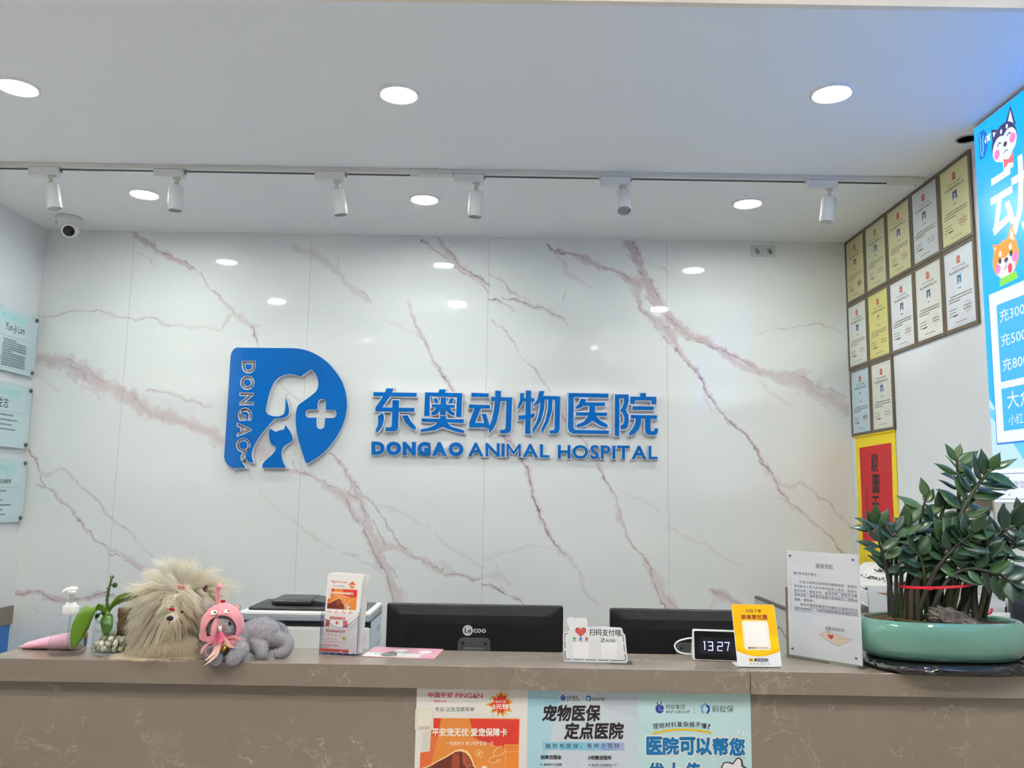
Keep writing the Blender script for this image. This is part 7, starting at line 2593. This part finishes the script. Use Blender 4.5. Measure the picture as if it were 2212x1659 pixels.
# padded antenna looping forward, with the feather toy hanging from it
b = MB()
ant = spline([L_((-0.7297, 2.1650, 1.2276)), L_((-0.7345, 2.1700, 1.2433)), L_((-0.7365, 2.1700, 1.2639)), L_((-0.7347, 2.1660, 1.2754)), L_((-0.7282, 2.1550, 1.2811)), L_((-0.7232, 2.1460, 1.2777)), L_((-0.7222, 2.1430, 1.2733))], 26)
b.tube(ant, [0.0072] + [0.0056] * 18 + [0.0052] * 6 + [0.004] * 2, HP, 14)
b.build('antenna', hood)
b = MB()
b.rbox(-0.006, 0.006, -0.004, 0.004, -0.0035, 0.0035, mat('bow_red', (168, 16, 48), 0.5), 0.0015)
for i, v in enumerate(b.v):
    b.v[i] = tuple(Vector(v) + L_((-0.7244, 2.1760, 1.2393)))
b.build('red_bow', hood)
b = MB()
st_ = mat('string_pink', (214, 150, 152), 0.7)
b.tube([L_((-0.7184, 2.1180, 1.2365)), L_((-0.7145, 2.1120, 1.2160)), L_((-0.7105, 2.1080, 1.2033)), L_((-0.7056, 2.1040, 1.1894))], 0.0006, st_, 6)
b.tube([L_((-0.7168, 2.1180, 1.2365)), L_((-0.7147, 2.1125, 1.2159)), L_((-0.7129, 2.1080, 1.2033)), L_((-0.7062, 2.1040, 1.1894))], 0.0006, st_, 6)
b.tube([L_((-0.7215, 2.1420, 1.2727)), L_((-0.7194, 2.1260, 1.2556)), L_((-0.7176, 2.1180, 1.2365))], 0.0006, st_, 6)
for cy_ in (0, 1, 2):
    b.ball(L_((-0.7147, 2.1115, 1.2214)) - Vector((0, 0, 0.004 * cy_)), 0.0011, mat('bead_brown', (110, 84, 70), 0.3), 8, 6)
b.build('string', hood)
b = MB()
b.tube([L_((-0.7042, 2.1040, 1.1895)), L_((-0.7013, 2.1030, 1.1765))], [0.0040, 0.0036], PLASTICW, 14)
ft = b.build('feather_cap', hood)
# feathers
rsf = np.random.RandomState(2)
n_ = 520
u_ = rsf.rand(n_)
A_ = np.array(L_((-0.7007, 2.1030, 1.1765)))
E1 = np.array(L_((-0.7024, 2.0980, 1.1392)))
root = A_ + (E1 - A_) * (u_ * 0.75)[:, None]
D0 = norm((E1 - A_)[None, :] * 6 + rsf.randn(n_, 3) * np.array([0.09, 0.05, 0.03]) * 11)
Sf = grow_fur(root, D0, 0.012 + 0.016 * rsf.rand(n_), 5, 0.12, [], -1, rsf)
strands_mesh('feather_fluff', Sf, 0.00022 + 0.00012 * rsf.rand(n_), fur_material('feather_pink', (246, 120, 166), (246, 200, 200), 0.7), np.clip(u_ + 0.2 * rsf.randn(n_), 0, 1), ft)
b = MB()
fm = mat('feather_pale', (240, 196, 180), 0.8)
fm2 = mat('feather_hot', (248, 130, 172), 0.8)
for path, wd, m_ in (([L_((-0.7028, 2.1010, 1.1728)), L_((-0.7029, 2.0940, 1.1477)), L_((-0.7049, 2.0880, 1.1278)), L_((-0.7146, 2.0840, 1.1128)), L_((-0.7292, 2.0820, 1.1000))], (0.004, 0.009, 0.008, 0.004, 0.0004), fm),
                     ([L_((-0.7031, 2.1020, 1.1726)), L_((-0.7061, 2.0960, 1.1447)), L_((-0.7098, 2.0900, 1.1300)), L_((-0.7286, 2.0860, 1.1103))], (0.004, 0.010, 0.007, 0.0004), fm),
                     ([L_((-0.6962, 2.1020, 1.1701)), L_((-0.6836, 2.0960, 1.1529)), L_((-0.6696, 2.0920, 1.1440)), L_((-0.6519, 2.0920, 1.1417))], (0.003, 0.006, 0.004, 0.0004), fm),
                     ([L_((-0.7011, 2.1015, 1.1760)), L_((-0.7008, 2.0970, 1.1630)), L_((-0.7061, 2.0950, 1.1501))], (0.006, 0.013, 0.004), fm2)):
    pp = spline(path, 14)
    ww = [float(np.interp(i / 14.0 * (len(wd) - 1), range(len(wd)), wd)) for i in range(15)]
    strip_leaf(b, pp, ww, m_, 0.12, (1, -0.2, 0.4))
b.build('feather', ft)
# ribbon ties and bell
b = MB()
def ribbon(pts, w_, side):
    pp = spline([L_(p) for p in pts], 18)
    strip_leaf(b, pp, [w_] * 19, HP, 0.08, side)
ribbon([(-0.6926, 2.1180, 1.1557), (-0.6746, 2.1120, 1.1623), (-0.6601, 2.1100, 1.1589), (-0.6530, 2.1100, 1.1544)], 0.0042, (0, -0.2, 1))
ribbon([(-0.6917, 2.1160, 1.1520), (-0.6786, 2.1100, 1.1506), (-0.6649, 2.1080, 1.1479)], 0.0052, (0, -0.2, 1))
ribbon([(-0.7250, 2.1180, 1.1498), (-0.7354, 2.1100, 1.1431), (-0.7421, 2.1040, 1.1335), (-0.7441, 2.1020, 1.1233)], 0.0038, (0.8, -0.2, 0.3))
ribbon([(-0.7169, 2.1140, 1.1520), (-0.7292, 2.1040, 1.1442), (-0.7323, 2.0980, 1.1321), (-0.7254, 2.0940, 1.1199), (-0.7133, 2.0940, 1.1207), (-0.7052, 2.0960, 1.1303)], 0.0040, (0.3, -1, 0.2))
ribbon([(-0.7127, 2.1120, 1.2054), (-0.7173, 2.1080, 1.1913), (-0.7194, 2.1060, 1.1717), (-0.7196, 2.1100, 1.1526)], 0.0075, (1, -0.3, 0))
rb = b.build('ribbon_tie', hood)
so = rb.modifiers.new('thick', 'SOLIDIFY')
so.thickness = 0.0014
b = MB()
b.ball(L_((-0.6963, 2.1200, 1.1338)), 0.0072, mat('bell_gold', (214, 176, 40), 0.2, metal=1.0), 20, 14)
b.build('bell', hood)

# ================================================================== PLANTER
PC = Vector((1.112, 2.228, TOP))
WOODB = mat('carved_black_wood', (20, 16, 15), 0.22, coat=0.3)
t = empty('carved_stand', PC, 'black glossy carved wooden stand under the celadon planter', 'stand')
b = MB()
n_ = 160
rows_ = 14
vs, fs = [], []
for j in range(rows_ + 1):
    f_ = j / rows_
    zz = 0.0006 + 0.0245 * f_
    for i in range(n_):
        a = 2 * math.pi * i / n_
        bulge = math.sin(math.pi * min(1.0, f_ * 1.05)) ** 0.7
        e = 3.0
        cx_ = abs(math.cos(a)) ** (2 / e) * math.copysign(1, math.cos(a))
        sy_ = abs(math.sin(a)) ** (2 / e) * math.copysign(1, math.sin(a))
        r_ = 0.93 + 0.07 * bulge
        p = Vector((0.197 * cx_ * r_, 0.134 * sy_ * r_, zz))
        q = Vector((p.x * 34, p.y * 34, zz * 60))
        rough_ = abs(noise.noise(q)) * 0.9 + abs(noise.noise(q * 2.3)) * 0.5 - 0.35
        ridge = 0.5 + 0.5 * math.sin(a * 40 + 6 * noise.noise(q * 0.6) + zz * 180)
        d_ = (0.010 * rough_ + 0.004 * ridge) * bulge
        nrm_ = Vector((p.x / 0.197, p.y / 0.134, 0)).normalized()
        p += nrm_ * d_
        vs.append(p)
for j in range(rows_):
    for i in range(n_):
        i2 = (i + 1) % n_
        fs.append((j * n_ + i, j * n_ + i2, (j + 1) * n_ + i2, (j + 1) * n_ + i))
fs.append(tuple(rows_ * n_ + i for i in range(n_)))
fs.append(tuple(range(n_))[::-1])
b.add(vs, fs, WOODB, True)
b.build('carving', t)

BZ = 0.0262
t = empty('potted_plant', PC + Vector((0, 0, BZ)), 'celadon green oval planter with a dense dark green many-stemmed plant', 'potted plant')
GLAZE = mat('celadon_glaze', (104, 152, 138), 0.06, spec=0.6, coat=0.6)


def oval(rx, ry, z_, e=2.35, n_=96):
    out = []
    for i in range(n_):
        a = 2 * math.pi * i / n_
        out.append((rx * abs(math.cos(a)) ** (2 / e) * math.copysign(1, math.cos(a)), ry * abs(math.sin(a)) ** (2 / e) * math.copysign(1, math.sin(a)), z_))
    return out


b = MB()
prof = [(0.160, 0.085, 0.0), (0.186, 0.101, 0.002), (0.201, 0.110, 0.016), (0.2125, 0.1165, 0.036), (0.2165, 0.119, 0.056), (0.214, 0.1175, 0.074), (0.206, 0.113, 0.088), (0.200, 0.109, 0.0945), (0.195, 0.105, 0.0965), (0.1895, 0.100, 0.0955), (0.187, 0.098, 0.092), (0.189, 0.099, 0.078), (0.190, 0.100, 0.060)]
vs, fs = [], []
for rx, ry, z_ in prof:
    vs += oval(rx, ry, z_)
n_ = 96
for j in range(len(prof) - 1):
    for i in range(n_):
        i2 = (i + 1) % n_
        fs.append((j * n_ + i, j * n_ + i2, (j + 1) * n_ + i2, (j + 1) * n_ + i))
fs.append(tuple(range(n_))[::-1])
b.add(vs, fs, GLAZE, True)
b.build('bowl', t)
g = Nodes('soil_moss', 0.95)
tc = g.n('ShaderNodeTexCoord').outputs['Object']
nz = g.n('ShaderNodeTexNoise', i_Scale=14.0, i_Detail=4.0)
g.l(tc, nz.inputs['Vector'])
nf_ = g.n('ShaderNodeTexNoise', i_Scale=160.0, i_Detail=3.0)
g.l(tc, nf_.inputs['Vector'])
c1 = g.mix(nf_.outputs[0], lin((40, 34, 26)), lin((92, 80, 58)))
c2 = g.mix(nf_.outputs[0], lin((44, 50, 30)), lin((92, 96, 62)))
g.l(g.mix(g.ramp(nz.outputs[0], [(0.42, (0, 0, 0, 1)), (0.56, (1, 1, 1, 1))]), c1, c2), g.b.inputs['Base Color'])
b = MB()
vs, fs = [], []
nr_, na_ = 22, 72
for j in range(nr_ + 1):
    f_ = j / nr_
    for i in range(na_):
        p = oval(0.1875 * f_ + 1e-4, 0.0985 * f_ + 1e-4, 0, 2.35, na_)[i]
        h_ = 0.085 + 0.010 * (1 - f_ ** 2) + 0.006 * noise.noise(Vector((p[0] * 30, p[1] * 30, 0))) * (1 - f_ ** 4) + 0.0025 * noise.noise(Vector((p[0] * 120, p[1] * 120, 3)))
        vs.append((p[0], p[1], h_))
for j in range(nr_):
    for i in range(na_):
        i2 = (i + 1) % na_
        fs.append((j * na_ + i, j * na_ + i2, (j + 1) * na_ + i2, (j + 1) * na_ + i))
b.add(vs, fs, g.m, True)
b.build('soil', t)

# dry straw scattered at the left end: bits of mulch as one countless mass
rsq = np.random.RandomState(31)
n_ = 420
P0s = np.stack([-0.135 + 0.05 * rsq.randn(n_) * 0.55, -0.02 + 0.035 * rsq.randn(n_), 0.094 + 0.005 * rsq.rand(n_)], 1)
P0s[:, 0] = np.clip(P0s[:, 0], -0.176, -0.05)
P0s[:, 1] = np.clip(P0s[:, 1], -0.06, 0.06)
Dm = norm(np.stack([rsq.randn(n_), rsq.randn(n_), 0.15 * rsq.randn(n_)], 1))
Sm = grow_fur(P0s, Dm, 0.006 + 0.008 * rsq.rand(n_), 3, 0.02, [], 0.09, rsq)
o = strands_mesh('mulch', Sm, 0.0004 + 0.0003 * rsq.rand(n_), fur_material('mulch_straw', (112, 92, 62), (190, 168, 126), 0.9), rsq.rand(n_), t)
o['kind'] = 'stuff'

PB = PC + Vector((0, 0, BZ))
STEM = [mat('zz_stem', (58, 66, 36), 0.45), mat('zz_stem_dark', (44, 44, 34), 0.5), mat('zz_stem_brown', (70, 58, 44), 0.55)]
ZL = [mat('zz_leaf_%d' % i, c, 0.36, spec=0.5, coat=0.08) for i, c in enumerate(((42, 70, 44), (52, 82, 44), (34, 60, 44), (66, 94, 42)))]
rp = random.Random(44)


def leaflet_blade(mb, base, tip_dir, up_dir, ln, wd, m_):
    tip_dir = tip_dir.normalized()
    sd = tip_dir.cross(up_dir)
    sd = sd.normalized() if sd.length > 1e-4 else tip_dir.orthogonal().normalized()
    nn = sd.cross(tip_dir).normalized()
    pts = []
    for i in range(9):
        f_ = i / 8.0
        pts.append(base + tip_dir * ln * f_ - nn * ln * 0.16 * f_ * f_ + nn * 0.0)
    ww = [wd * v for v in (0.10, 0.52, 0.86, 1.0, 0.98, 0.84, 0.58, 0.28, 0.02)]
    strip_leaf(mb, pts, ww, m_, -0.22 if rp.random() < 0.85 else 0.15, sd)


def zz_stem(pts, y0, lean_y, r0, leaves, n_leaf, start=0.45, ln=0.058, wd=0.0150, young=False, face=0.0):
    """pts: x,z along the stem in the room; lean_y: how far the tip stands towards (-) or away from (+) the room"""
    n0 = len(pts)
    P = [Vector((p[0], y0 + lean_y * (i / (n0 - 1)), p[1])) - PB for i, p in enumerate(pts)]
    P[0].z -= 0.012
    sp = spline(P, 24)
    b_ = MB()
    sm__ = rp.choice(STEM)
    b_.tube(sp, [r0 * (1 - 0.62 * (i / 24.0)) + 0.0008 for i in range(25)], sm__, 10)
    st__ = b_.build('stem', t)
    if n_leaf:
        lb = MB()
        for k in range(n_leaf):
            u = start + (1 - start) * (k / max(1, n_leaf - 1)) ** 0.9
            i = min(23, int(u * 24))
            p = sp[i].lerp(sp[i + 1], u * 24 - i) if i < 24 else sp[24]
            tg = (sp[min(24, i + 1)] - sp[max(0, i - 1)]).normalized()
            az = (k % 2) * math.pi + rp.uniform(-0.55, 0.55) + face
            side = tg.cross(Vector((0, -1, 0)))
            side = side.normalized() if side.length > 1e-3 else Vector((1, 0, 0))
            out = (side * math.cos(az) + Vector((0, -1, 0)) * math.sin(az) * 0.75 + Vector((0, rp.uniform(-0.5, 0.25), 0))).normalized()
            last = k >= n_leaf - 2
            tip = tg * (1.0 if last else rp.uniform(0.35, 0.85)) + out * (0.45 if last else 0.9) + Vector((0, 0, rp.uniform(-0.12, 0.1)))
            upd = (Vector((0, -0.55, 0.65)) + out * rp.uniform(-0.4, 0.3)).normalized()
            sc_ = rp.uniform(1.0, 1.36) * (0.78 if last else 1.0)
            leaflet_blade(lb, p, tip, upd, ln * sc_, wd * sc_, ZL[3] if young and u > 0.8 else rp.choice(ZL[:3]))
        lo = lb.build('leaflets', st__)
        so_ = lo.modifiers.new('thick', 'SOLIDIFY')
        so_.thickness = 0.0007


zz_stem([(0.9853, 1.2207), (0.9729, 1.2963), (0.958, 1.3726), (0.9429, 1.4197)], 2.20, -0.02, 0.0045, 1, 8, 0.50, 0.052, 0.0120)
zz_stem([(0.9939, 1.2266), (1.0008, 1.332), (1.0002, 1.4029), (1.0003, 1.44)], 2.215, 0.0, 0.005, 1, 7, 0.62, 0.056, 0.0140)
zz_stem([(1.013, 1.227), (1.02, 1.3323), (1.0275, 1.40), (1.040, 1.465)], 2.23, -0.01, 0.0055, 1, 9, 0.5, 0.058, 0.0165)
zz_stem([(1.0297, 1.2272), (1.0511, 1.3564), (1.067, 1.4397), (1.0943, 1.5301)], 2.22, 0.01, 0.0055, 1, 12, 0.42, 0.056, 0.0150, True)
zz_stem([(1.1292, 1.2347), (1.148, 1.3699), (1.162, 1.4772), (1.2002, 1.556), (1.237, 1.6051)], 2.215, -0.045, 0.0075, 1, 15, 0.52, 0.062, 0.0160)
zz_stem([(1.1471, 1.235), (1.1704, 1.4058), (1.180, 1.5377), (1.1758, 1.635)], 2.24, -0.02, 0.0065, 1, 13, 0.60, 0.056, 0.0135, True)
zz_stem([(1.2188, 1.2363), (1.2474, 1.3185), (1.2738, 1.3602), (1.3075, 1.42), (1.3293, 1.48)], 2.21, 0.0, 0.0055, 1, 10, 0.45, 0.056, 0.0135)
zz_stem([(1.177, 1.2356), (1.2022, 1.3708), (1.2663, 1.4372), (1.3225, 1.4679)], 2.23, -0.03, 0.0065, 1, 10, 0.45, 0.058, 0.0150)
zz_stem([(1.0632, 1.2278), (1.1029, 1.3079), (1.1531, 1.3523), (1.2247, 1.3417), (1.2594, 1.3188)], 2.19, -0.055, 0.0055, 1, 13, 0.40, 0.054, 0.0165)
zz_stem([(1.165, 1.2353), (1.2123, 1.3356), (1.2283, 1.4068), (1.2445, 1.4786)], 2.24, 0.01, 0.006, 1, 9, 0.5, 0.058, 0.0160)
zz_stem([(1.0393, 1.2274), (1.0801, 1.3333), (1.1317, 1.4051), (1.1698, 1.4415)], 2.20, -0.05, 0.0065, 1, 12, 0.42, 0.060, 0.0180)
zz_stem([(1.1112, 1.2344), (1.1173, 1.3575), (1.1148, 1.4286), (1.1365, 1.5007)], 2.235, -0.01, 0.0085, 1, 11, 0.5, 0.060, 0.0170)
zz_stem([(1.2307, 1.2365), (1.2604, 1.3364), (1.2819, 1.3958), (1.2901, 1.4316)], 2.235, 0.02, 0.0055, 1, 9, 0.4, 0.056, 0.0140)
zz_stem([(1.0035, 1.2268), (0.9859, 1.379), (0.9702, 1.4381), (0.953, 1.4616)], 2.24, 0.0, 0.0045, 1, 6, 0.72, 0.048, 0.0130)
zz_stem([(1.0751, 1.228), (1.067, 1.3096), (1.0553, 1.3683), (1.0371, 1.3917)], 2.21, -0.03, 0.0055, 1, 10, 0.4, 0.056, 0.0160)
zz_stem([(1.1351, 1.2348), (1.1618, 1.3347), (1.1908, 1.3824), (1.2169, 1.4185)], 2.21, -0.03, 0.006, 1, 10, 0.42, 0.060, 0.0175)
zz_stem([(1.095, 1.23), (1.110, 1.33), (1.120, 1.40), (1.155, 1.455)], 2.26, -0.09, 0.0065, 1, 11, 0.45, 0.062, 0.0180)
zz_stem([(1.200, 1.235), (1.215, 1.32), (1.205, 1.385), (1.175, 1.42)], 2.20, -0.04, 0.0055, 1, 9, 0.48, 0.058, 0.0170)
for i in range(13):
    x0 = 1.005 + i * 0.0155 + rp.uniform(-0.006, 0.006)
    y0 = rp.uniform(2.195, 2.262)
    zz_stem([(x0, 1.232), (x0 + rp.uniform(-0.01, 0.035), 1.30), (x0 + rp.uniform(0.0, 0.06), 1.365)], y0, rp.uniform(-0.02, 0.02), rp.uniform(0.006, 0.0095), 0, rp.choice((0, 0, 5)), 0.7, 0.055, 0.0165)

# rock, green shoot
t2 = empty('rock', (1.118, 2.160, TOP + BZ + 0.083), 'rough grey brown rock lying in the planter in front of the stems', 'rock')
g = Nodes('rock_stone', 0.85)
tc = g.n('ShaderNodeTexCoord').outputs['Object']
n1 = g.n('ShaderNodeTexNoise', i_Scale=38.0, i_Detail=8.0, i_Roughness=0.7)
g.l(tc, n1.inputs['Vector'])
g.l(g.ramp(n1.outputs[0], [(0.30, lin((44, 40, 38))), (0.50, lin((92, 86, 80))), (0.62, lin((124, 117, 108))), (0.74, lin((184, 178, 168)))]), g.b.inputs['Base Color'])
b = MB()


def rockwarp(v, w):
    w.z += 0.016 * max(0, -v.x + 0.35) - 0.012 * max(0, v.x)
    q = Vector((v.x * 2.3 - v.z * 1.2, v.y * 1.5, v.z * 2.0))
    d_ = abs(noise.noise(q * 1.6)) * 0.30 + noise.noise(q * 4.0) * 0.10 + abs(noise.noise(q * 8)) * 0.07 - 0.12
    w = w * (1 + d_)
    w.z = max(w.z, -0.006)
    return w


b.ball((0, 0, 0.008), (0.068, 0.032, 0.031), g.m, 90, 56, warp=rockwarp)
b.build('stone', t2)
t3 = empty('cable_tie', (1.105, 2.222, 1.308), 'red plastic cable tie looped round the plant stems', 'cable tie')
RT = mat('tie_red', (214, 28, 52), 0.35)
b = MB()
lp = []
for i in range(41):
    a = 2 * math.pi * i / 40
    lp.append(Vector((0.093 * math.cos(a), 0.074 * math.sin(a), 0.007 * math.cos(a) + 0.004 * math.sin(a) * 0)))
strip_leaf(b, lp, [0.0034] * 41, RT, 0.0, (0, 0, 1))
o = b.build('band', t3)
so = o.modifiers.new('thick', 'SOLIDIFY')
so.thickness = 0.0014
b = MB()
b.rbox(-0.006, 0.006, -0.004, 0.004, -0.0045, 0.0045, RT, 0.001)
for i, v in enumerate(b.v):
    b.v[i] = (v[0] - 0.048, v[1] - 0.067, v[2] - 0.004)
b.build('lock', t3)
b = MB()
b.tube([(-0.050, -0.068, -0.004), (-0.058, -0.072, -0.003), (-0.064, -0.073, -0.0045)], [0.0028, 0.0026, 0.0022], RT, 8, flat=0.4)
b.tube([(0.090, -0.01, 0.006), (0.104, -0.006, 0.0075)], 0.0030, RT, 8, flat=0.4)
b.build('tail', t3)

# the lettering source is not part of the room
bpy.data.objects.remove(_to)
bpy.data.curves.remove(_tc)
